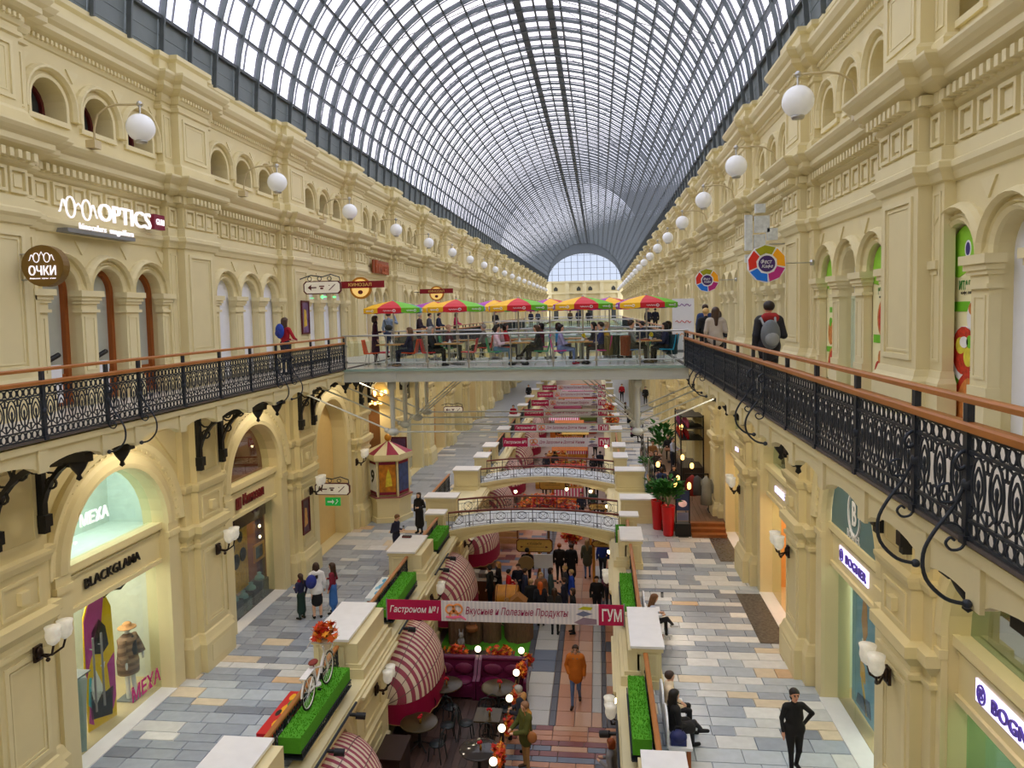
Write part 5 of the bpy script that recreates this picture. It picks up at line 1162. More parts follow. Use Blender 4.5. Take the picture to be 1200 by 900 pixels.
def solid(prims, h, k=.02, carve=None):
    pts = np.array([p[0] for p in prims] + [p[1] for p in prims]); r = max(max(p[2], p[3]) for p in prims)
    lo = pts.min(0) - r - 2 * h; hi = pts.max(0) + r + 2 * h; n = np.ceil((hi - lo) / h).astype(int) + 1
    G = np.stack(np.meshgrid(*[lo[i] + np.arange(n[i]) * h for i in range(3)], indexing='ij'), -1); d = None
    for p in prims:
        v = sdf(G, p)
        if d is None: d = v
        else:
            kk = p[6] if len(p) > 6 else k; e = np.clip(.5 + .5 * (v - d) / kk, 0, 1); d = v * (1 - e) + d * e - kk * e * (1 - e)
    if carve is not None: d = np.maximum(d, carve(G))
    V, F = nets(d, lo, h); cen = V[F].mean(1)
    D = np.stack([sdf(cen, p) - (p[7] if len(p) > 7 else 0) for p in prims]); mi = np.array([p[5] for p in prims])[D.argmin(0)]
    return V, F, mi
def tomesh(name, V, F, mi, mats):
    me = bpy.data.meshes.new(name); me.from_pydata(V.tolist(), [], F.tolist())
    for m in mats: me.materials.append(m)
    me.polygons.foreach_set('material_index', mi.astype(np.int32)); me.polygons.foreach_set('use_smooth', np.ones(len(F), bool)); me.update(); return me
# material slots: 0 skin, 1 top, 2 legs, 3 shoes, 4 accent, 5 eye/brow, 6 lips
def body(pose='stand', arms=('down', 'down'), hem=None, hw=.2, bulk=0.0, skirt=None, bare=False, sleeve=True, hood=False, scarf=False, hero=False, lean=0.0, hand=True, cross=False, stride=.26, slim=1.0, headtilt=0.0, headturn=0.0, boots=False, child=False):
    P = []
    def c(a, b, ra, rb=None, m=1, sq=1.0, k=.02, bias=0): P.append((a, b, ra, ra if rb is None else rb, sq, m, k, bias))
    dz = -.42 if pose == 'sit' else 0
    def U(x, y, z): return (x, y + lean * max(0, z - .9), z + dz)      # upper-body point
    # torso
    c(U(-.06, 0, .95), U(.06, 0, .95), .135 * slim + bulk * .5, None, 2 if not hem else 1, .8)
    c(U(0, 0, 1.0), U(0, 0, 1.16), .14 * slim + bulk, .135 * slim + bulk, 1, .72); c(U(-.05, .0, 1.18), U(-.06, .0, 1.36), .115 * slim + bulk, .105 + bulk, 1, .85); c(U(.05, .0, 1.18), U(.06, .0, 1.36), .115 * slim + bulk, .105 + bulk, 1, .85)
    c(U(-.15, 0, 1.41), U(.15, 0, 1.41), .07 + bulk, None, 1); c(U(0, -.01, 1.4), U(0, .0, 1.5), .075, .055, 1)
    c(U(0, 0, 1.47), U(0, .015, 1.57), .05, .05, 0, 1, .015)
    if scarf: c(U(-.05, .02, 1.49), U(.05, .02, 1.49), .075, None, 4)
    if hood: c(U(-.07, -.07, 1.47), U(.07, -.07, 1.47), .085, None, 4, .9); c(U(-.1, .02, 1.47), U(-.06, .08, 1.4), .05, .04, 4); c(U(.1, .02, 1.47), U(.06, .08, 1.4), .05, .04, 4)
    # head
    ca, sa = math.cos(headturn), math.sin(headturn)
    def H(x, y, z):
        y2 = y * math.cos(headtilt) + (z - 1.62) * math.sin(headtilt); z2 = 1.62 + (z - 1.62) * math.cos(headtilt) - y * math.sin(headtilt)
        return U(x * ca - y2 * sa, x * sa + y2 * ca + .02 + (.05 if headtilt > .2 else 0), z2)
    c(H(0, -.015, 1.655), H(0, .0, 1.66), .088, .085, 0, 1.1, .02); c(H(0, .02, 1.62), H(0, .035, 1.565), .07, .042, 0, 1, .02)
    if hero:
        c(H(0, .095, 1.64), H(0, .112, 1.612), .01, .015, 0, 1, .012)
        for s in (-1, 1):
            c(H(s * .087, -.01, 1.645), H(s * .087, -.012, 1.615), .014, .01, 0, .9, .008); c(H(s * .033, .086, 1.648), H(s * .034, .086, 1.648), .0085, None, 5, 1, .004, .004); c(H(s * .022, .088, 1.67), H(s * .048, .08, 1.672), .006, None, 5, 1, .004, .003)
        c(H(-.02, .088, 1.578), H(.02, .088, 1.578), .0085, None, 6, 1, .005, .003)
    # legs
    for s in (-1, 1):
        hx = s * .09; mleg = 0 if bare else 2
        if pose == 'sit':
            hip, kn, an = (hx, .0, .53), (s * .11, .42, .52), (s * .11, .44, .1)
            if cross and s > 0: kn, an = (.03, .42, .62), (-.12, .62, .38)
        elif pose == 'walk':
            hip = (hx, 0, .9); kn, an = ((hx, stride * .62, .5), (hx, stride, .1)) if s > 0 else ((hx, .02, .48), (hx, -stride, .15))
        else: hip, kn, an = (hx, 0, .9), (s * .1, .01, .49), (s * .1, -.01, .1)
        c(hip, kn, .088 * slim + .004, .058, 2 if pose == 'sit' or not bare else 0, 1, .03); c(kn, an, .056, .04, mleg if not boots else 3, 1, .02)
        toe = (an[0] + s * .02, an[1] + .15, an[2] - .055); c((an[0], an[1] - .03, an[2] - .045), toe, .045, .038, 3, 1, .015)
    if skirt: c((0, 0, .95 + dz), (0, .0, skirt), .15, hw * .9, 2, .8, .02)
    if hem:
        if pose == 'sit': c((-.08, .05, .55), (-.1, .3, .55), .11 + bulk, .1 + bulk, 1); c((.08, .05, .55), (.1, .3, .55), .11 + bulk, .1 + bulk, 1)
        else: c((0, 0, 1.05), (0, 0, hem + .06), .16 * slim + bulk, hw + bulk * .5, 1, .78, .02)
    # arms
    A = {'down': ((.245, -.03, 1.15), (.25, .05, .92)), 'bent': ((.25, -.05, 1.14), (.11, .24, 1.17)), 'hip': ((.42, -.12, 1.17), (.2, -.03, 1.0)), 'table': ((.25, .12, 1.13), (.12, .37, 1.17)), 'face': ((.24, .17, 1.2), (.08, .16, 1.5)), 'out': ((.3, .1, 1.2), (.32, .32, 1.12)), 'rail': ((.27, .1, 1.14), (.12, .34, 1.08)), 'pocket': ((.27, -.06, 1.14), (.2, .08, .97)), 'swing': ((.26, -.1, 1.16), (.29, .06, .95)), 'lap': ((.24, .02, 1.14), (.1, .25, 1.02)), 'up': ((.3, .12, 1.32), (.14, .2, 1.6))}
    for s, nm in ((-1, arms[0]), (1, arms[1])):
        e, w_ = A[nm]; sh = U(s * .185, 0, 1.4); e = U(s * e[0], e[1], e[2]); w2 = U(s * w_[0], w_[1], w_[2])
        c(sh, e, .058 + bulk * .6, .046 + bulk * .5, 1, 1, .02); c(e, w2, .045 + bulk * .5, .033 + bulk * .4, 1 if sleeve else 0, 1, .015)
        d = np.array(w2) - np.array(e); d /= np.linalg.norm(d); hb = np.array(w2); 
        if nm == 'pocket': continue
        if hero:
            side = np.cross(d, (0, 0, 1.0)) if abs(d[2]) < .9 else np.array((0, 1.0, 0)); side /= np.linalg.norm(side)
            c(tuple(hb + d * .02), tuple(hb + d * .075), .03, .034, 0, 1, .012)
            for fi in range(4): o = side * (fi - 1.5) * .02; L = (.065, .078, .072, .055)[fi]; drop = np.array((0, 0, -.012)); c(tuple(hb + d * .08 + o), tuple(hb + d * (.08 + L) + o * 1.1 + drop), .0115, .0095, 0, 1, .006)
            c(tuple(hb + d * .035 - side * .03), tuple(hb + d * .085 - side * .055), .0125, .01, 0, 1, .008)
        else: c(tuple(hb + d * .02), tuple(hb + d * .12), .036, .028, 0, 1, .012)
    return P, H
def hair_prims(H, style):
    P = []
    def c(a, b, ra, rb=None, sq=1.0): P.append((a, b, ra, ra if rb is None else rb, sq, 0, .02, 0))
    c(H(0, -.02, 1.675), H(0, -.005, 1.68), .1, .095, 1.1)
    if style in ('bob', 'long', 'pony', 'updo'): c(H(0, -.05, 1.66), H(0, -.06, 1.57), .085, .075)
    if style == 'long':
        for s in (-1, 1): c(H(s * .065, -.02, 1.64), H(s * .075, -.03, 1.42), .045, .04)
        c(H(0, -.07, 1.6), H(0, -.1, 1.32), .075, .05)
    if style == 'bob':
        for s in (-1, 1): c(H(s * .07, -.01, 1.65), H(s * .075, 0, 1.56), .042, .036)
    if style == 'pony': c(H(0, -.12, 1.66), H(0, -.17, 1.42), .04, .025)
    if style == 'updo': c(H(0, -.13, 1.62), H(0, -.13, 1.62), .05)
    return P
HC = {}; BC = {}
def person(loc, rz, cols, label, hair='short', haircol=(60, 40, 30), h=1.72, res=.026, group=None, skin=(222, 176, 148), **kw):
    key = repr((sorted(kw.items()), res)); 
    if key not in BC:
        P, H = body(**kw); V, F, mi = solid(P, res, carve=None); V2 = V.copy()
        BC[key] = (tomesh('person', V2, F, mi, [SKIN, WHITE, GREY, BLACK, WHITE, BLACK, SKIN]), H)
    me, H = BC[key]; s = h / 1.735
    o = link('person', me, None, loc, rz); o.scale = (s, s, s); tag(o, label, 'person', group)
    cl = [skin] + list(cols) + [cols[0]] * 4; 
    for i, cc in enumerate(cl[:5]): setmat(o, mat('cloth_%d_%d_%d' % tuple(cc), cc, .8 if i else .5, var=.05, scale=8), i)
    setmat(o, mat('eye_dark', (50, 36, 32), .3), 5); setmat(o, mat('lips', (186, 100, 96), .4), 6)
    if hair:
        hk = (key, hair)
        if hk not in HC:
            P2 = hair_prims(H, hair); fwd = np.array(H(0, 1, 1.62)) - np.array(H(0, 0, 1.62)); up = np.array(H(0, 0, 2.62)) - np.array(H(0, 0, 1.62)); o0 = np.array(H(0, 0, 1.62))
            def carve(G):
                y = (G - o0) @ fwd; z = (G - o0) @ up; return np.minimum(y - .025 + np.maximum(0, z - .04) * -1.2, -z + .1) if hair != 'hat' else np.full(y.shape, -1.0)
            V, F, mi = solid(P2, min(res, .022), carve=carve); HC[hk] = tomesh('hair', V, F, mi, [BLACK])
        ho = link('hair', HC[hk], o); setmat(ho, mat('hair_%d_%d_%d' % tuple(haircol), haircol, .5, var=.15, scale=20))
    return o
BLK, NAVY, DGR, CHAR, JEAN, GRY, BRN, BURGC = (24, 24, 28), (30, 36, 62), (44, 46, 50), (54, 56, 62), (70, 94, 130), (130, 132, 138), (90, 66, 48), (96, 30, 50)
HB, HD, HBL, HG, HR = (60, 40, 28), (30, 24, 22), (196, 160, 104), (170, 166, 160), (170, 84, 36)
TOP, GRD = 7.3, -3.0
FWD, BACK, RGT, LFT = PI, 0.0, -PI / 2, PI / 2      # facing the camera, away, +x, -x
# ---- gallery floor, foreground
person((6.34, 14.25, 0), FWD + .15, [BLK, BLK, BLK], 'woman in black top and trousers with one hand on her hip', 'updo', HD, 1.66, .013, skin=(214, 158, 130), hero=True, arms=('hip', 'down'), pose='walk', stride=.1, slim=1.2)
person((-5.75, 20.7, 0), BACK + .5, [(232, 232, 236), BLK, BLK, (236, 236, 240)], 'girl in white jacket and black skirt seen from behind', 'long', HB, 1.66, .016, arms=('bent', 'down'), hem=.85, hw=.19, skirt=.55, bare=True, hood=True, bulk=.012)
person((-6.2, 20.6, 0), LFT - .5, [(44, 44, 76), (30, 56, 50), BLK, (130, 30, 46)], 'small child in navy top and dark green skirt by the girls', 'pony', HB, 1.36, .016, arms=('bent', 'down'), skirt=.35, scarf=True, slim=.9)
person((-5.38, 21.05, 0), LFT, [(122, 28, 50), (60, 110, 180), BLK], 'child in burgundy top and blue skirt behind the girl in white', 'long', HB, 1.55, .02, arms=('down', 'bent'), skirt=.4)
person((-4.78, 25.95, 0), RGT - .3, [(40, 42, 66), (40, 42, 66), BLK, (225, 225, 230)], 'short-haired person in a dark navy suit looking at a phone', 'short', (120, 84, 50), 1.68, .018, arms=('bent', 'bent'), hem=.84, hw=.17, headtilt=.35)
person((-4.72, 29.25, 0), FWD - .3, [BLK, BLK, BLK, BLK], 'woman in a long black coat standing by the near footbridge', 'bob', HB, 1.68, .02, arms=('bent', 'pocket'), hem=.35, hw=.21, scarf=True)
person((4.12, 14.75, .0), RGT + .25, [(28, 28, 32), (46, 46, 52), BLK], 'long-haired woman in black seated cross-legged on the white bench', 'long', (24, 20, 20), 1.7, .016, pose='sit', arms=('lap', 'lap'), cross=True, bulk=.02, hem=.5)
person((4.1, 15.55, .0), RGT, [(226, 206, 176), BLK, BLK, (236, 220, 196)], 'person in cream jacket seated behind the long-haired woman on the bench', 'short', (56, 40, 34), 1.68, .02, pose='sit', arms=('lap', 'lap'), scarf=True, bulk=.02)
person((4.05, 19.9, .0), RGT + .2, [(196, 204, 222), BLK, (230, 230, 232)], 'young woman in pale blue shirt seated and looking at her phone', 'long', (110, 74, 44), 1.66, .018, pose='sit', arms=('bent', 'bent'), headtilt=.25, cross=True)
# ---- top gallery
T7 = TOP
person((-6.42, 20.7, T7), BACK - .4, [(176, 30, 44), (34, 40, 62), BLK], 'girl in red top with long hair on the left top gallery', 'long', (86, 62, 44), 1.66, .018, arms=('rail', 'rail'))
person((5.85, 14.2, T7), BACK + .1, [(44, 44, 50), (26, 26, 32), BLK, (160, 40, 40)], 'man in dark hooded jacket walking away on the right top gallery', 'short', (40, 32, 28), 1.78, .014, arms=('down', 'bent'), bulk=.035, hood=True, hem=.8, hw=.17)
person((5.62, 19.0, T7), BACK, [(186, 176, 164), BLK, BLK], 'woman in beige-grey jacket seen from behind, right top gallery', 'long', (66, 46, 34), 1.7, .018, arms=('down', 'bent'), bulk=.02, hem=.85, hw=.17)
person((5.75, 21.6, T7), BACK + .2, [(26, 26, 30), BLK, BLK], 'blond person in black jacket beside the right top gallery rail', 'short', (206, 170, 110), 1.68, .02, bulk=.02, hem=.7, hw=.17)
person((6.15, 24.6, T7), BACK, [(46, 66, 112), (40, 44, 60), BLK], 'man in dark blue jacket ahead of the blond person', 'short', HB, 1.8, .022, bulk=.02)
person((6.25, 22.6, T7), BACK, [(34, 38, 50), BLK, BLK], 'dark-haired person in navy between the blond and beige jackets', 'bob', HD, 1.6, .022, bulk=.02)
person((-4.95, 24.75, T7), RGT + .4, [(62, 26, 50), (48, 30, 50), (90, 80, 76), (40, 24, 40)], 'woman in a long plum coat standing by the orange chair', 'bob', HB, 1.66, .018, arms=('bent', 'down'), hem=.45, hw=.19, scarf=True)
person((-5.55, 28.5, T7), BACK - .3, [(132, 150, 172), (50, 62, 90), BLK], 'man in light blue shirt with a dark sling bag, back turned', 'short', (70, 56, 46), 1.8, .018, arms=('down', 'up'), slim=1.1)
for i, (x, y, cols, hc, lb) in enumerate(((-5.75, 34.2, [(40, 24, 40), BLK, BLK], HG, 'grey-haired man in plum jacket leaning on the far left rail'), (-5.72, 36.1, [(70, 74, 86), BLK, BLK], HD, 'man in grey jacket leaning between the plum and navy men'), (-5.7, 38.2, [(26, 34, 62), BLK, BLK], HD, 'man in navy jacket leaning on the far left rail'), (-5.7, 43.0, [(186, 30, 90), BLK, BLK], HB, 'woman in bright pink jacket at the far left rail'))):
    person((x, y, T7), RGT, cols, lb, 'bob' if i == 3 else 'short', hc, 1.72, .025, arms=('rail', 'rail'), bulk=.025, lean=.1)
# cafe guests, front row
CG = 'guests at the front row of cafe tables'
Z7 = T7 + .0
person((-3.42, 23.55, Z7), LFT, [(34, 36, 56), (40, 44, 62), (150, 120, 90)], 'brown-haired guest in navy on the right orange chair', 'long', (110, 80, 58), 1.66, .022, CG, pose='sit', arms=('table', 'table'))
person((-2.72, 23.55, Z7), RGT, [(26, 28, 28), BLK, BLK], 'guest in black with grey hair on the left red chair', 'bob', HG, 1.68, .022, CG, pose='sit', arms=('table', 'table'), bulk=.025, hem=.5)
person((-.55, 23.55, Z7), RGT, [(226, 190, 204), (86, 122, 150), BLK], 'dark-haired guest in pink hoodie and jeans on a green chair', 'updo', HD, 1.7, .02, CG, pose='sit', arms=('face', 'table'), bulk=.02)
person((.84, 23.55, Z7), LFT, [(30, 30, 30), (32, 30, 34), BLK], 'guest in black leaning forward on the right green chair', 'pony', (80, 56, 40), 1.66, .022, CG, pose='sit', arms=('table', 'table'), cross=True, lean=.15)
person((1.5, 23.55, Z7), RGT, [(156, 146, 190), (110, 126, 170), (140, 40, 50)], 'guest in lavender shirt on the left magenta chair', 'updo', HD, 1.66, .022, CG, pose='sit', arms=('table', 'table'), slim=1.25)
person((2.78, 23.55, Z7), LFT, [(40, 50, 100), (50, 46, 46), BLK], 'guest in dark blue on the right magenta chair with coats', 'short', (60, 48, 40), 1.74, .022, CG, pose='sit', arms=('table', 'face'))
person((3.72, 23.55, Z7), RGT, [(124, 126, 122), (70, 64, 54), (80, 70, 50)], 'guest in grey jumper on the left steel-blue chair', 'short', (60, 46, 38), 1.78, .022, CG, pose='sit', arms=('table', 'table'), slim=1.1)
person((4.78, 23.55, Z7), LFT, [(34, 40, 66), (50, 44, 40), (90, 74, 40)], 'black-haired guest in navy on the near cyan chair', 'bob', (20, 18, 20), 1.66, .022, CG, pose='sit', arms=('table', 'table'), bulk=.02)
person((4.95, 24.35, Z7), LFT, [(40, 46, 48), (34, 36, 40), BLK], 'black-haired guest in charcoal on the rear cyan chair', 'bob', (20, 18, 20), 1.7, .024, CG, pose='sit', arms=('table', 'table'), bulk=.03, hem=.5)
CG2 = 'guests at the rear row of cafe tables'
for x, dr, cols, hr, hc, lb in ((-2.72, RGT, [(96, 60, 60), CHAR, BLK], 'short', (190, 150, 120), 'balding guest in brown red at the rear row, behind the red chairs'), (-1.42, LFT, [(120, 120, 112), BLK, BLK], 'short', HG, 'grey-haired guest at the rear row beside the green chair'), (-.63, RGT, [(170, 30, 40), CHAR, BLK], 'bob', HD, 'guest in red behind the pink hoodie'), (.67, LFT, [(90, 20, 50), CHAR, BLK], 'bob', HD, 'guest in wine red at the rear row behind the green chairs'),
        (2.53, LFT, [(46, 44, 44), (60, 58, 62), BLK], 'updo', HD, 'dark-clad guest with a bun at the rear row, right of centre'), (1.27, RGT, [(60, 150, 200), CHAR, BLK], 'bob', HB, 'guest in sky blue at the rear row behind the lavender shirt'), (4.23, LFT, [(40, 50, 70), BLK, BLK], 'short', HD, 'guest in navy at the rear row behind the magenta chair'), (2.97, RGT, [(196, 160, 60), CHAR, BLK], 'hat', (200, 176, 140), 'guest in a beige cap and yellow jacket at the rear row')):
    person((x, 26.4, Z7), dr, cols, lb, hr, hc, 1.68, .028, CG2, pose='sit', arms=('table', 'table'), bulk=.015)
for i, (x, y, cols, lb) in enumerate(((-6.0, 62.4, [BLK] * 3, 'dark-suited man beyond the cafe, far left walkway rail'), (-4.7, 81.5, [NAVY, BLK, BLK], 'man in navy standing on the third cafe bridge, left end'), (-4.0, 82.5, [(60, 70, 90), BLK, BLK], 'man in grey-blue on the third cafe bridge, left of centre'), (-.4, 82.4, [(90, 70, 40), BLK, BLK], 'person in brown standing on the third cafe bridge near centre'), (.5, 81.6, [NAVY, BLK, BLK], 'person in dark blue on the third cafe bridge near centre'), (1.6, 82.3, [BLK] * 3, 'person in black on the third cafe bridge, right of centre'), (6.4, 56.0, [(30, 34, 52), BLK, BLK], 'left of two dark figures on the far right top gallery'), (6.95, 56.4, [(24, 28, 40), BLK, BLK], 'right of two dark figures on the far right top gallery'))):
    person((x, y, T7), [FWD, BACK][i % 2], cols, lb, 'short', HD, 1.76, .035, bulk=.02)
# ---- gallery floor, far
for x, y, cols, lb, kw in ((-4.0, 57.0, [(160, 30, 56), (90, 40, 50), BLK], 'far walker in a raspberry coat on the left gallery floor', dict(hem=.5)), (-4.3, 73, [BLK] * 3, 'far dark walker deep on the left gallery floor', {}), (7.0, 70.0, [BLK] * 3, 'tall dark figure far along the right gallery wall', {}), (4.9, 73, [(170, 24, 34), BLK, BLK], 'far person in red cap and black, right gallery floor', {})):
    person((x, y, 0), FWD, cols, lb, 'short', HD, 1.75, .035, bulk=.02, **kw)
for i, (x, y, cols, lb) in enumerate(((4.85, 50.2, [(140, 90, 120), BLK, BLK], 'seated person in mauve beside the third post beyond the footbridge'), (4.85, 56.2, [(40, 44, 60), BLK, BLK], 'seated person in dark blue farther along the right railing'), (4.85, 62.2, [BLK] * 3, 'seated person in black beside the fourth far post'))):
    person((x, y, 0), RGT, cols, lb, 'bob', HB, 1.68, .035, pose='sit', arms=('lap', 'lap'), cross=True)
# ---- terrace
TZ = .42
person((6.5, 39.3, TZ), RGT - .5, [(190, 196, 220), (34, 38, 54), BLK], 'waiter in pale blue shirt serving on the terrace', 'short', (50, 40, 34), 1.8, .024, arms=('out', 'table'))
for x, y, dr, cols, lb in ((5.6, 36.2, FWD, [BLK] * 3, 'diner in black seated at the front of the terrace'), (5.55, 38.3, FWD, [(60, 50, 46), BLK, BLK], 'diner in brown seated beyond the diner in black'), (5.6, 41.2, FWD, [(140, 96, 50), BLK, BLK], 'diner in tan seated deeper in the terrace'), (6.6, 43.0, FWD, [BLK] * 3, 'dark-haired diner seated behind the waiter'), (5.5, 34.2, BACK, [(40, 60, 110), BLK, BLK], 'diner in blue seated behind the tall red planter'), (6.1, 34.6, FWD, [(30, 30, 34), BLK, BLK], 'diner in charcoal seated facing the diner in blue')):
    person((x, y, TZ), dr, cols, lb, 'bob' if x < 5.6 else 'short', HB, 1.7, .03, pose='sit', arms=('table', 'table'))
# ---- ground floor
person((1.87, 21.9, GRD), FWD - .05, [(196, 108, 26), (92, 112, 150), (60, 44, 36), (120, 104, 84)], 'bearded man in orange hooded parka and jeans walking forward', 'short', (60, 44, 36), 1.84, .016, skin=(206, 160, 132), hero=True, pose='walk', stride=.22, arms=('down', 'pocket'), hem=.78, hw=.19, bulk=.04, hood=True)
person((.66, 18.6, GRD), LFT + .5, [(82, 86, 34), (170, 130, 80), BRN, (196, 140, 60)], 'man in quilted olive-green jacket with fur hood by the cafe rail', 'short', (150, 110, 80), 1.8, .016, arms=('rail', 'rail'), bulk=.05, hem=.75, hw=.19, hood=True)
person((.6, 19.4, GRD), LFT - .1, [(40, 42, 56), (150, 120, 80), BLK, (190, 140, 80)], 'grey-haired man in dark jacket leaning over the cafe rail', 'short', HG, 1.8, .018, arms=('rail', 'rail'), bulk=.04, lean=.25, hood=True)
person((2.87, 17.3, GRD), LFT - .3, [(128, 128, 132), (90, 90, 94), BLK], 'auburn-haired person in grey coat at the bottom edge', 'bob', (140, 66, 26), 1.68, .018, arms=('bent', 'bent'), hem=.5, hw=.2, bulk=.02)
CW = 'visitors crowding round the wooden cart'
crowd = [(-1.01, 28.76, [(196, 20, 30), BLK, BLK], 'short', HD, 'visitor in bright red jacket behind the wooden cart', RGT), (-.69, 29.38, [(30, 34, 50), BLK, BLK], 'short', HB, 'visitor in dark navy right behind the red jacket', FWD), (-.35, 28.75, [(40, 48, 76), JEAN, BLK], 'short', HB, 'visitor in blue-grey jacket just left of the round board', RGT), (-.02, 27.75, [(26, 26, 28), (70, 84, 110), BLK], 'hat', (180, 150, 110), 'visitor in a tan cap and black jacket, back turned', BACK),
         (.36, 27.5, [(30, 32, 40), (36, 40, 60), BLK], 'long', (206, 96, 30), 'visitor with long bright ginger hair, back turned', BACK), (.3, 28.54, [(150, 100, 70), BLK, BLK], 'bob', HBL, 'blond visitor in brown facing the crowd', FWD), (.66, 29.0, [(70, 90, 90), BLK, BLK], 'bob', HB, 'visitor in grey-green scarf facing right', RGT), (.95, 26.75, [(46, 44, 42), BLK, BLK], 'long', HB, 'visitor in brown-black coat at the front of the crowd', BACK), (1.23, 29.18, [(60, 60, 66), BLK, BLK], 'short', HBL, 'fair-haired visitor in charcoal at the back of the crowd', LFT),
         (1.25, 27.9, [(28, 32, 52), BLK, BLK], 'short', HB, 'visitor in dark blue suit, centre of the crowd', LFT), (1.62, 26.9, [(26, 26, 28), BLK, BLK], 'bob', HB, 'visitor in black with a shoulder bag, right end of crowd', LFT), (1.5, 28.9, [(30, 70, 180), BLK, BLK], 'short', (190, 160, 110), 'visitor in vivid blue jacket at the right of the crowd', LFT), (-1.81, 29.0, [(30, 34, 34), BLK, BLK], 'short', HD, 'man in black facing left beside the serving counter', LFT), (-1.55, 29.7, [(36, 34, 36), BLK, BLK], 'long', (190, 140, 80), 'blond-haired woman in black beside the serving counter', LFT)]
for x, y, cols, hr, hc, lb, d in crowd: person((x, y, GRD), d + R.uniform(-.3, .3), cols, lb, hr, hc, R.uniform(1.66, 1.78), .026, CW, bulk=.02, hem=.75, hw=.18, arms=R.choice([('down', 'down'), ('bent', 'down'), ('bent', 'bent')]))
walk = [(2.5, 28.2, [(28, 28, 30), BLK, BLK], 'short', HD, 'man in black jacket standing left of the woman in mauve', FWD, {}), (2.98, 29.0, [(130, 76, 96), (46, 52, 72), BLK], 'pony', HD, 'woman in mauve jacket and jeans with a backpack', BACK, {}), (1.37, 31.9, [BLK] * 3, 'short', HB, 'tall figure in long black coat walking away', BACK, dict(hem=.4)), (.86, 31.9, [(36, 30, 28), BLK, BLK], 'short', HR, 'dark figure walking beside the long black coat', BACK, {}), (2.07, 32.6, [(80, 82, 66), (96, 116, 156), BLK], 'long', (150, 120, 80), 'woman in olive parka and light jeans walking away', BACK, dict(hem=.7)), (2.75, 32.6, [(30, 60, 160), (50, 56, 72), BLK], 'short', HB, 'person in blue jacket under the hanging wooden sign', BACK, {}), (-.5, 31.2, [BLK, (26, 26, 30), BLK], 'short', HD, 'dark legs of a person behind the tall wooden signpost', BACK, {}),
        (1.6, 41.5, [(40, 46, 70), (34, 36, 50), BLK], 'short', HB, 'person in navy walking under the second footbridge', FWD, {}), (2.25, 42.0, [(60, 84, 70), BLK, BLK], 'bob', (190, 150, 100), 'person in green jacket under the second footbridge', BACK, {}), (2.8, 40.0, [(56, 60, 54), BLK, BLK], 'short', HB, 'person in dark olive close under the second footbridge', BACK, {}), (1.3, 37.4, [(60, 40, 36), BLK, BLK], 'short', HD, 'person in brown between the two footbridges, left one', BACK, {}), (2.2, 37.6, [(90, 104, 84), BLK, BLK], 'hat', (120, 130, 100), 'person with a green hood between the two footbridges', BACK, {})]
for x, y, cols, hr, hc, lb, d, kw in walk: person((x, y, GRD), d, cols, lb, hr, hc, R.uniform(1.68, 1.8), .026, bulk=.02, pose='walk', stride=.15, **kw)
for i, (x, y) in enumerate(((-.9, 47), (-.5, 48.2), (1.9, 47), (2.4, 46.5), (-1.2, 53), (-.6, 53.6), (2.2, 52.5), (2.7, 53.8), (-.8, 59), (2.3, 60), (1.2, 66), (-1, 66))):
    person((x, y, GRD), [FWD, BACK][i % 2], [[BLK, (40, 44, 60), (60, 50, 44)][i % 3], BLK, BLK], '%s far visitor among the ground-floor stalls, counted from the near end' % ords[i], 'short', HB, 1.72, .04, 'far visitors among the stalls', bulk=.02)
# things they carry
t = thing('backpack', 'bright blue backpack on the girl in white jacket', 'backpack', (-5.8, 20.42, 1.22), .5); mb = MB(); mb.sph((0, -.02, 0), (.16, .1, .21), 12, 10); obj('body', mb, mat('bag_blue', (44, 54, 140), .7), t); mb = MB(); mb.sph((0, -.1, -.06), (.1, .05, .1), 10, 8); obj('pocket', mb, mat('bag_blue2', (36, 46, 120), .7), t)
t = thing('backpack', 'royal blue backpack on the girl in red', 'backpack', (-6.47, 20.52, 8.6), -.4); mb = MB(); mb.sph((0, -.03, 0), (.15, .1, .22), 12, 10); obj('body', mb, mat('bag_blue3', (40, 70, 170), .7), t); mb = MB(); mb.sph((0, -.11, -.06), (.1, .05, .1), 10, 8); obj('pocket', mb, MATS['bag_blue'], t)
t = thing('backpack', 'large grey backpack on the man in dark hooded jacket', 'backpack', (5.81, 13.93, 8.5), .1); mb = MB(); mb.sph((0, -.03, 0), (.18, .12, .27), 14, 12); obj('body', mb, mat('bag_grey', (110, 116, 122), .7), t); mb = MB(); mb.sph((0, -.12, -.08), (.13, .06, .13), 10, 8); obj('pocket', mb, mat('bag_grey2', (150, 154, 156), .7), t)
for s in (-1, 1): mb = MB(); mb.tube([(s * .11, .02, .18), (s * .13, .12, .3), (s * .13, .24, .26)], .022, 6); obj('strap', mb, mat('bag_grey2', (150, 154, 156)), t)
t = thing('sling_bag', 'dark sling bag across the back of the blue shirt', 'bag', (-5.5, 28.32, 8.5)); mb = MB(); mb.sph((0, 0, 0), (.16, .07, .12), 12, 8); obj('body', mb, mat('bag_black', (50, 54, 46), .6), t); mb = MB(); mb.tube([(-.2, .1, .3), (-.1, .0, .1), (.12, .0, -.05)], .02, 6); obj('strap', mb, MATS['bag_black'], t)
t = thing('handbag', 'navy handbag on the white bench beside the long-haired woman', 'bag', (4.15, 14.25, .49)); mb = MB(); mb.sph((0, 0, .13), (.17, .13, .14), 14, 10); mb.box(-.15, .15, -.1, .1, 0, .12); obj('body', mb, mat('bag_navy', (40, 48, 104), .5), t); mb = MB(); mb.tube([(-.08, 0, .24), (-.06, 0, .34), (.06, 0, .34), (.08, 0, .24)], .012, 6); obj('handle', mb, BLACK, t)
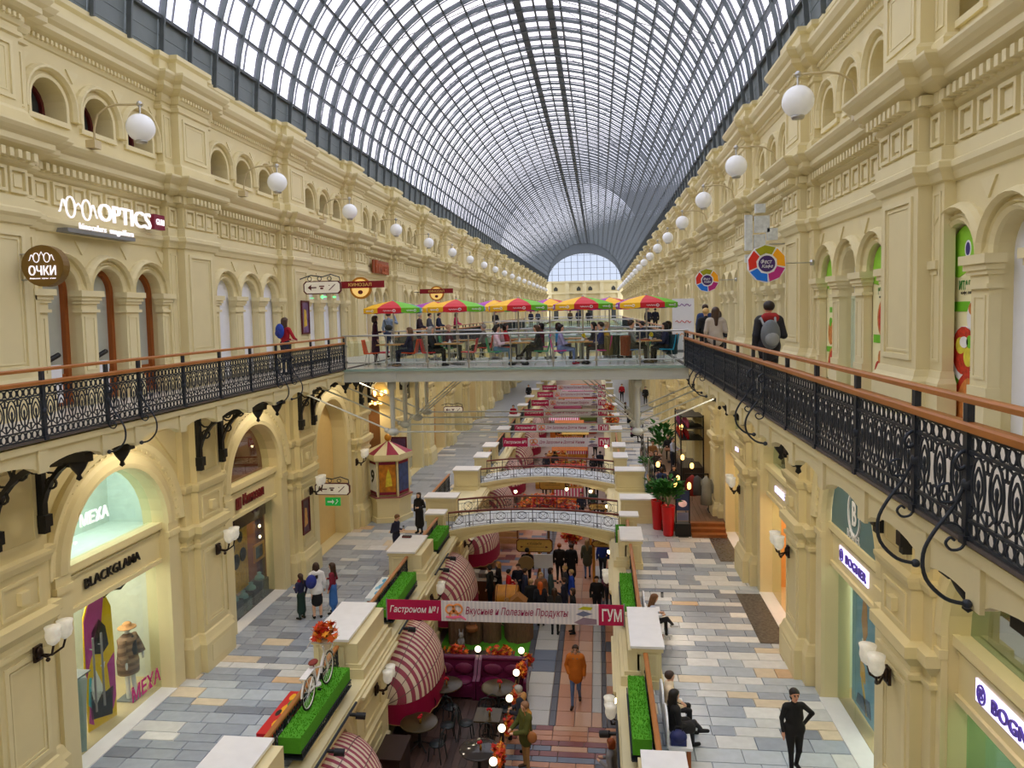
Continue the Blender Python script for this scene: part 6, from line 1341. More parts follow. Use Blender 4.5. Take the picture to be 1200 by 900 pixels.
t = thing('shoulder_bag', 'brown leather bag on the olive-green jacket', 'bag', (.86, 18.3, -1.95)); mb = MB(); mb.sph((0, 0, 0), (.13, .08, .16), 12, 10); obj('body', mb, mat('tan_leather', (170, 110, 60), .5), t); mb = MB(); mb.tube([(-.05, 0, .12), (-.16, .1, .45), (-.24, .15, .7)], .012, 5); obj('strap', mb, MATS['tan_leather'], t)
for (x, y, z, rz), lb in (((4.33, 20.02, 1.22, 0), 'phone held by the seated young woman'), ((-4.5, 25.98, 1.2, .3), 'dark phone held by the person in the navy suit')):
    t = thing('phone', lb, 'phone', (x, y, z), rz); mb = MB(); mb.hexa([(-.035, -.01, -.07), (.035, -.01, -.07), (.035, 0, -.07), (-.035, 0, -.07)], [(-.035, .02, .07), (.035, .02, .07), (.035, .03, .07), (-.035, .03, .07)]); obj('case', mb, BLACK, t); mb = MB(); mb.hexa([(-.03, -.0115, -.06), (.03, -.0115, -.06), (.03, -.01, -.06), (-.03, -.01, -.06)], [(-.03, .0185, .06), (.03, .0185, .06), (.03, .02, .06), (-.03, .02, .06)]); obj('screen', mb, GREY, t)
t = thing('clutch', 'black clutch lying on the marble cap beside the navy suit', 'bag', (-4.2, 25.3, 1.06)); mb = MB(); mb.box(-.16, .16, -.08, .08, 0, .06); obj('body', mb, BLACK, t); mb = MB(); mb.box(-.16, .16, -.085, -.08, .02, .05); obj('flap', mb, DKRED, t)

# ================================================================ cafe on the steel bridge
def chair_parts(t, col):
    m = mat('plastic_%d_%d_%d' % col, col, .35, var=.03)
    mb = MB(); mb.hexa([(-.21, -.2, .43), (.21, -.2, .43), (.21, .22, .45), (-.21, .22, .45)], [(-.21, -.2, .46), (.21, -.2, .46), (.21, .22, .48), (-.21, .22, .48)]); obj('seat', mb, m, t)
    mb = MB(); w = .2
    mb.hexa([(-w, -.22, .44), (w, -.22, .44), (w, -.19, .44), (-w, -.19, .44)], [(-w * .98, -.27, .68), (w * .98, -.27, .68), (w * .98, -.245, .68), (-w * .98, -.245, .68)]); mb.hexa([(-w * .98, -.27, .68), (w * .98, -.27, .68), (w * .98, -.245, .68), (-w * .98, -.245, .68)], [(-w * .8, -.31, .9), (w * .8, -.31, .9), (w * .8, -.285, .9), (-w * .8, -.285, .9)]); obj('backrest', mb, m, t)
    for x in (-.18, .18):
        for y in (-.18, .18): mb = MB(); mb.cyl((x * .8, y * .8, .44), (x * 1.15, y * 1.2, 0), .012, n=6); obj('leg', mb, CHROME, t)
CH = {}
def chair(x, y, rz, col, lb, z=7.3, grp='plastic cafe chairs on the steel bridge'):
    if col not in CH:
        t = thing('cafe_chair', lb, 'chair', (x, y, z), rz, grp); chair_parts(t, col); CH[col] = t; return t
    return dup(CH[col], (x, y, z), rz, lb, grp)
ORG, RED, GRN, PNK, SBL, CYN = (232, 84, 24), (206, 24, 40), (24, 150, 96), (222, 50, 140), (96, 140, 190), (30, 160, 200)
TX = [-4.07, -2.14, .14, 2.13, 4.25]
for i, (xl, xr, cl, cr_, a, b) in enumerate(((-4.7, -3.44, ORG, ORG, 'orange chair, left one, empty before the plum coat', 'orange chair under the guest in navy'), (-2.76, -1.48, RED, RED, 'red chair under the guest in black', 'red chair, right one, standing empty'), (-.6, .88, GRN, GRN, 'green chair under the pink hoodie', 'green chair under the leaning guest in black'), (1.46, 2.82, PNK, PNK, 'magenta chair under the lavender shirt', 'magenta chair hung with coats'), (3.7, 4.8, SBL, CYN, 'steel-blue chair under the grey jumper', 'cyan chair nearest the right end'))):
    chair(xl, 23.55, RGT, cl, a); chair(xr, 23.55, LFT, cr_, b)
chair(4.98, 24.35, LFT, CYN, 'cyan chair behind, under the guest in charcoal')
for x, d, c, lb in ((-2.76, RGT, GRN, 'green chair in the rear row at left'), (-1.38, LFT, RED, 'red chair in the rear row beside the grey-haired guest'), (-.67, RGT, ORG, 'orange chair in the rear row'), (.71, LFT, PNK, 'magenta chair in the rear row, centre left'), (2.57, LFT, RED, 'red chair in the rear row, right of centre'), (1.23, RGT, SBL, 'steel-blue chair in the rear row'), (4.27, LFT, GRN, 'green chair in the rear row at right end'), (2.93, RGT, CYN, 'cyan chair in the rear row')): chair(x, 26.4, d, c, lb)
TB = None
def ctable(x, y, lb, z=7.3):
    global TB
    if TB is None:
        t = thing('cafe_table', lb, 'table', (x, y, z), 0, 'square cafe tables on the steel bridge'); mb = MB(); mb.box(-.4, .4, -.35, .35, .71, .75); obj('tabletop', mb, WOODT, t); mb = MB(); mb.cyl((0, 0, .03), (0, 0, .71), .045, n=8); obj('pedestal', mb, CHROME, t); mb = MB(); mb.lathe((0, 0, 0), [(.25, 0), (.25, .02), (.05, .04)], 14); obj('base', mb, CHROME, t); TB = t; return t
    return dup(TB, (x, y, z), 0, lb)
for x, lb in zip(TX, ('cafe table between the two orange chairs', 'cafe table between the two red chairs', 'cafe table between the two front green chairs', 'cafe table between the two front magenta chairs', 'cafe table with a red tray between blue chairs')): ctable(x, 23.6, lb)
for x, lb in ((-2.07, 'rear cafe table behind the red chairs'), (.02, 'rear cafe table behind the pink hoodie'), (1.9, 'rear cafe table behind the lavender shirt'), (3.6, 'rear cafe table behind the grey jumper')): ctable(x, 26.45, lb)
# table things
def onT(nm, x, y, parts, lb, cat, z=8.05):
    t = thing(nm, lb, cat, (x, y, z))
    for pn, fn, m in parts: mb = MB(); fn(mb); obj(pn, mb, m, t)
tl = ('orange-chair table', 'red-chair table', 'green-chair table', 'magenta-chair table', 'blue-chair table')
for x, n in zip(TX, tl):
    onT('napkin_holder', x + .05, 23.5, [('body', lambda m: m.prism([(-.05, 0), (.05, 0), (0, .13)], 'y', -.04, .04), WHITE), ('base', lambda m: m.box(-.06, .06, -.05, .05, 0, .01), CHROME)], 'white napkin holder on the %s' % n, 'holder')
for x, n in ((TX[3], tl[3]), (TX[4], tl[4])):
    onT('flower_pot', x + .1, 23.72, [('pot', lambda m: m.lathe((0, 0, 0), [(.03, 0), (.04, .08)], 8), WHITE), ('flowers', lambda m: [m.sph((R.uniform(-.05, .05), R.uniform(-.04, .04), R.uniform(.1, .22)), .035, 6, 5) for _ in range(9)], mat('yellow_flower', (214, 200, 40), .6))], 'yellow flowers in a small pot on the %s' % n, 'flowers')
onT('tray', TX[4] - .15, 23.45, [('tray', lambda m: m.box(-.2, .2, -.14, .14, 0, .02), mat('red_tray', (200, 40, 30), .4)), ('rim', lambda m: m.frame(-.14, .14, .02, .02, .01, -.2, .2), mat('red_tray', (200, 40, 30)))], 'red tray on the blue-chair table', 'tray')
onT('plate', TX[1] - .1, 23.45, [('plate', lambda m: m.lathe((0, 0, 0), [(.06, 0), (.12, .02), (.11, .025)], 12), WHITE), ('food', lambda m: m.sph((0, 0, .03), (.06, .06, .03), 8, 6), FO)], 'plate of food on the red-chair table', 'plate')
onT('menu', TX[3] - .2, 23.5, [('cover', lambda m: m.box(-.13, .13, -.09, .09, 0, .012), mat('menu_green', (30, 140, 70), .4)), ('page', lambda m: m.box(-.12, .12, -.08, .08, .012, .014), WHITE)], 'green menu lying on the magenta-chair table', 'menu')
for x, y, z, c, lb in ((2.98, 23.55, 7.3, (120, 104, 60), 'olive coat draped over the right magenta chair'), (3.2, 23.75, 7.3, (50, 60, 44), 'dark green and yellow coat hanging beside the magenta chair'), (3.55, 23.4, 7.3, (140, 66, 34), 'rust-brown jacket draped over the steel-blue chair'), (5.0, 23.7, 7.3, (44, 66, 72), 'dark teal coat hanging on the cyan chair')):
    t = thing('draped_coat', lb, 'coat', (x, y, z)); mb = MB(); n = 12
    mb.prism([((.16 + .03 * math.sin(3 * a)) * math.cos(a), (.2 + .03 * math.sin(5 * a)) * math.sin(a)) for a in [2 * PI * i / 24 for i in range(24)]], 'z', .28, .9)
    obj('body', mb, mat('coat_%d_%d' % c[:2], c, .8, var=.12), t); mb = MB(); mb.tube([(0, -.2, .85), (.02, -.24, .6), (0, -.2, .35)], [.06, .05, .045], 7); obj('sleeve', mb, MATS['coat_%d_%d' % c[:2]], t)
# parasols: eight coloured gores each with a valance flap
UC = [(206, 30, 46), (110, 190, 40), (60, 170, 180), (70, 60, 170), (150, 60, 160), (226, 70, 120), (170, 60, 170), (246, 190, 30)]
UMS = {}
def umbrella(x, y, lb, r=1.0, z=7.3, grp=None, rot=0.0, small=False):
    if small in UMS: return dup(UMS[small], (x, y, z), rot, lb, grp)
    t = thing('parasol', lb, 'parasol', (x, y, z), rot, grp); UMS[small] = t
    mb = MB(); mb.cyl((0, 0, .0), (0, 0, 2.16), .028, n=8); mb.lathe((0, 0, 2.14), [(.03, 0), (.05, .03), (0, .08)], 8); obj('pole', mb, CHROME, t)
    mb = MB(); mb.lathe((0, 0, 0), [(.24, 0), (.24, .05), (.06, .09)], 12); obj('base', mb, GREY, t)
    for k in range(8):
        a0 = -PI / 2 - .25 + k * PI / 4; a1 = a0 + PI / 4; m = mat('gore_%d' % k, UC[k], .6, var=.03); mb = MB(); prof = [(.02, 2.17), (.35, 2.11), (.7, 2.03), (1.0, 1.92)]
        for (ra, za), (rb, zb) in zip(prof[:-1], prof[1:]):
            for q in range(2):
                b0, b1 = a0 + (a1 - a0) * q / 2, a0 + (a1 - a0) * (q + 1) / 2; sg = lambda rr, bb: rr * (1 - .05 * math.sin((bb - a0) / (PI / 4) * PI))
                mb.add([(sg(ra, b0) * math.cos(b0), sg(ra, b0) * math.sin(b0), za), (sg(rb, b0) * math.cos(b0), sg(rb, b0) * math.sin(b0), zb), (sg(rb, b1) * math.cos(b1), sg(rb, b1) * math.sin(b1), zb), (sg(ra, b1) * math.cos(b1), sg(ra, b1) * math.sin(b1), za)], [(0, 1, 2, 3)])
        g = obj('canopy_gore', mb, m, t)
        mb = MB(); P = lambda f, zz: (math.cos(a0 + (a1 - a0) * f) * (1 - .05 * math.sin(f * PI)), math.sin(a0 + (a1 - a0) * f) * (1 - .05 * math.sin(f * PI)), zz)
        for q in range(4):
            f0, f1 = q / 4, (q + 1) / 4; mb.add([P(f0, 1.92), P(f0, 1.77 - .03 * math.sin(f0 * PI)), P(f1, 1.77 - .03 * math.sin(f1 * PI)), P(f1, 1.92)], [(0, 1, 2, 3)])
        obj('valance', mb, m, g)
        if not small:
            mb = MB(); Q = lambda f, zz: tuple(1.012 * c if i < 2 else c for i, c in enumerate(P(f, zz)))
            pts = [Q(.24 + .36 * i / 10, 1.835 + .022 * math.sin(i * 2.4)) for i in range(11)]; mb.tube(pts, .01, 4); mb.tube([Q(.7 + .06 * math.cos(2 * PI * i / 8), 1.835 + .035 * math.sin(2 * PI * i / 8)) for i in range(8)], .012, 4, True); obj('printed_logo', mb, WHITE, g)
            mb = MB(); mb.cyl((0, 0, 1.75), (.96 * math.cos(a0), .96 * math.sin(a0), 1.9), .008, n=4); obj('rib', mb, CHROME, t)
    return t
UG = 'striped parasols of the bridge cafe'
for i, x in enumerate((-4.12, -1.97, .09, 2.2, 4.24)): umbrella(x, 24.15, '%s many-coloured parasol from the left in the front row' % ords[i].replace('nearest', 'first'), grp=UG)
for i, x in enumerate((-3.35, -1.1, .95, 3.1)): umbrella(x, 26.95, '%s many-coloured parasol from the left in the second row' % ords[i].replace('nearest', 'first'), grp=UG, rot=.8)
for i, x in enumerate((-4.4, -2.5, -.6, 1.3, 3.2)): umbrella(x, 53.0, '%s small distant parasol from the left on the far bridge, front row' % ords[i].replace('nearest', 'first'), grp='parasols on the far cafe bridge', rot=.4 * i, small=True).scale = (.9, .9, 1)
for i, x in enumerate((-3.5, -1.5, .4, 2.3, 4.2)): umbrella(x, 55.6, '%s small distant parasol from the left on the far bridge, rear row' % ords[i].replace('nearest', 'first'), grp='parasols on the far cafe bridge', rot=.7 * i, small=True).scale = (.9, .9, 1)
t = thing('menu_banner', 'white roll-up banner with purple print at the right end of the bridge', 'banner', (6.0, 29.5, 7.3)); mb = MB(); mb.box(-.42, .42, -.01, .01, .1, 2.1); obj('sheet', mb, WHITE, t); mb = MB(); mb.box(-.45, .45, -.1, .1, 0, .1); obj('base', mb, GREY, t)
for z, c in ((1.85, (120, 50, 150)), (1.2, (200, 60, 60)), (.7, (230, 160, 60))): mb = MB(); mb.tube([(-.3 + .06 * i, -.014, z + .05 * math.sin(i * 1.9)) for i in range(11)], .02, 4); obj('printed_shape', mb, mat('pr_%d' % c[0], c), t)
# ================================================================ gallery floor furniture
def bench(x, y, lb, w=.45, l=1.75):
    t = thing('bench', lb, 'bench', (x, y, 0)); mb = MB(); mb.box(-.23, .23, -l / 2, l / 2, .42, .48); obj('seat', mb, WHITE, t)
    for yy in (-l / 4 - .02, l / 4 + .02):
        mb = MB(); N = 12; w2 = l / 4 - .03; pts = [(yy + w2 * math.cos(PI * i / N), .72 + .34 * math.sin(PI * i / N)) for i in range(N + 1)]; mb.prism([(yy + w2, .46)] + pts + [(yy - w2, .46)], 'x', -.26, -.22); obj('backrest', mb, mat('white_lattice', (226, 230, 236), .4, var=.1, scale=30), t)
    for yy in (-l / 2 + .08, 0, l / 2 - .08): mb = MB(); mb.box(-.2, -.12, yy - .04, yy + .04, 0, .42); obj('leg', mb, WINWOOD, t); mb = MB(); mb.box(.12, .2, yy - .04, yy + .04, 0, .42); obj('leg', mb, WINWOOD, t)
bench(4.18, 15.05, 'white bench with rounded lattice backs holding two people', l=1.9); bench(4.1, 20.2, 'white bench under the young woman with a phone', l=1.7)
for (x, y, z, l, c1, c2), lb in (((-4.18, 14.7, .44, 1.7, (206, 16, 34), (240, 180, 30)), 'red bench top with a yellow, green and black pattern, lower left'), ((-4.2, 21.9, .44, 1.8, (226, 236, 240), (90, 170, 210)), 'white bench top with a light blue map-like pattern, left')):
    t = thing('patterned_bench', lb, 'bench', (x, y, 0)); mb = MB(); mb.box(-.18, .18, -l / 2, l / 2, z, z + .08); obj('seat', mb, mat('bench_%d' % c1[0], c1, .4), t)
    for k, (a, b, ra, cc) in enumerate(((.02, .1, .13, c2), (.06, .35, .1, (60, 150, 50) if c1[0] == 206 else c2), (-.06, -.05, .08, (30, 26, 30) if c1[0] == 206 else (130, 190, 220)), (-.02, .6, .09, c2), (.05, -.45, .09, c2))):
        mb = MB(); mb.prism([(a + ra * .7 * math.cos(2 * PI * i / 9), b + ra * 1.6 * math.sin(2 * PI * i / 9)) for i in range(9)], 'z', z + .08, z + .083 + .001 * k); obj('painted_shape', mb, mat('bp_%d_%d' % cc[:2], cc), t)
    for yy in (-l / 2 + .1, l / 2 - .1): mb = MB(); mb.box(-.14, .14, yy - .04, yy + .04, 0, z); obj('leg', mb, WINWOOD, t)
# white bicycle with autumn flowers, standing on the grass box
t = thing('bicycle', 'white bicycle with a rust saddle standing on the grass box', 'bicycle', (-3.46, 15.0, .76), 0)
BW = mat('bike_white', (236, 236, 240), .3)
for y, nm in ((-.55, 'rear_wheel'), (.55, 'front_wheel')):
    mb = MB(); mb.tube([(0, y + .34 * math.cos(2 * PI * i / 28), .35 + .34 * math.sin(2 * PI * i / 28)) for i in range(28)], .02, 6, True); wo = obj(nm, mb, BLACK, t)
    mb = MB(); mb.tube([(0, y + .31 * math.cos(2 * PI * i / 28), .35 + .31 * math.sin(2 * PI * i / 28)) for i in range(28)], .012, 4, True)
    for i in range(14): a = 2 * PI * i / 14; mb.cyl((.01, y, .35), (0, y + .3 * math.cos(a), .35 + .3 * math.sin(a)), .003, n=3)
    obj('rim', mb, BW, wo)
    mb = MB(); mb.tube([(0, y + .39 * math.cos(a), .35 + .39 * math.sin(a)) for a in [PI * (.0 + .95 * i / 10) if y < 0 else PI * (.15 + .8 * i / 10) for i in range(11)]], .022, 5); obj('mudguard', mb, BW, t)
mb = MB()
for a, b in (((0, -.55, .35), (0, -.12, .3)), ((0, -.12, .3), (0, -.22, .8)), ((0, -.12, .3), (0, .35, .78)), ((0, -.22, .72), (0, .3, .5)), ((0, -.55, .35), (0, -.2, .68)), ((0, .35, .9), (0, .55, .35)), ((0, .3, .95), (0, .42, .7))): mb.cyl(a, b, .022, n=7)
obj('frame', mb, BW, t)
mb = MB(); mb.tube([(-.28, .1, 1.0), (-.26, .25, 1.06), (0, .32, 1.0), (.26, .25, 1.06), (.28, .1, 1.0)], .016, 6); obj('handlebar', mb, CHROME, t)
mb = MB(); mb.sph((0, -.26, .86), (.1, .15, .045), 10, 6); mb.cyl((0, -.24, .7), (0, -.25, .84), .015, n=6); obj('saddle', mb, mat('rust_leather', (130, 44, 36), .5), t)
mb = MB(); mb.box(-.07, .07, -.85, -.3, .76, .78); [mb.cyl((s, -.8, .77), (s * .5, -.55, .36), .008, n=4) for s in (-.07, .07)]; obj('luggage_rack', mb, BW, t)
mb = MB(); mb.lathe((0, -.12, .3), [(.0, -.02), (.1, -.02), (.1, .02), (0, .02)], 14); o = obj('chainring', mb, BW, t); mb = MB(); mb.lathe((0, .48, .82), [(.1, 0), (.15, .2), (.16, .22)], 12, False); obj('basket', mb, mat('wicker', (226, 216, 196), .6), t)
mb = MB(); mb.box(.02, .1, -.15, -.09, .18, .21); mb.box(-.1, -.02, -.15, -.09, .39, .42); obj('pedal', mb, BLACK, t)
MAPLE = [mat('maple_%d' % i, c, .6, var=.15, scale=10) for i, c in enumerate(((226, 96, 24), (200, 46, 18), (236, 150, 40), (176, 32, 20)))]
def leaves(mb, c, rad, n, size, nm=4):
    for _ in range(n):
        p = Vector((R.gauss(0, 1), R.gauss(0, 1), R.gauss(0, 1))).normalized() * R.uniform(.35, 1); p = Vector((c[0] + p.x * rad[0], c[1] + p.y * rad[1], c[2] + p.z * rad[2]))
        a = Vector((R.uniform(-1, 1), R.uniform(-1, 1), R.uniform(-.6, .6))).normalized(); b = a.cross(Vector((R.uniform(-1, 1), R.uniform(-1, 1), 1))).normalized(); s = size * R.uniform(.7, 1.3); mb.mi = R.randrange(nm)
        st = [(1, 0), (.45, .25), (.6, .8), (.1, .5), (-.5, .8), (-.35, .2), (-1, 0), (-.35, -.2), (-.5, -.8), (.1, -.5), (.6, -.8), (.45, -.25)]
        mb.add([p + (a * x + b * y) * s for x, y in st], [tuple(range(12))])
t = thing('flower_arrangement', 'orange maple-leaf bouquet in the basket of the white bicycle', 'flowers', (-3.46, 15.5, 1.85)); mb = MB(); leaves(mb, (0, 0, .1), (.32, .3, .24), 90, .11); obj('maple_leaves', mb, MAPLE, t)
mb = MB(); [mb.cyl((0, 0, -.15), (R.uniform(-.2, .2), R.uniform(-.2, .2), .2), .006, n=3) for _ in range(10)]; obj('stem', mb, mat('twig_brown', (110, 80, 50)), t)
# track spotlights on the ledge
def spots(x, y0, y1, z, lb):
    t = thing('track_spotlight', lb, 'spotlight', (x, y0, z)); mb = MB(); mb.cyl((0, 0, 0), (0, y1 - y0, 0), .03, n=8); obj('rail', mb, IRON, t)
    for f in (.25, .8):
        yy = (y1 - y0) * f; s = 1 if x < 0 else -1; mb = MB(); mb.cyl((0, yy, 0), (s * .22, yy + .02, -.02), .04, n=8); mb.cyl((s * .16, yy, -.02), (s * .36, yy + .06, -.06), .075, n=10); obj('spotlight_head', mb, BLACK, t)
spots(-2.95, 13.4, 15.9, .12, 'black rail with two spotlights below the bicycle box'); spots(-2.95, 19.6, 21.0, .1, 'black rail with two spotlights at the left end of the banner'); spots(-2.95, 24.2, 26.4, .12, 'black rail with two spotlights under the navy-suited person'); spots(2.98, 13.2, 15.6, .12, 'black rail with two spotlights below the right grass box')
for i, (x, y, z) in enumerate(((-3.0, 21.8, .02), (3.0, 27.9, -.2), (3.0, 22.9, -.4), (2.95, 17.6, -.5), (-2.9, 30.6, -.5), (3.0, 34.5, -.2), (3.05, 44.0, .9), (-1.6, 36.8, -.1), (1.0, 36.8, .05), (2.2, 36.8, -.05))):
    t = thing('bulb_lamp', '%s small round glowing bulb on the well edge, counted from left end of banner' % ords[i], 'lamp', (x, y, z)); mb = MB(); mb.sph((0, 0, 0), .085, 10, 8); obj('bulb', mb, LITW, t); mb = MB(); mb.lathe((0, 0, .06), [(.05, 0), (.06, .08), (.02, .1)], 8); obj('socket', mb, BLACK, t)
# banners over the well
def banner(y, z, h, full, lb, txt, x0=-3.15, x1=3.28):
    t = thing('hanging_banner', lb, 'banner', (0, y, z))
    pale = stripes('banner_stripes', (222, 218, 226), (206, 204, 216), 9, 'X')
    dx = x0 + 3.15
    segs = [(x0, x0 + 1.52, 0), (x0 + 1.52, 2.6, 1), (2.6, x1, 0)]
    for a, b, k in segs: mb = MB(); mb.box(a, b, -.01, .01, 0, h); obj('cloth_panel', mb, mat('banner_magenta', (176, 8, 76), .5, var=.02) if k == 0 else pale, t)
    for a in (x0, x1): mb = MB(); mb.cyl((a, 0, -.03), (a, 0, h + .03), .02, n=6); obj('batten', mb, GREY, t)
    for sg, xe in ((-1, x0), (1, x1)): mb = MB(); mb.cyl((xe, 0, h * .5), (sg * 3.5, 0, .98 - z if y > 30 else .9 - z), .008, n=4); obj('cord', mb, GREY, t)
    f = lambda x, zz: facing((x, -.015, zz), (0, -1, 0))
    link('lettering', TXT['gas'], t, mw=f(x0 + .77, h / 2) @ Matrix.Scale(.88, 4)); link('lettering', TXT[txt], t, mw=f(.42 + dx * .6, h / 2) @ Matrix.Scale(.88 - .06 * dx, 4)); link('lettering', TXT['gum'], t, mw=f(2.95, h / 2) @ Matrix.Scale(1.12, 4))
    mb = MB(); 
    for cx, cz, r in ((-1.38, h * .6, .12), (-1.18, h * .62, .13), (-1.28, h * .35, .11)): mb.tube([(cx + dx + r * math.cos(2 * PI * i / 14), -.02, cz + r * math.sin(2 * PI * i / 14)) for i in range(14)], .03, 4, True)
    obj('printed_pretzel', mb, mat('pretzel_orange', (232, 150, 90), .5), t)
    mb = MB(); mb.tube([(-1.5 + dx, -.02, .12), (-1.3 + dx, -.02, .1), (-1.1 + dx, -.02, .14), (-.95 + dx, -.02, .05)], [.03, .04, .04, .02], 5); obj('printed_sausage', mb, mat('sausage_pink', (226, 110, 150), .5), t)
    for pts, c in (([(1.95, .06), (2.2, .2), (2.55, .16), (2.55, .02), (2.1, .0)], (140, 120, 140)), ([(2.0, .28), (2.2, .38), (2.45, .3), (2.2, .22)], (110, 116, 150)), ([(2.05, .42), (2.2, .5), (2.45, .48), (2.4, .4)], (180, 180, 40))):
        mb = MB(); mb.prism([(a, min(b, h - .01)) for a, b in pts], 'y', -.014, -.01); obj('printed_fish', mb, mat('fish_%d' % c[0], c), t)
    return t
banner(19.2, .68, .56, True, 'nearest maroon and striped banner across the well', 'vk', -3.16, 3.27)
banner(44.0, .88, .54, True, 'second maroon and striped banner beyond the footbridges', 'zdr')
banner(57.0, .9, .54, True, 'third maroon and striped banner, far under the cafe bridge', 'vk')
banner(50.2, .8, .5, True, 'small maroon-ended banner between the second and third banners', 'zdr'); banner(63.2, .9, .5, True, 'fifth maroon-ended banner under the cafe bridge', 'vk'); banner(69.6, .9, .5, True, 'sixth maroon-ended banner under the cafe bridge', 'zdr'); banner(76, .9, .5, True, 'farthest maroon-ended banner under the cafe bridge', 'vk')
# awnings of the ground-floor arcade: ribbed quarter domes
AWS = stripes('awning_stripes', (232, 216, 196), (164, 74, 96), 5.4, 'Y')
def awning(yc, lb, w=1.85, proj=1.2):
    t = thing('awning', lb, 'awning', (-3.32, yc, -1.85), 0, 'striped awnings over the arcade arches'); n = 4; N = 24
    def pt(u, v): # u along the width 0..1, v from the wall 0 to the lip 1
        s = max(0, math.sin(PI * u)) ** .72; b = v * PI / 2
        return (proj * s * math.sin(b), -w * math.cos(PI * u) * (1 - .04 * v), 1.5 * s * math.cos(b))
    for k in range(n):
        mb = MB(); g = [[pt(i / N, (k + j / 3) / n) for i in range(N + 1)] for j in range(4)]
        for j in range(3):
            for i in range(N): mb.add([g[j][i], g[j + 1][i], g[j + 1][i + 1], g[j][i + 1]], [(0, 1, 2, 3)], True)
        obj('awning_gore', mb, AWS, t)
    for k in range(1, n): mb = MB(); mb.tube([tuple(c * 1.004 for c in pt(i / N, k / n)) for i in range(N + 1)], .012, 4); obj('seam_rib', mb, mat('seam', (120, 90, 90)), t)
    mb = MB(); L = [pt(i / 36, 1) for i in range(37)]
    for i in range(36):
        sc = lambda q: .55 + .05 * abs(math.sin(q * PI / 4)); a, b = L[i], L[i + 1]; e = lambda p: (p[0] * 1.01 + .005, p[1], p[2])
        mb.add([e(a), (a[0] * 1.02, a[1], a[2] - sc(i)), (b[0] * 1.02, b[1], b[2] - sc(i + 1)), e(b)], [(0, 1, 2, 3)])
    va = obj('valance', mb, MAROON, t)
    mb = MB(); mb.tube([(p[0] * 1.03, p[1], p[2] - (.55 + .05 * abs(math.sin(i * PI / 4)))) for i, p in enumerate(L)], .009, 4); obj('gold_piping', mb, mat('gold_thread', (206, 170, 110), .5), va)
    mb = MB(); mb.tube([(pt(.62 + .008 * i, 1)[0] * 1.03 + .01, pt(.62 + .008 * i, 1)[1], -.24 + .03 * math.sin(i * 2.1)) for i in range(14)], .012, 4); obj('script_mark', mb, MATS['gold_thread'], va)
for i, y in enumerate((14.75, 21.15, 27.55, 33.95, 40.35, 46.75, 53.15, 59.55, 65.95, 72.35, 78.75, 85.15)): awning(y, '%s red-striped awning along the left arcade, counted from the bottom' % ords[i].replace('nearest', 'first'))
for i, (y, z) in enumerate(((18.1, -.72), (24.5, -.85), (30.9, -.95))):
    t = thing('arcade_sconce', 'double alabaster sconce on the %s arcade pier from the bottom, left' % ['first', 'second', 'third'][i], 'sconce', (-3.2, y, z)); sconce_parts(t)
t = thing('arcade_sconce', 'double alabaster sconce on the right arcade, below the bench', 'sconce', (3.18, 17.0, -.6), PI); sconce_parts(t)
t = thing('arcade_sconce', 'double alabaster sconce on the right arcade under the near footbridge', 'sconce', (3.18, 25.6, -.6), PI); sconce_parts(t)

# ================================================================ poster kiosk, left
t = thing('poster_kiosk', 'hexagonal cream poster kiosk with a red and cream pointed roof', 'kiosk', (-6.62, 31.5, 0), .2)
hexp = lambda r, k: (r * math.cos(2 * PI * k / 6), r * math.sin(2 * PI * k / 6))
mb = MB(); mb.prism([hexp(1.02, k) for k in range(6)], 'z', 0, .22); mb.prism([hexp(.94, k) for k in range(6)], 'z', .22, 1.0); mb.prism([hexp(1.0, k) for k in range(6)], 'z', .95, 1.08); obj('base', mb, CREAM2, t)
mb = MB(); mb.prism([hexp(1.04, k) for k in range(6)], 'z', 1.08, 1.13); obj('ledge', mb, mat('rose_stone', (160, 96, 96), .4), t)
mb = MB(); mb.prism([hexp(.78, k) for k in range(6)], 'z', 1.13, 2.75); obj('core', mb, CREAM, t)
KP = [((250, 250, 248), 1), ((210, 120, 30), 2), ((60, 80, 130), 3), ((90, 40, 60), 4), ((200, 170, 90), 5), ((60, 110, 90), 6)]
for k in range(6):
    (xa, ya), (xb, yb) = hexp(.86, k), hexp(.86, k + 1); mb = MB(); mb.cyl((xa, ya, 1.13), (xa, ya, 2.8), .045, n=6); obj('corner_post', mb, CREAM2, t)
    am = 2 * PI * (k + .5) / 6; n_ = Vector((math.cos(am), math.sin(am), 0)); M = facing(n_ * .765, n_); M[2][3] = 1.95
    mb = MB(); mb.box(-.36, .36, -.74, .74, 0, .015); c = KP[(k + 3) % 6]; po = link('poster', mb.mesh('poster', mat('kiosk_print_%d' % c[1], c[0], .35, var=.05 if c[1] == 1 else .5, scale=4)), t, mw=M)
    mb = MB(); mb.box(-.36, .36, .58, .74, .015, .02); mb.box(-.36, .36, -.74, -.62, .015, .02); link('printed_band', mb.mesh('printed_band', BURG), po)
    if c[1] == 1: link('lettering', TXT['nine'], po, mw=Matrix.Translation((.02, .02, .02)))
    elif c[1] == 2: mb = MB(); mb.prism([(-.1, -.4), (.2, -.35), (.15, .1), (.05, .4), (-.05, .1)], 'z', .016, .02); link('printed_shape', mb.mesh('printed_shape', mat('flame_print', (250, 200, 60), .4, var=.3, scale=8)), po)
mb = MB(); mb.prism([hexp(1.08, k) for k in range(6)], 'z', 2.75, 2.98); mb.prism([hexp(1.0, k) for k in range(6)], 'z', 2.68, 2.75); obj('eave', mb, CREAM2, t)
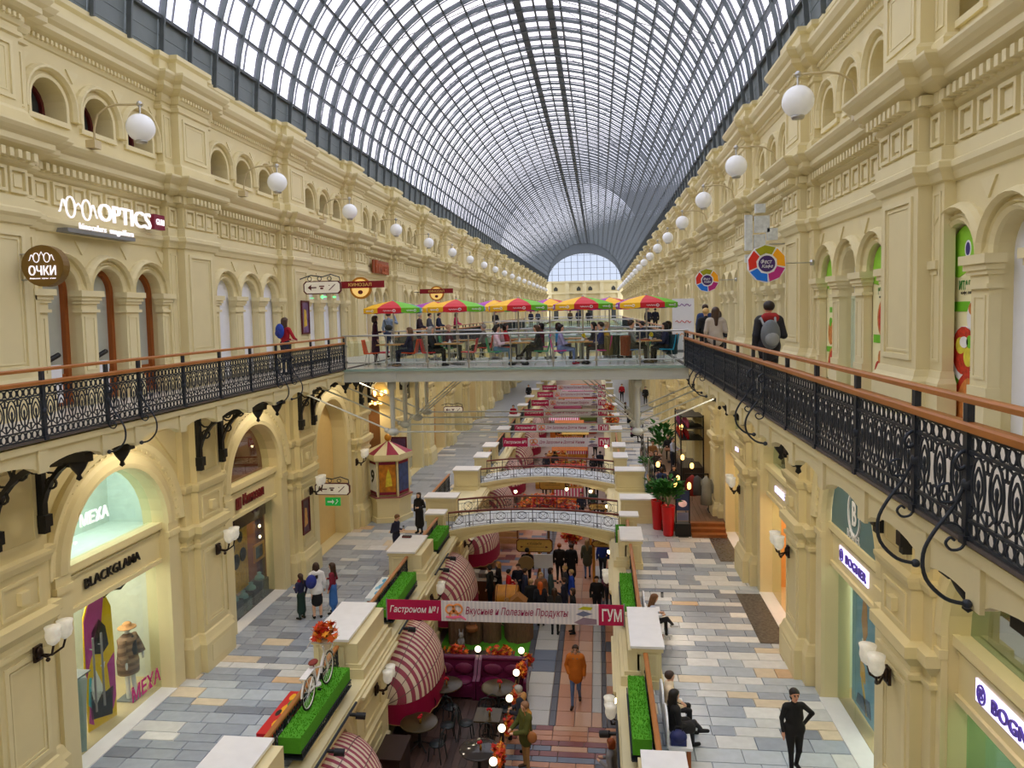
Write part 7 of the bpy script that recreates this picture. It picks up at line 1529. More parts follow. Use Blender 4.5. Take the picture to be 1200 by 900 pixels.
for k in range(12):
    f = lambda q: (lambda a, b, u: (a[0] + (b[0] - a[0]) * u, a[1] + (b[1] - a[1]) * u))(hexp(1.08, int(q // 2)), hexp(1.08, int(q // 2) + 1), (q % 2) / 2)
    a, b = f(k), f(k + 1) if (k + 1) % 2 else hexp(1.08, (k + 1) // 2); mb = MB(); mb.add([(a[0], a[1], 2.98), (b[0], b[1], 2.98), (.05 * b[0], .05 * b[1], 3.45), (.05 * a[0], .05 * a[1], 3.45)], [(0, 1, 2, 3)]); obj('roof_gore', mb, MAROON if k % 2 else CREAM2, t)
mb = MB(); mb.sph((0, 0, 3.6), .16, 12, 10); mb.cyl((0, 0, 3.4), (0, 0, 3.5), .06, n=8); obj('finial', mb, mat('gold_rim', (200, 140, 50)), t)
t = thing('notice_board', 'dark plum poster board standing behind the kiosk', 'board', (-6.6, 33.2, 0)); mb = MB(); mb.box(-.35, .35, -.03, .03, 1.6, 3.3); obj('sheet', mb, mat('plum_print', (80, 50, 90), .4, var=.4), t); mb = MB(); mb.box(-.38, -.33, -.04, .04, 0, 3.3); mb.box(.33, .38, -.04, .04, 0, 3.3); mb.box(-.38, .38, -.045, .045, 3.28, 3.33); obj('stand', mb, DARKR, t)
# ================================================================ restaurant terrace, right
TR = sroot('floor_terrace'); DW = mat('terrace_wood', (112, 84, 64), .5, var=.15, scale=3, stretch=(8, 1, 8))
mb = MB(); mb.box(5.15, 7.72, 30.0, 46, .36, .40); mb.box(5.15, 7.72, 30, 30.05, 0, .36); mb.box(5.15, 5.2, 30, 46, 0, .36); obj('platform', mb, DW, TR)
for i in range(13): mb = MB(); mb.box(5.16 + i * .197, 5.345 + i * .197, 30.0, 46, .40, .42); obj('plank', mb, DW, TR)
for i in range(3): mb = MB(); mb.box(6.25, 7.6, 29.15 + i * .3, 29.45 + i * .3, 0, .14 * (i + 1)); mb.box(6.25, 7.6, 29.13 + i * .3, 29.16 + i * .3, .1 + .14 * i, .14 * (i + 1)); obj('step', mb, mat('oak_step', (150, 92, 46), .4, var=.15), TR)
def foliage(lb, x, y, z, hgt, rad, n, grp=None):
    t = thing('potted_plant', lb, 'plant', (x, y, z), 0, grp); mb = MB()
    for _ in range(n):
        a = R.uniform(0, 2 * PI); e = R.uniform(.15, 1.3); p = Vector((0, 0, R.uniform(.0, hgt * .5))); q = p + Vector((math.cos(a) * rad * R.uniform(.5, 1), math.sin(a) * rad * R.uniform(.5, 1), hgt * R.uniform(.2, .55))); s = R.uniform(.06, .1) * rad / .5; d = (q - p).normalized(); sd = d.cross(Vector((0, 0, 1))).normalized() * s; up = Vector((0, 0, s * .4))
        mb.add([q - d * s * 2, q - d * s * .6 + sd + up, q + d * s * 1.8 - up * 2, q - d * s * .6 - sd + up], [(0, 1, 2, 3)])
    obj('leaves', mb, mat('plant_green', (46, 112, 40), .5, var=.3, scale=6), t)
    mb = MB()
    for _ in range(14): a = R.uniform(0, 2 * PI); mb.tube([(0, 0, -.05), (math.cos(a) * rad * .3, math.sin(a) * rad * .3, hgt * .4), (math.cos(a) * rad * .7, math.sin(a) * rad * .7, hgt * .7)], .01, 3)
    obj('stems', mb, mat('stem_green', (70, 110, 50)), t); return t
REDP = mat('red_planter', (206, 20, 24), .3)
for (x, y), lb in (((5.36, 29.45), 'tall glossy red planter beside the menu stand'), ((5.02, 30.3), 'second tall red planter just behind the first')):
    t = thing('tall_planter', lb, 'planter', (x, y, 0)); mb = MB(); mb.lathe((0, 0, 0), [(.19, 0), (.2, .03), (.27, 1.15), (.29, 1.2), (.25, 1.2), (.24, 1.12), (0, 1.1)], 20); obj('pot', mb, REDP, t); mb = MB(); mb.lathe((0, 0, 1.1), [(.24, 0), (0, .04)], 12); obj('soil', mb, mat('soil', (60, 44, 34), .9), t)
foliage('bushy green plant in the tall red planter', 5.36, 29.45, 1.2, 1.15, .62, 190); foliage('bushy green plant in the second red planter', 5.02, 30.35, 1.2, .9, .5, 100); foliage('palm-like plant deep in the terrace', 6.3, 44.0, .42, 2.0, .8, 120); foliage('small fern on the terrace corner by the glass screen', 5.0, 37.7, 1.06, .5, .4, 60)
t = thing('menu_stand', 'black lantern-topped menu stand with a lit picture of food', 'stand', (5.93, 29.5, 0)); mb = MB(); mb.box(-.3, .3, -.2, .2, 0, .5); mb.frame(-.32, .32, 0, .02, .01, -.2, .2); obj('plinth', mb, BLACK, t)
for x in (-.26, .26): mb = MB(); mb.box(x - .025, x + .025, -.03, .03, .5, 1.85); obj('upright', mb, BLACK, t)
mb = MB(); mb.box(-.26, .26, -.03, .01, 1.0, 1.8); obj('screen', mb, mat('screen_dark', (40, 46, 70), .3, emit=.3), t); mb = MB(); mb.prism([(.17 * math.cos(2 * PI * i / 14), 1.28 + .14 * math.sin(2 * PI * i / 14)) for i in range(14)], 'y', -.036, -.03); obj('food_picture', mb, mat('screen_food', (226, 170, 160), .4, var=.3, emit=.5), t)
mb = MB(); mb.box(-.22, .22, -.035, -.03, .6, .92); obj('lower_card', mb, mat('card_blue', (110, 116, 150), .4), t)
for x in (-.26, .26): mb = MB(); mb.lathe((x, 0, 1.85), [(.03, 0), (.07, .05), (.075, .2), (.03, .28)], 6, False); obj('lantern', mb, mat('lantern_glow', (255, 200, 110), .4, var=0, emit=4.0), t)
t = thing('terrace_railing', 'dark slatted railing with thin posts along the terrace edge', 'railing', (5.2, 30, .42))
for i in range(11): mb = MB(); mb.box(-.03, .03, i * 1.5 - .03, i * 1.5 + .03, 0, 1.9 if i % 3 == 0 else 1.0); obj('post', mb, BLACK, t)
for z in (.3, .6, .95): mb = MB(); mb.box(-.02, .02, 0, 15, z, z + .05); obj('rail', mb, BLACK, t)
t = thing('glass_screen', 'tall clear glass screen at the terrace corner', 'screen', (4.98, 35.0, 0)); mb = MB(); mb.box(-.01, .01, 0, 3.4, .05, 1.9); obj('pane', mb, CLEARG, t); mb = MB(); mb.box(-.03, .03, -.03, .03, 0, 1.95); mb.box(-.03, .03, 3.37, 3.43, 0, 1.95); mb.box(-.02, .02, 0, 3.4, 0, .05); obj('frame', mb, CHROME, t)
for (x, y), lb in (((5.6, 35.4), 'dark terrace table nearest the steps'), ((5.6, 40.2), 'dark terrace table beyond the glass screen'), ((6.7, 41.8), 'dark terrace table behind the waiter')):
    t = thing('terrace_table', lb, 'table', (x, y, .42)); mb = MB(); mb.box(-.4, .4, -.35, .35, .7, .75); obj('tabletop', mb, OAKD, t); mb = MB(); mb.cyl((0, 0, 0), (0, 0, .7), .05, n=8); mb.box(-.25, .25, -.25, .25, 0, .03); obj('pedestal', mb, BLACK, t)
    for k in range(3): mb = MB(); mb.lathe((R.uniform(-.25, .25), R.uniform(-.2, .2), .75), [(.03, 0), (.04, .1), (.035, .14)], 8); g = tag(obj('drinking_glass', mb, CLEARG), 'glass standing on the %s' % lb, 'glass', 'glasses on the terrace tables'); g.location = (x, y, .42)
t = thing('serving_station', 'black serving shelf hung with pink and red bottles over the terrace', 'shelf', (7.1, 37.0, .42))
for x in (-.55, .5):
    for y in (-1.3, 1.3): mb = MB(); mb.box(x - .03, x + .03, y - .03, y + .03, 0, 3.5); obj('post', mb, BLACK, t)
for z in (2.3, 2.85, 3.4): mb = MB(); mb.box(-.58, .53, -1.33, 1.33, z, z + .04); obj('shelf_board', mb, BLACK, t)
mb = MB(); mb.box(-.5, .5, -1.2, 1.2, .0, .95); obj('counter', mb, mat('dark_counter', (50, 40, 36), .4), t)
for i in range(10):
    for z, cs in ((2.34, ((170, 30, 40), (200, 60, 40))), (2.89, ((200, 90, 140), (160, 60, 110)))):
        mb = MB(); mb.lathe((0, 0, 0), [(.06, 0), (.06, .22), (.025, .3), (.025, .4)], 8); c = cs[i % 2]; b_ = obj('bottle', mb, mat('bottle_%d_%d' % c[:2], c, .2)); b_.location = (6.62 if i % 2 else 6.9, 35.85 + .24 * i, .42 + z); tag(b_, 'bottle on the %s board of the black serving shelf' % ('lower' if z < 2.5 else 'upper'), 'bottle', 'bottles on the %s board of the serving shelf' % ('lower' if z < 2.5 else 'upper'))
for i, (x, y, z) in enumerate(((6.5, 34.6, 2.0), (6.75, 33.2, 1.9), (6.6, 36.0, 3.2), (5.25, 33.0, 2.0), (6.2, 33.8, 1.2))):
    t = thing('table_lantern', '%s small warm lantern of the terrace, counted from the serving shelf' % ords[i], 'lamp', (x, y, z)); mb = MB(); mb.lathe((0, 0, 0), [(.05, 0), (.08, .05), (.08, .18), (.04, .24)], 8); obj('glow', mb, MATS['lantern_glow'], t); mb = MB(); mb.cyl((0, 0, .24), (0, 0, .42), .01, n=4); mb.cyl((0, 0, 0), (0, 0, -z + .42), .012, n=4); obj('stand', mb, BLACK, t)
t = thing('coat_rack', 'dark coat rack on the terrace by the wall', 'rack', (6.75, 31.6, .42)); mb = MB(); mb.box(-.5, .5, -.02, .02, 1.55, 1.6); obj('bar', mb, BLACK, t)
for x in (-.48, .48): mb = MB(); mb.box(x - .02, x + .02, -.02, .02, 0, 1.58); mb.box(x - .02, x + .02, -.3, .3, 0, .04); obj('upright', mb, BLACK, t)
for i, (x, c, l, lb) in enumerate(((6.55, (130, 36, 32), .85, 'dark red coat on the coat rack'), (6.75, (70, 70, 74), .8, 'charcoal coat between the red and grey coats'), (7.1, (150, 150, 142), 1.2, 'long grey coat at the front of the coat rack'))):
    t = thing('hanging_coat', lb, 'coat', (x, 31.5 - .1 * i, 1.98)); m = mat('hcoat_%d' % c[0], c, .8, var=.1); mb = MB(); mb.lathe((0, 0, -l), [(.24, 0), (.23, l * .4), (.2, l * .7), (.18, l * .85), (.06, l * .97), (.03, l)], 14); obj('body', mb, m, t)
    for s in (-1, 1): mb = MB(); mb.tube([(s * .17, 0, -.15), (s * .25, -.02, -.4), (s * .25, -.03, -.72)], [.06, .06, .045], 7); obj('sleeve', mb, m, t)
# ================================================================ ground-floor cafe
DCH = None
def bistro(x, y, rz, lb):
    global DCH
    if DCH is not None: return dup(DCH, (x, y, -2.94), rz, lb)
    t = thing('bistro_chair', lb, 'chair', (x, y, -2.94), rz, 'dark bentwood chairs of the ground-floor cafe'); DCH = t; m = mat('dark_bentwood', (34, 42, 44), .35)
    mb = MB(); mb.lathe((0, 0, .43), [(.2, 0), (.21, .02), (.2, .04), (0, .04)], 16); obj('seat', mb, m, t)
    for sx in (-.15, .15): 
        mb = MB(); mb.tube([(sx, .15, .43), (sx * 1.1, .19, 0)], .016, 6); obj('leg', mb, m, t); mb = MB(); mb.tube([(sx, -.15, .43), (sx * 1.1, -.21, 0)], .016, 6); obj('leg', mb, m, t)
    mb = MB(); mb.tube([(-.17, -.15, .44), (-.19, -.2, .7), (-.12, -.23, .86), (0, -.24, .9), (.12, -.23, .86), (.19, -.2, .7), (.17, -.15, .44)], .016, 6); mb.tube([(-.08, -.17, .45), (-.09, -.21, .7), (0, -.23, .78), (.09, -.21, .7), (.08, -.17, .45)], .012, 5); obj('backrest', mb, m, t)
    return t
OLT = mat('olive_wood_top', (66, 54, 28), .3, var=.2, scale=5)
def gtable(x, y, lb, sq=False, hi=False):
    t = thing('round_table' if not sq else 'square_table', lb, 'table', (x, y, -2.94)); mb = MB()
    if sq: mb.box(-.36, .36, -.36, .36, .71, .75)
    else: mb.lathe((0, 0, .7), [(0, 0), (.5, 0), (.52, .02), (.52, .04), (.5, .05), (0, .05)], 24)
    obj('tabletop', mb, OLT if not hi else mat('glossy_dark', (60, 56, 56), .1), t); mb = MB(); mb.cyl((0, 0, .02), (0, 0, .7), .045, n=8)
    for k in range(4): a = PI / 4 + k * PI / 2; mb.tube([(0, 0, .2), (.2 * math.cos(a), .2 * math.sin(a), .08), (.33 * math.cos(a), .33 * math.sin(a), 0)], .022, 5)
    obj('pedestal', mb, BLACK, t)
    v = thing('bud_vase', 'red-flowered brass vase on the %s' % lb, 'vase', (x + .05, y - .05, -2.19)); mb = MB(); mb.lathe((0, 0, 0), [(.035, 0), (.03, .08), (.02, .13)], 8); obj('vase', mb, mat('brass_vase', (190, 140, 60), .3, metal=.7), v); mb = MB(); [mb.sph((R.uniform(-.06, .06), R.uniform(-.05, .05), .17 + R.uniform(-.02, .04)), .035, 6, 5) for _ in range(6)]; obj('flower', mb, mat('red_flower', (190, 16, 36), .6), v)
    return t
gtable(-2.05, 21.3, 'olive round table before the left plum sofa'); gtable(-.42, 21.25, 'olive round table before the right plum sofa'); gtable(-2.35, 19.2, 'round dark table under the awning, left'); gtable(-.5, 19.7, 'square table with set glasses by the rail', True); gtable(-.5, 18.1, 'glossy dark round table at the bottom', False, True)
for x, y, rz, lb in ((-2.4, 20.55, .3, 'bentwood chair before the left sofa table, left'), (-1.75, 20.55, -.3, 'bentwood chair before the left sofa table, right'), (-.75, 20.55, .3, 'bentwood chair before the right sofa table, left'), (-.1, 20.55, -.2, 'bentwood chair before the right sofa table, right'), (-1.65, 19.6, PI / 2 + .4, 'bentwood chair right of the dark awning table'), (-1.75, 18.7, PI / 2 - .3, 'bentwood chair lower right of the dark awning table'), (-1.15, 19.75, -PI / 2, 'bentwood chair left of the square table'), (-.45, 18.8, PI, 'bentwood chair between the square and glossy tables'), (-.5, 20.3, PI, 'bentwood chair behind the square table'), (-2.75, 18.5, .2, 'bentwood chair at the lower left of the awning table')): bistro(x, y, rz, lb)
for k in range(7): mb = MB(); mb.lathe((0, 0, 0), [(.025, 0), (.008, .02), (.008, .08), (.035, .12), (.03, .2)], 8); g = tag(obj('wine_glass', mb, CLEARG), 'wine glass on the square table by the cafe rail' if k < 4 else 'wine glass on the glossy dark table', 'glass', 'wine glasses on the square table' if k < 4 else 'wine glasses on the glossy table'); g.location = (-.5 + R.uniform(-.22, .22), (19.7 if k < 4 else 18.1) + R.uniform(-.2, .2), -2.19)
PLUM = mat('plum_leather', (98, 26, 62), .25, var=.08)
def sofa(x, lb):
    t = thing('sofa', lb, 'sofa', (x, 22.25, -2.94)); mb = MB(); mb.box(-.68, .68, -.45, .2, .08, .44); obj('base', mb, PLUM, t)
    mb = MB(); mb.hexa([(-.68, .12, .44), (.68, .12, .44), (.68, .3, .44), (-.68, .3, .44)], [(-.68, .2, 1.02), (.68, .2, 1.02), (.68, .34, 1.02), (-.68, .34, 1.02)]); mb.cyl((-.68, .25, 1.02), (.68, .25, 1.02), .09, n=10); obj('backrest', mb, PLUM, t)
    for s in (-1, 1): mb = MB(); mb.prism([(-.46, .0), (.34, .0), (.36, 1.06), (.1, 1.02), (-.2, .66), (-.46, .6)], 'x', *sorted((s * .68, s * .78))); obj('armrest', mb, PLUM, t)
    for q in (-.33, .33): mb = MB(); mb.sph((q, -.12, .47), (.33, .33, .07), 12, 8); obj('seat_cushion', mb, PLUM, t); mb = MB(); mb.sph((q, .12, .72), (.31, .07, .18), 12, 8); obj('back_cushion', mb, mat('plum_velvet', (110, 34, 70), .5, var=.2, scale=20), t)
sofa(-2.0, 'left plum leather sofa against the cafe fence'); sofa(-.42, 'right plum leather sofa against the cafe fence')
t = thing('cafe_fence', 'low black and brass fence around the ground-floor cafe', 'fence', (0, 0, -2.94))
BRS = mat('aged_brass', (150, 124, 70), .35, metal=.5)
pts = [(-2.75, 22.75), (-1.28, 22.75), (.12, 22.75), (.12, 21.3), (.09, 19.82), (.07, 18.33), (.05, 16.9)]
for x, y in pts: mb = MB(); mb.box(x - .05, x + .05, y - .05, y + .05, 0, 1.08); obj('post', mb, BLACK, t)
for (xa, ya), (xb, yb) in zip(pts[:-1], pts[1:]):
    for z in (.3, .6, .85, .98): mb = MB(); mb.cyl((xa, ya, z), (xb, yb, z), .014, n=5); obj('rail', mb, BRS, t)
for i, (x, y) in enumerate(pts[1:]):
    l = thing('globe_light', '%s glowing globe light on the cafe fence, from the far corner' % ords[i].replace('nearest', 'first'), 'lamp', (x, y, -1.86)); mb = MB(); mb.sph((0, 0, .1), .1, 14, 10); obj('globe', mb, LITW2, l); mb = MB(); mb.lathe((0, 0, -.02), [(.04, 0), (.05, .03), (.03, .05)], 8); obj('cup', mb, BRS, l)
for i, (x, y, z, a, b) in enumerate(((-2.0, 22.8, -1.85, .42, .15), (-.6, 22.8, -1.85, .55, .15), (.2, 21.9, -1.95, .16, .3), (.17, 20.6, -2.1, .15, .4), (.14, 19.1, -2.1, .16, .42), (.1, 17.6, -2.0, .2, .4), (.32, 22.6, -2.0, .2, .2))):
    t = thing('leaf_garland', '%s bunch of orange maple leaves on the cafe fence, from the far left' % ords[i].replace('nearest', 'first'), 'garland', (x, y, z)); mb = MB(); leaves(mb, (0, 0, 0), (a, b, .24), 100, .085); obj('maple_leaves', mb, MAPLE, t); mb = MB()
    for _ in range(8): mb.cyl((R.uniform(-a, a), R.uniform(-b, b), -.2), (R.uniform(-a, a), R.uniform(-b, b), .12), .006, n=3)
    obj('twig', mb, mat('twig_brown', (110, 80, 50)), t)
t = thing('menu_cabinet', 'dark wooden menu cabinet on the cafe deck at the lower left', 'cabinet', (-2.6, 17.5, -2.94)); mb = MB(); mb.box(-.3, .3, -.5, .5, 0, 1.0); obj('body', mb, mat('very_dark_wood', (48, 34, 30), .4), t); mb = MB(); mb.box(-.34, .34, -.54, .54, 1.0, 1.05); obj('top', mb, mat('very_dark_wood', (48, 34, 30)), t)
area('cafe_light', (-1.4, 20.0, -.5), 1.5, 3.0, 0.01, (1, .8, .55))
# lawn with stumps
t = thing('lawn_patch', 'green artificial lawn with cut stumps beyond the plum sofas', 'lawn', (-1.4, 25.9, -3)); mb = MB(); mb.box(-1.7, 1.5, -1.6, 1.4, 0, .05); obj('turf', mb, GRASSM, t)
BARK = mat('bark', (112, 84, 62), .9, var=.3, scale=6, bump=.8, stretch=(6, 6, 1)); CUT = mat('cut_wood', (196, 150, 96), .6, var=.1)
for i, (x, y, r, h, lb) in enumerate(((-2.55, 25.7, .3, 1.15, 'tall pale stump at the left of the lawn'), (-2.0, 25.9, .34, .95, 'middle stump with a wicker basket before it'), (-1.35, 26.1, .36, 1.0, 'dark stump right of the basket stump'), (-.35, 26.3, .52, 1.05, 'widest stump holding a little glowing house'))):
    t = thing('tree_stump', lb, 'stump', (x, y, -2.95)); mb = MB(); mb.prism([(r * (1 + .07 * math.sin(k * 2.6)) * math.cos(2 * PI * k / 20), r * (1 + .07 * math.sin(k * 2.6)) * math.sin(2 * PI * k / 20)) for k in range(20)], 'z', 0, h); obj('trunk', mb, BARK, t); mb = MB(); mb.lathe((0, 0, h), [(r * .9, 0), (0, .012)], 18); obj('cut_top', mb, CUT, t)
t = thing('basket', 'wicker basket hung on the middle stump', 'basket', (-1.95, 25.45, -2.4)); mb = MB(); mb.lathe((0, 0, 0), [(.1, 0), (.2, .05), (.22, .18), (.2, .2)], 14); obj('body', mb, mat('wicker_brown', (140, 88, 44), .7, var=.2, scale=30), t); mb = MB(); mb.tube([(-.2, 0, .18), (-.1, 0, .4), (.1, 0, .4), (.2, 0, .18)], .015, 5); obj('handle', mb, MATS['wicker_brown'], t)
t = thing('toy_house', 'little log house with a glowing window on the widest stump', 'house', (-.35, 26.3, -1.9)); mb = MB(); [mb.cyl((-.24, s, .05 + .08 * k), (.24, s, .05 + .08 * k), .04, n=6) for k in range(4) for s in (-.18, .18)]; mb.box(-.2, .2, -.17, .17, 0, .34); obj('log_wall', mb, WINWOOD, t); mb = MB(); mb.prism([(-.32, .34), (.32, .34), (0, .6)], 'y', -.26, .26); obj('roof', mb, mat('thatch', (150, 100, 50), .9), t); mb = MB(); mb.box(-.06, .06, -.225, -.2, .1, .24); obj('window', mb, MATS['lantern_glow'], t)
t = thing('figurine', 'small grey animal figure on the lawn beside the stumps', 'figurine', (-2.3, 25.2, -2.95)); P_ = [((0, 0, .15), (0, 0, .35), .13, .11, 1, 0), ((0, -.02, .52), (0, -.04, .54), .09, .09, 1, 0), ((-.05, 0, .58), (-.07, 0, .74), .03, .02, 1, 0), ((.05, 0, .58), (.07, 0, .74), .03, .02, 1, 0), ((0, -.1, .51), (0, -.14, .5), .04, .03, 1, 0), ((-.07, -.05, .02), (-.07, -.12, .03), .05, .04, 1, 0), ((.07, -.05, .02), (.07, -.12, .03), .05, .04, 1, 0), ((-.1, -.06, .35), (-.06, -.14, .25), .035, .03, 1, 0), ((.1, -.06, .35), (.06, -.14, .25), .035, .03, 1, 0)]
V, F_, mi = solid(P_, .025); link('body', tomesh('body', V, F_, mi, [mat('figure_grey', (150, 150, 150), .7)]), t); mb = MB(); mb.sph((-.035, -.115, .56), .012, 6, 5); obj('eye', mb, BLACK, t); mb = MB(); mb.sph((.035, -.115, .56), .012, 6, 5); obj('eye', mb, BLACK, t)
foliage('dark green bush on the lawn behind the stumps', -.9, 27.0, -2.95, .6, .4, 60)
# wooden cart, counters, stalls and signs
GOLDW = mat('honey_wood', (206, 140, 50), .4, var=.2, scale=4)
t = thing('wooden_cart', 'honey-coloured wooden barrel cart with a spoked wheel', 'cart', (-.9, 28.0, -3)); mb = MB(); mb.cyl((-.5, 0, .95), (.35, 0, .95), .42, n=16); obj('barrel', mb, GOLDW, t)
for x in (-.45, -.1, .3): mb = MB(); mb.tube([(x, .43 * math.cos(2 * PI * i / 18), .95 + .43 * math.sin(2 * PI * i / 18)) for i in range(18)], .02, 4, True); obj('hoop', mb, OAKD, t)
mb = MB(); mb.box(-.55, .4, -.4, .4, .4, .52); obj('frame', mb, GOLDW, t)
mb = MB(); mb.tube([(.55, .32 * math.cos(2 * PI * i / 20), .45 + .4 * math.sin(2 * PI * i / 20)) for i in range(20)], .04, 6, True)
for k in range(8): a = 2 * PI * k / 8; mb.cyl((.55, 0, .45), (.55, .3 * math.cos(a), .45 + .38 * math.sin(a)), .02, n=4)
mb.cyl((.3, 0, .45), (.62, 0, .45), .06, n=8); obj('wheel', mb, GOLDW, t); mb = MB(); mb.box(-.45, -.3, -.3, .3, 0, .42); obj('support', mb, OAKD, t)
mb = MB(); mb.prism([(-.06 + .1 * math.cos(k), .95 + .1 * math.sin(k)) for k in [2 * PI * i / 10 for i in range(10)]], 'y', -.44, -.42); obj('carved_panel', mb, CUT, t)
t = thing('round_board', 'round tan board standing in the crowd', 'board', (-.45, 30.2, -3)); mb = MB(); mb.prism([(.34 * math.cos(2 * PI * i / 20), 1.5 + .3 * math.sin(2 * PI * i / 20)) for i in range(20)], 'y', -.03, .03); obj('disc', mb, mat('tan_board', (150, 122, 78), .6), t); mb = MB(); mb.cyl((0, 0, 0), (0, 0, 1.25), .04, n=6); obj('post', mb, OAKD, t)
t = thing('notice_sheet', 'white sheet on an easel behind the crowd', 'board', (.25, 30.6, -3)); mb = MB(); mb.box(-.4, .4, -.02, .02, 1.15, 1.75); obj('sheet', mb, WHITE, t); mb = MB(); [mb.cyl((s * .1, .05, 1.7), (s * .4, -.1, 0), .02, n=5) for s in (-1, 1)]; mb.cyl((0, .08, 1.7), (0, .4, 0), .02, n=5); obj('easel', mb, OAKD, t)
t = thing('serving_counter', 'wooden serving counter with a white cloth top under the awning', 'counter', (-2.3, 29.8, -3)); mb = MB(); mb.box(-.65, .6, -.35, .35, 0, .98); obj('body', mb, OAKD, t); mb = MB(); mb.box(-.75, .7, -.42, .42, .98, 1.04); obj('top', mb, mat('linen', (216, 206, 190), .7), t)
for i, (x, c, s) in enumerate(((-2.6, (200, 190, 170), .22), (-2.2, (120, 110, 100), .18), (-1.9, (214, 204, 186), .2))): t = thing('serving_box', ['cream box on the serving counter, left', 'grey box in the middle of the serving counter', 'pale box on the right of the serving counter'][i], 'box', (x, 29.8, -1.96)); mb = MB(); mb.box(-s, s, -.2, .2, 0, s * .9); obj('body', mb, mat('box_%d' % c[0], c, .6), t); mb = MB(); mb.box(-s - .01, s + .01, -.21, .21, s * .9, s); obj('lid', mb, mat('box_%d' % c[0], c), t)
t = thing('wooden_rack', 'pale slatted rack with three boards under the near footbridge', 'rack', (-2.2, 36.5, -3))
for k in range(4): mb = MB(); mb.box(-.75, .75, -.2 + .1 * k, -.02 + .1 * k, .35 + .32 * k, .6 + .32 * k); obj('slat', mb, CUT, t)
for x in (-.7, .7): mb = MB(); mb.box(x - .03, x + .03, -.15, .35, 0, 1.65); obj('upright', mb, OAKD, t)
def woodsign(x, y, z, wd, h, lb, txt, post, arrows=True):
    t = thing('wooden_sign', lb, 'sign', (x, y, z)); e = .09; P8 = lambda w_, h_: [(-w_ + e, -h_), (w_ - e, -h_), (w_, -h_ + e), (w_, h_ - e), (w_ - e, h_), (-w_ + e, h_), (-w_, h_ - e), (-w_, -h_ + e)]
    mb = MB(); mb.prism(P8(wd / 2 + .04, h / 2 + .04), 'y', -.025, .03); obj('border', mb, OAKD, t); mb = MB(); mb.prism(P8(wd / 2, h / 2), 'y', -.035, .0); obj('board', mb, mat('sign_yellow', (244, 204, 116), .5, var=.1), t)
    link('lettering', TXT[txt], t, mw=facing((0, -.04, h * .18), (0, -1, 0)))
    mb = MB(); mb.box(-wd * .3, wd * .3, -.04, -.035, -h * .12, -h * .1)
    if arrows:
        for s in (-1, 1): mb.prism([(s * wd * .36 - .06, -h * .2), (s * wd * .36 - .06, -h * .02), (s * wd * .36 + .06, -h * .11)], 'y', -.042, -.035)
    obj('painted_arrow', mb, DKRED, t)
    for px in post: mb = MB(); mb.box(px - .06, px + .06, .03, .12, -z - 3 if z < 0 else -z - 3, -h / 2); obj('post', mb, GOLDW, t)
woodsign(-.18, 31.3, -1.1, 1.5, .5, 'octagonal wooden signboard with arrows under the near footbridge', 'usadba', (-.25, .2)); woodsign(.1, 39.6, -.35, 1.35, .55, 'octagonal yellow signboard seen between the two footbridges', 'usadba2', (.0,), False); woodsign(2.75, 31.2, -.95, .85, .22, 'small hanging wooden sign at the right under the near footbridge', 'usadba2', (-.38, .38), False); woodsign(2.55, 37.0, -.9, .85, .25, 'small wooden sign at the right under the second footbridge', 'usadba2', (-.38, .38), False)
def mapletree(x, y, z, rad, lb, n=420, trunk=1.2):
    t = thing('maple_tree', lb, 'tree', (x, y, z)); mb = MB(); leaves(mb, (0, 0, trunk + rad[2] * .6), rad, n, .12); obj('foliage', mb, MAPLE, t); mb = MB(); mb.tube([(0, 0, 0), (.03, 0, trunk * .6), (0, .05, trunk + rad[2] * .5)], [.09, .07, .03], 8)
    for k in range(6): a = k * 1.05; mb.tube([(0, 0, trunk * .7), (rad[0] * .6 * math.cos(a), rad[1] * .6 * math.sin(a), trunk + rad[2] * .7)], .02, 5)
    obj('trunk', mb, BARK, t)
mapletree(.15, 35.0, -3, (1.5, .7, .75), 'bright orange-red maple display between the two footbridges', 900, 2.1); mapletree(1.35, 33.4, -3, (.5, .5, .4), 'small orange maple beside the walkers under the bridge', 160, 1.5); mapletree(3.55, 52.8, 0, (.55, .6, .4), 'orange maple bouquet on the fourth far post', 150, 1.0); mapletree(3.5, 59.5, 0, (.5, .5, .4), 'orange maple bouquet farther along the right railing', 120, 1.0)
GD = [mat('goods_%d' % i, c, .6, var=.2, scale=8) for i, c in enumerate(((214, 120, 40), (196, 60, 36), (226, 180, 80), (120, 140, 60), (180, 110, 60), (230, 214, 190)))]
PSTR = stripes('stall_stripes', (236, 220, 226), (206, 60, 110), 5, 'X')
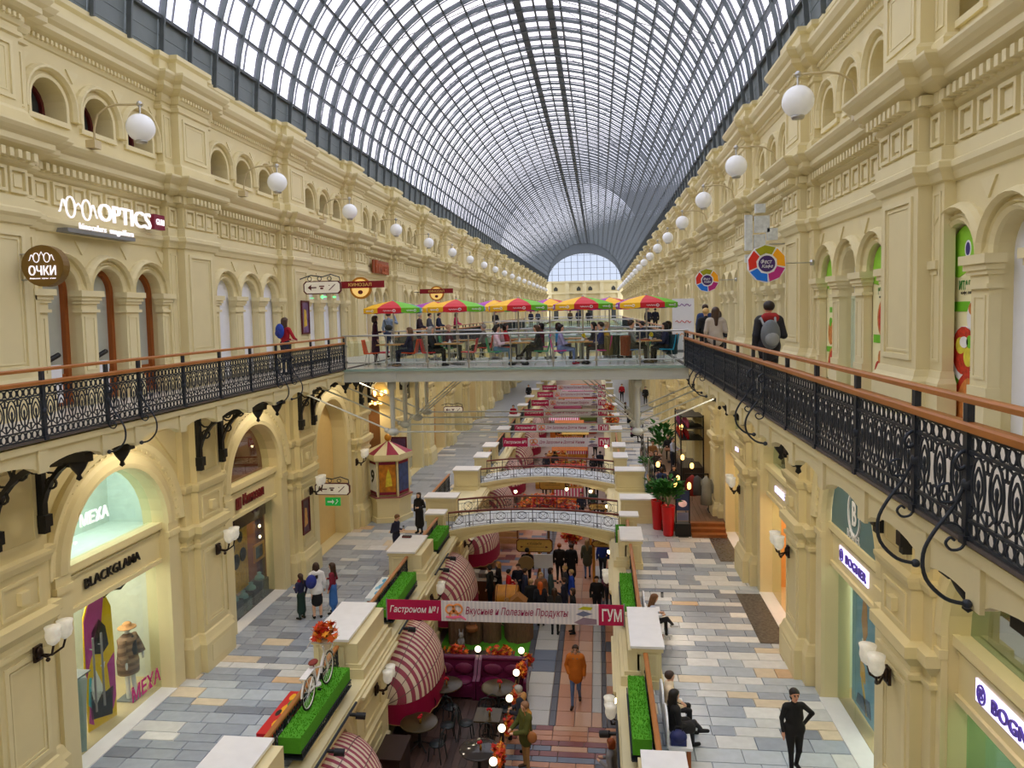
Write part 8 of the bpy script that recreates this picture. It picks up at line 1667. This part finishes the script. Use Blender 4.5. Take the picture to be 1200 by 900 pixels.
for i, (x, y, w_, cv) in enumerate(((-1.2, 43.2, 1.6, 0), (.6, 46.5, 2.0, 1), (-1.0, 49.8, 1.4, 0), (.5, 53.5, 2.4, 1), (-.6, 57.0, 1.6, 0), (.7, 60.5, 2.0, 1), (0, 65.5, 2.4, 1), (-2.0, 40.6, 1.1, 0))):
    t = thing('market_stall', '%s food stall of the ground-floor hall beyond the second footbridge' % ords[i], 'stall', (x, y, -3)); mb = MB(); mb.box(-w_ / 2, w_ / 2, -.4, .4, 0, .9); obj('counter', mb, GOLDW, t)
    mb = MB(); mb.box(-w_ / 2, w_ / 2, -.43, -.4, .3, .85); obj('front_cloth', mb, PSTR if cv else GD[i % 6], t)
    if cv:
        for sx in (-1, 1): mb = MB(); mb.box(sx * w_ / 2 - .03, sx * w_ / 2 + .03, .3, .36, 0, 2.1); obj('post', mb, OAKD, t)
        mb = MB(); mb.hexa([(-w_ / 2 - .1, -.5, 1.9), (w_ / 2 + .1, -.5, 1.9), (w_ / 2 + .1, .4, 2.2), (-w_ / 2 - .1, .4, 2.2)], [(-w_ / 2 - .1, -.5, 1.95), (w_ / 2 + .1, -.5, 1.95), (w_ / 2 + .1, .4, 2.25), (-w_ / 2 - .1, .4, 2.25)]); obj('canopy', mb, GD[i % 3], t)
    g = MB()
    for k in range(int(w_ * 26)): g.mi = R.randrange(6); g.sph((R.uniform(-w_ / 2 + .1, w_ / 2 - .1), R.uniform(-.3, .3), .95 + R.uniform(0, .12)), R.uniform(.06, .1), 6, 4)
    s_ = stuff(obj('heaped_goods', g, GD, t))

for i in range(8):
    y = 68.5 + 4.2 * i; w_ = 3.4 if i % 2 else 2.6
    t = thing('market_stall', '%s deep-hall stall under and past the farthest banners, heaped with goods' % ords[i], 'stall', ((-.6, .7)[i % 2], y, -3)); mb = MB(); mb.box(-w_ / 2, w_ / 2, -.5, .5, 0, .95); obj('counter', mb, GD[i % 6], t)
    for sx in (-1, 1): mb = MB(); mb.box(sx * w_ / 2 - .03, sx * w_ / 2 + .03, .3, .36, 0, 2.2); obj('post', mb, OAKD, t)
    mb = MB(); mb.hexa([(-w_ / 2 - .1, -.6, 1.9), (w_ / 2 + .1, -.6, 1.9), (w_ / 2 + .1, .5, 2.25), (-w_ / 2 - .1, .5, 2.25)], [(-w_ / 2 - .1, -.6, 1.95), (w_ / 2 + .1, -.6, 1.95), (w_ / 2 + .1, .5, 2.3), (-w_ / 2 - .1, .5, 2.3)]); obj('canopy', mb, (PSTR, GD[0], MAROON)[i % 3], t)
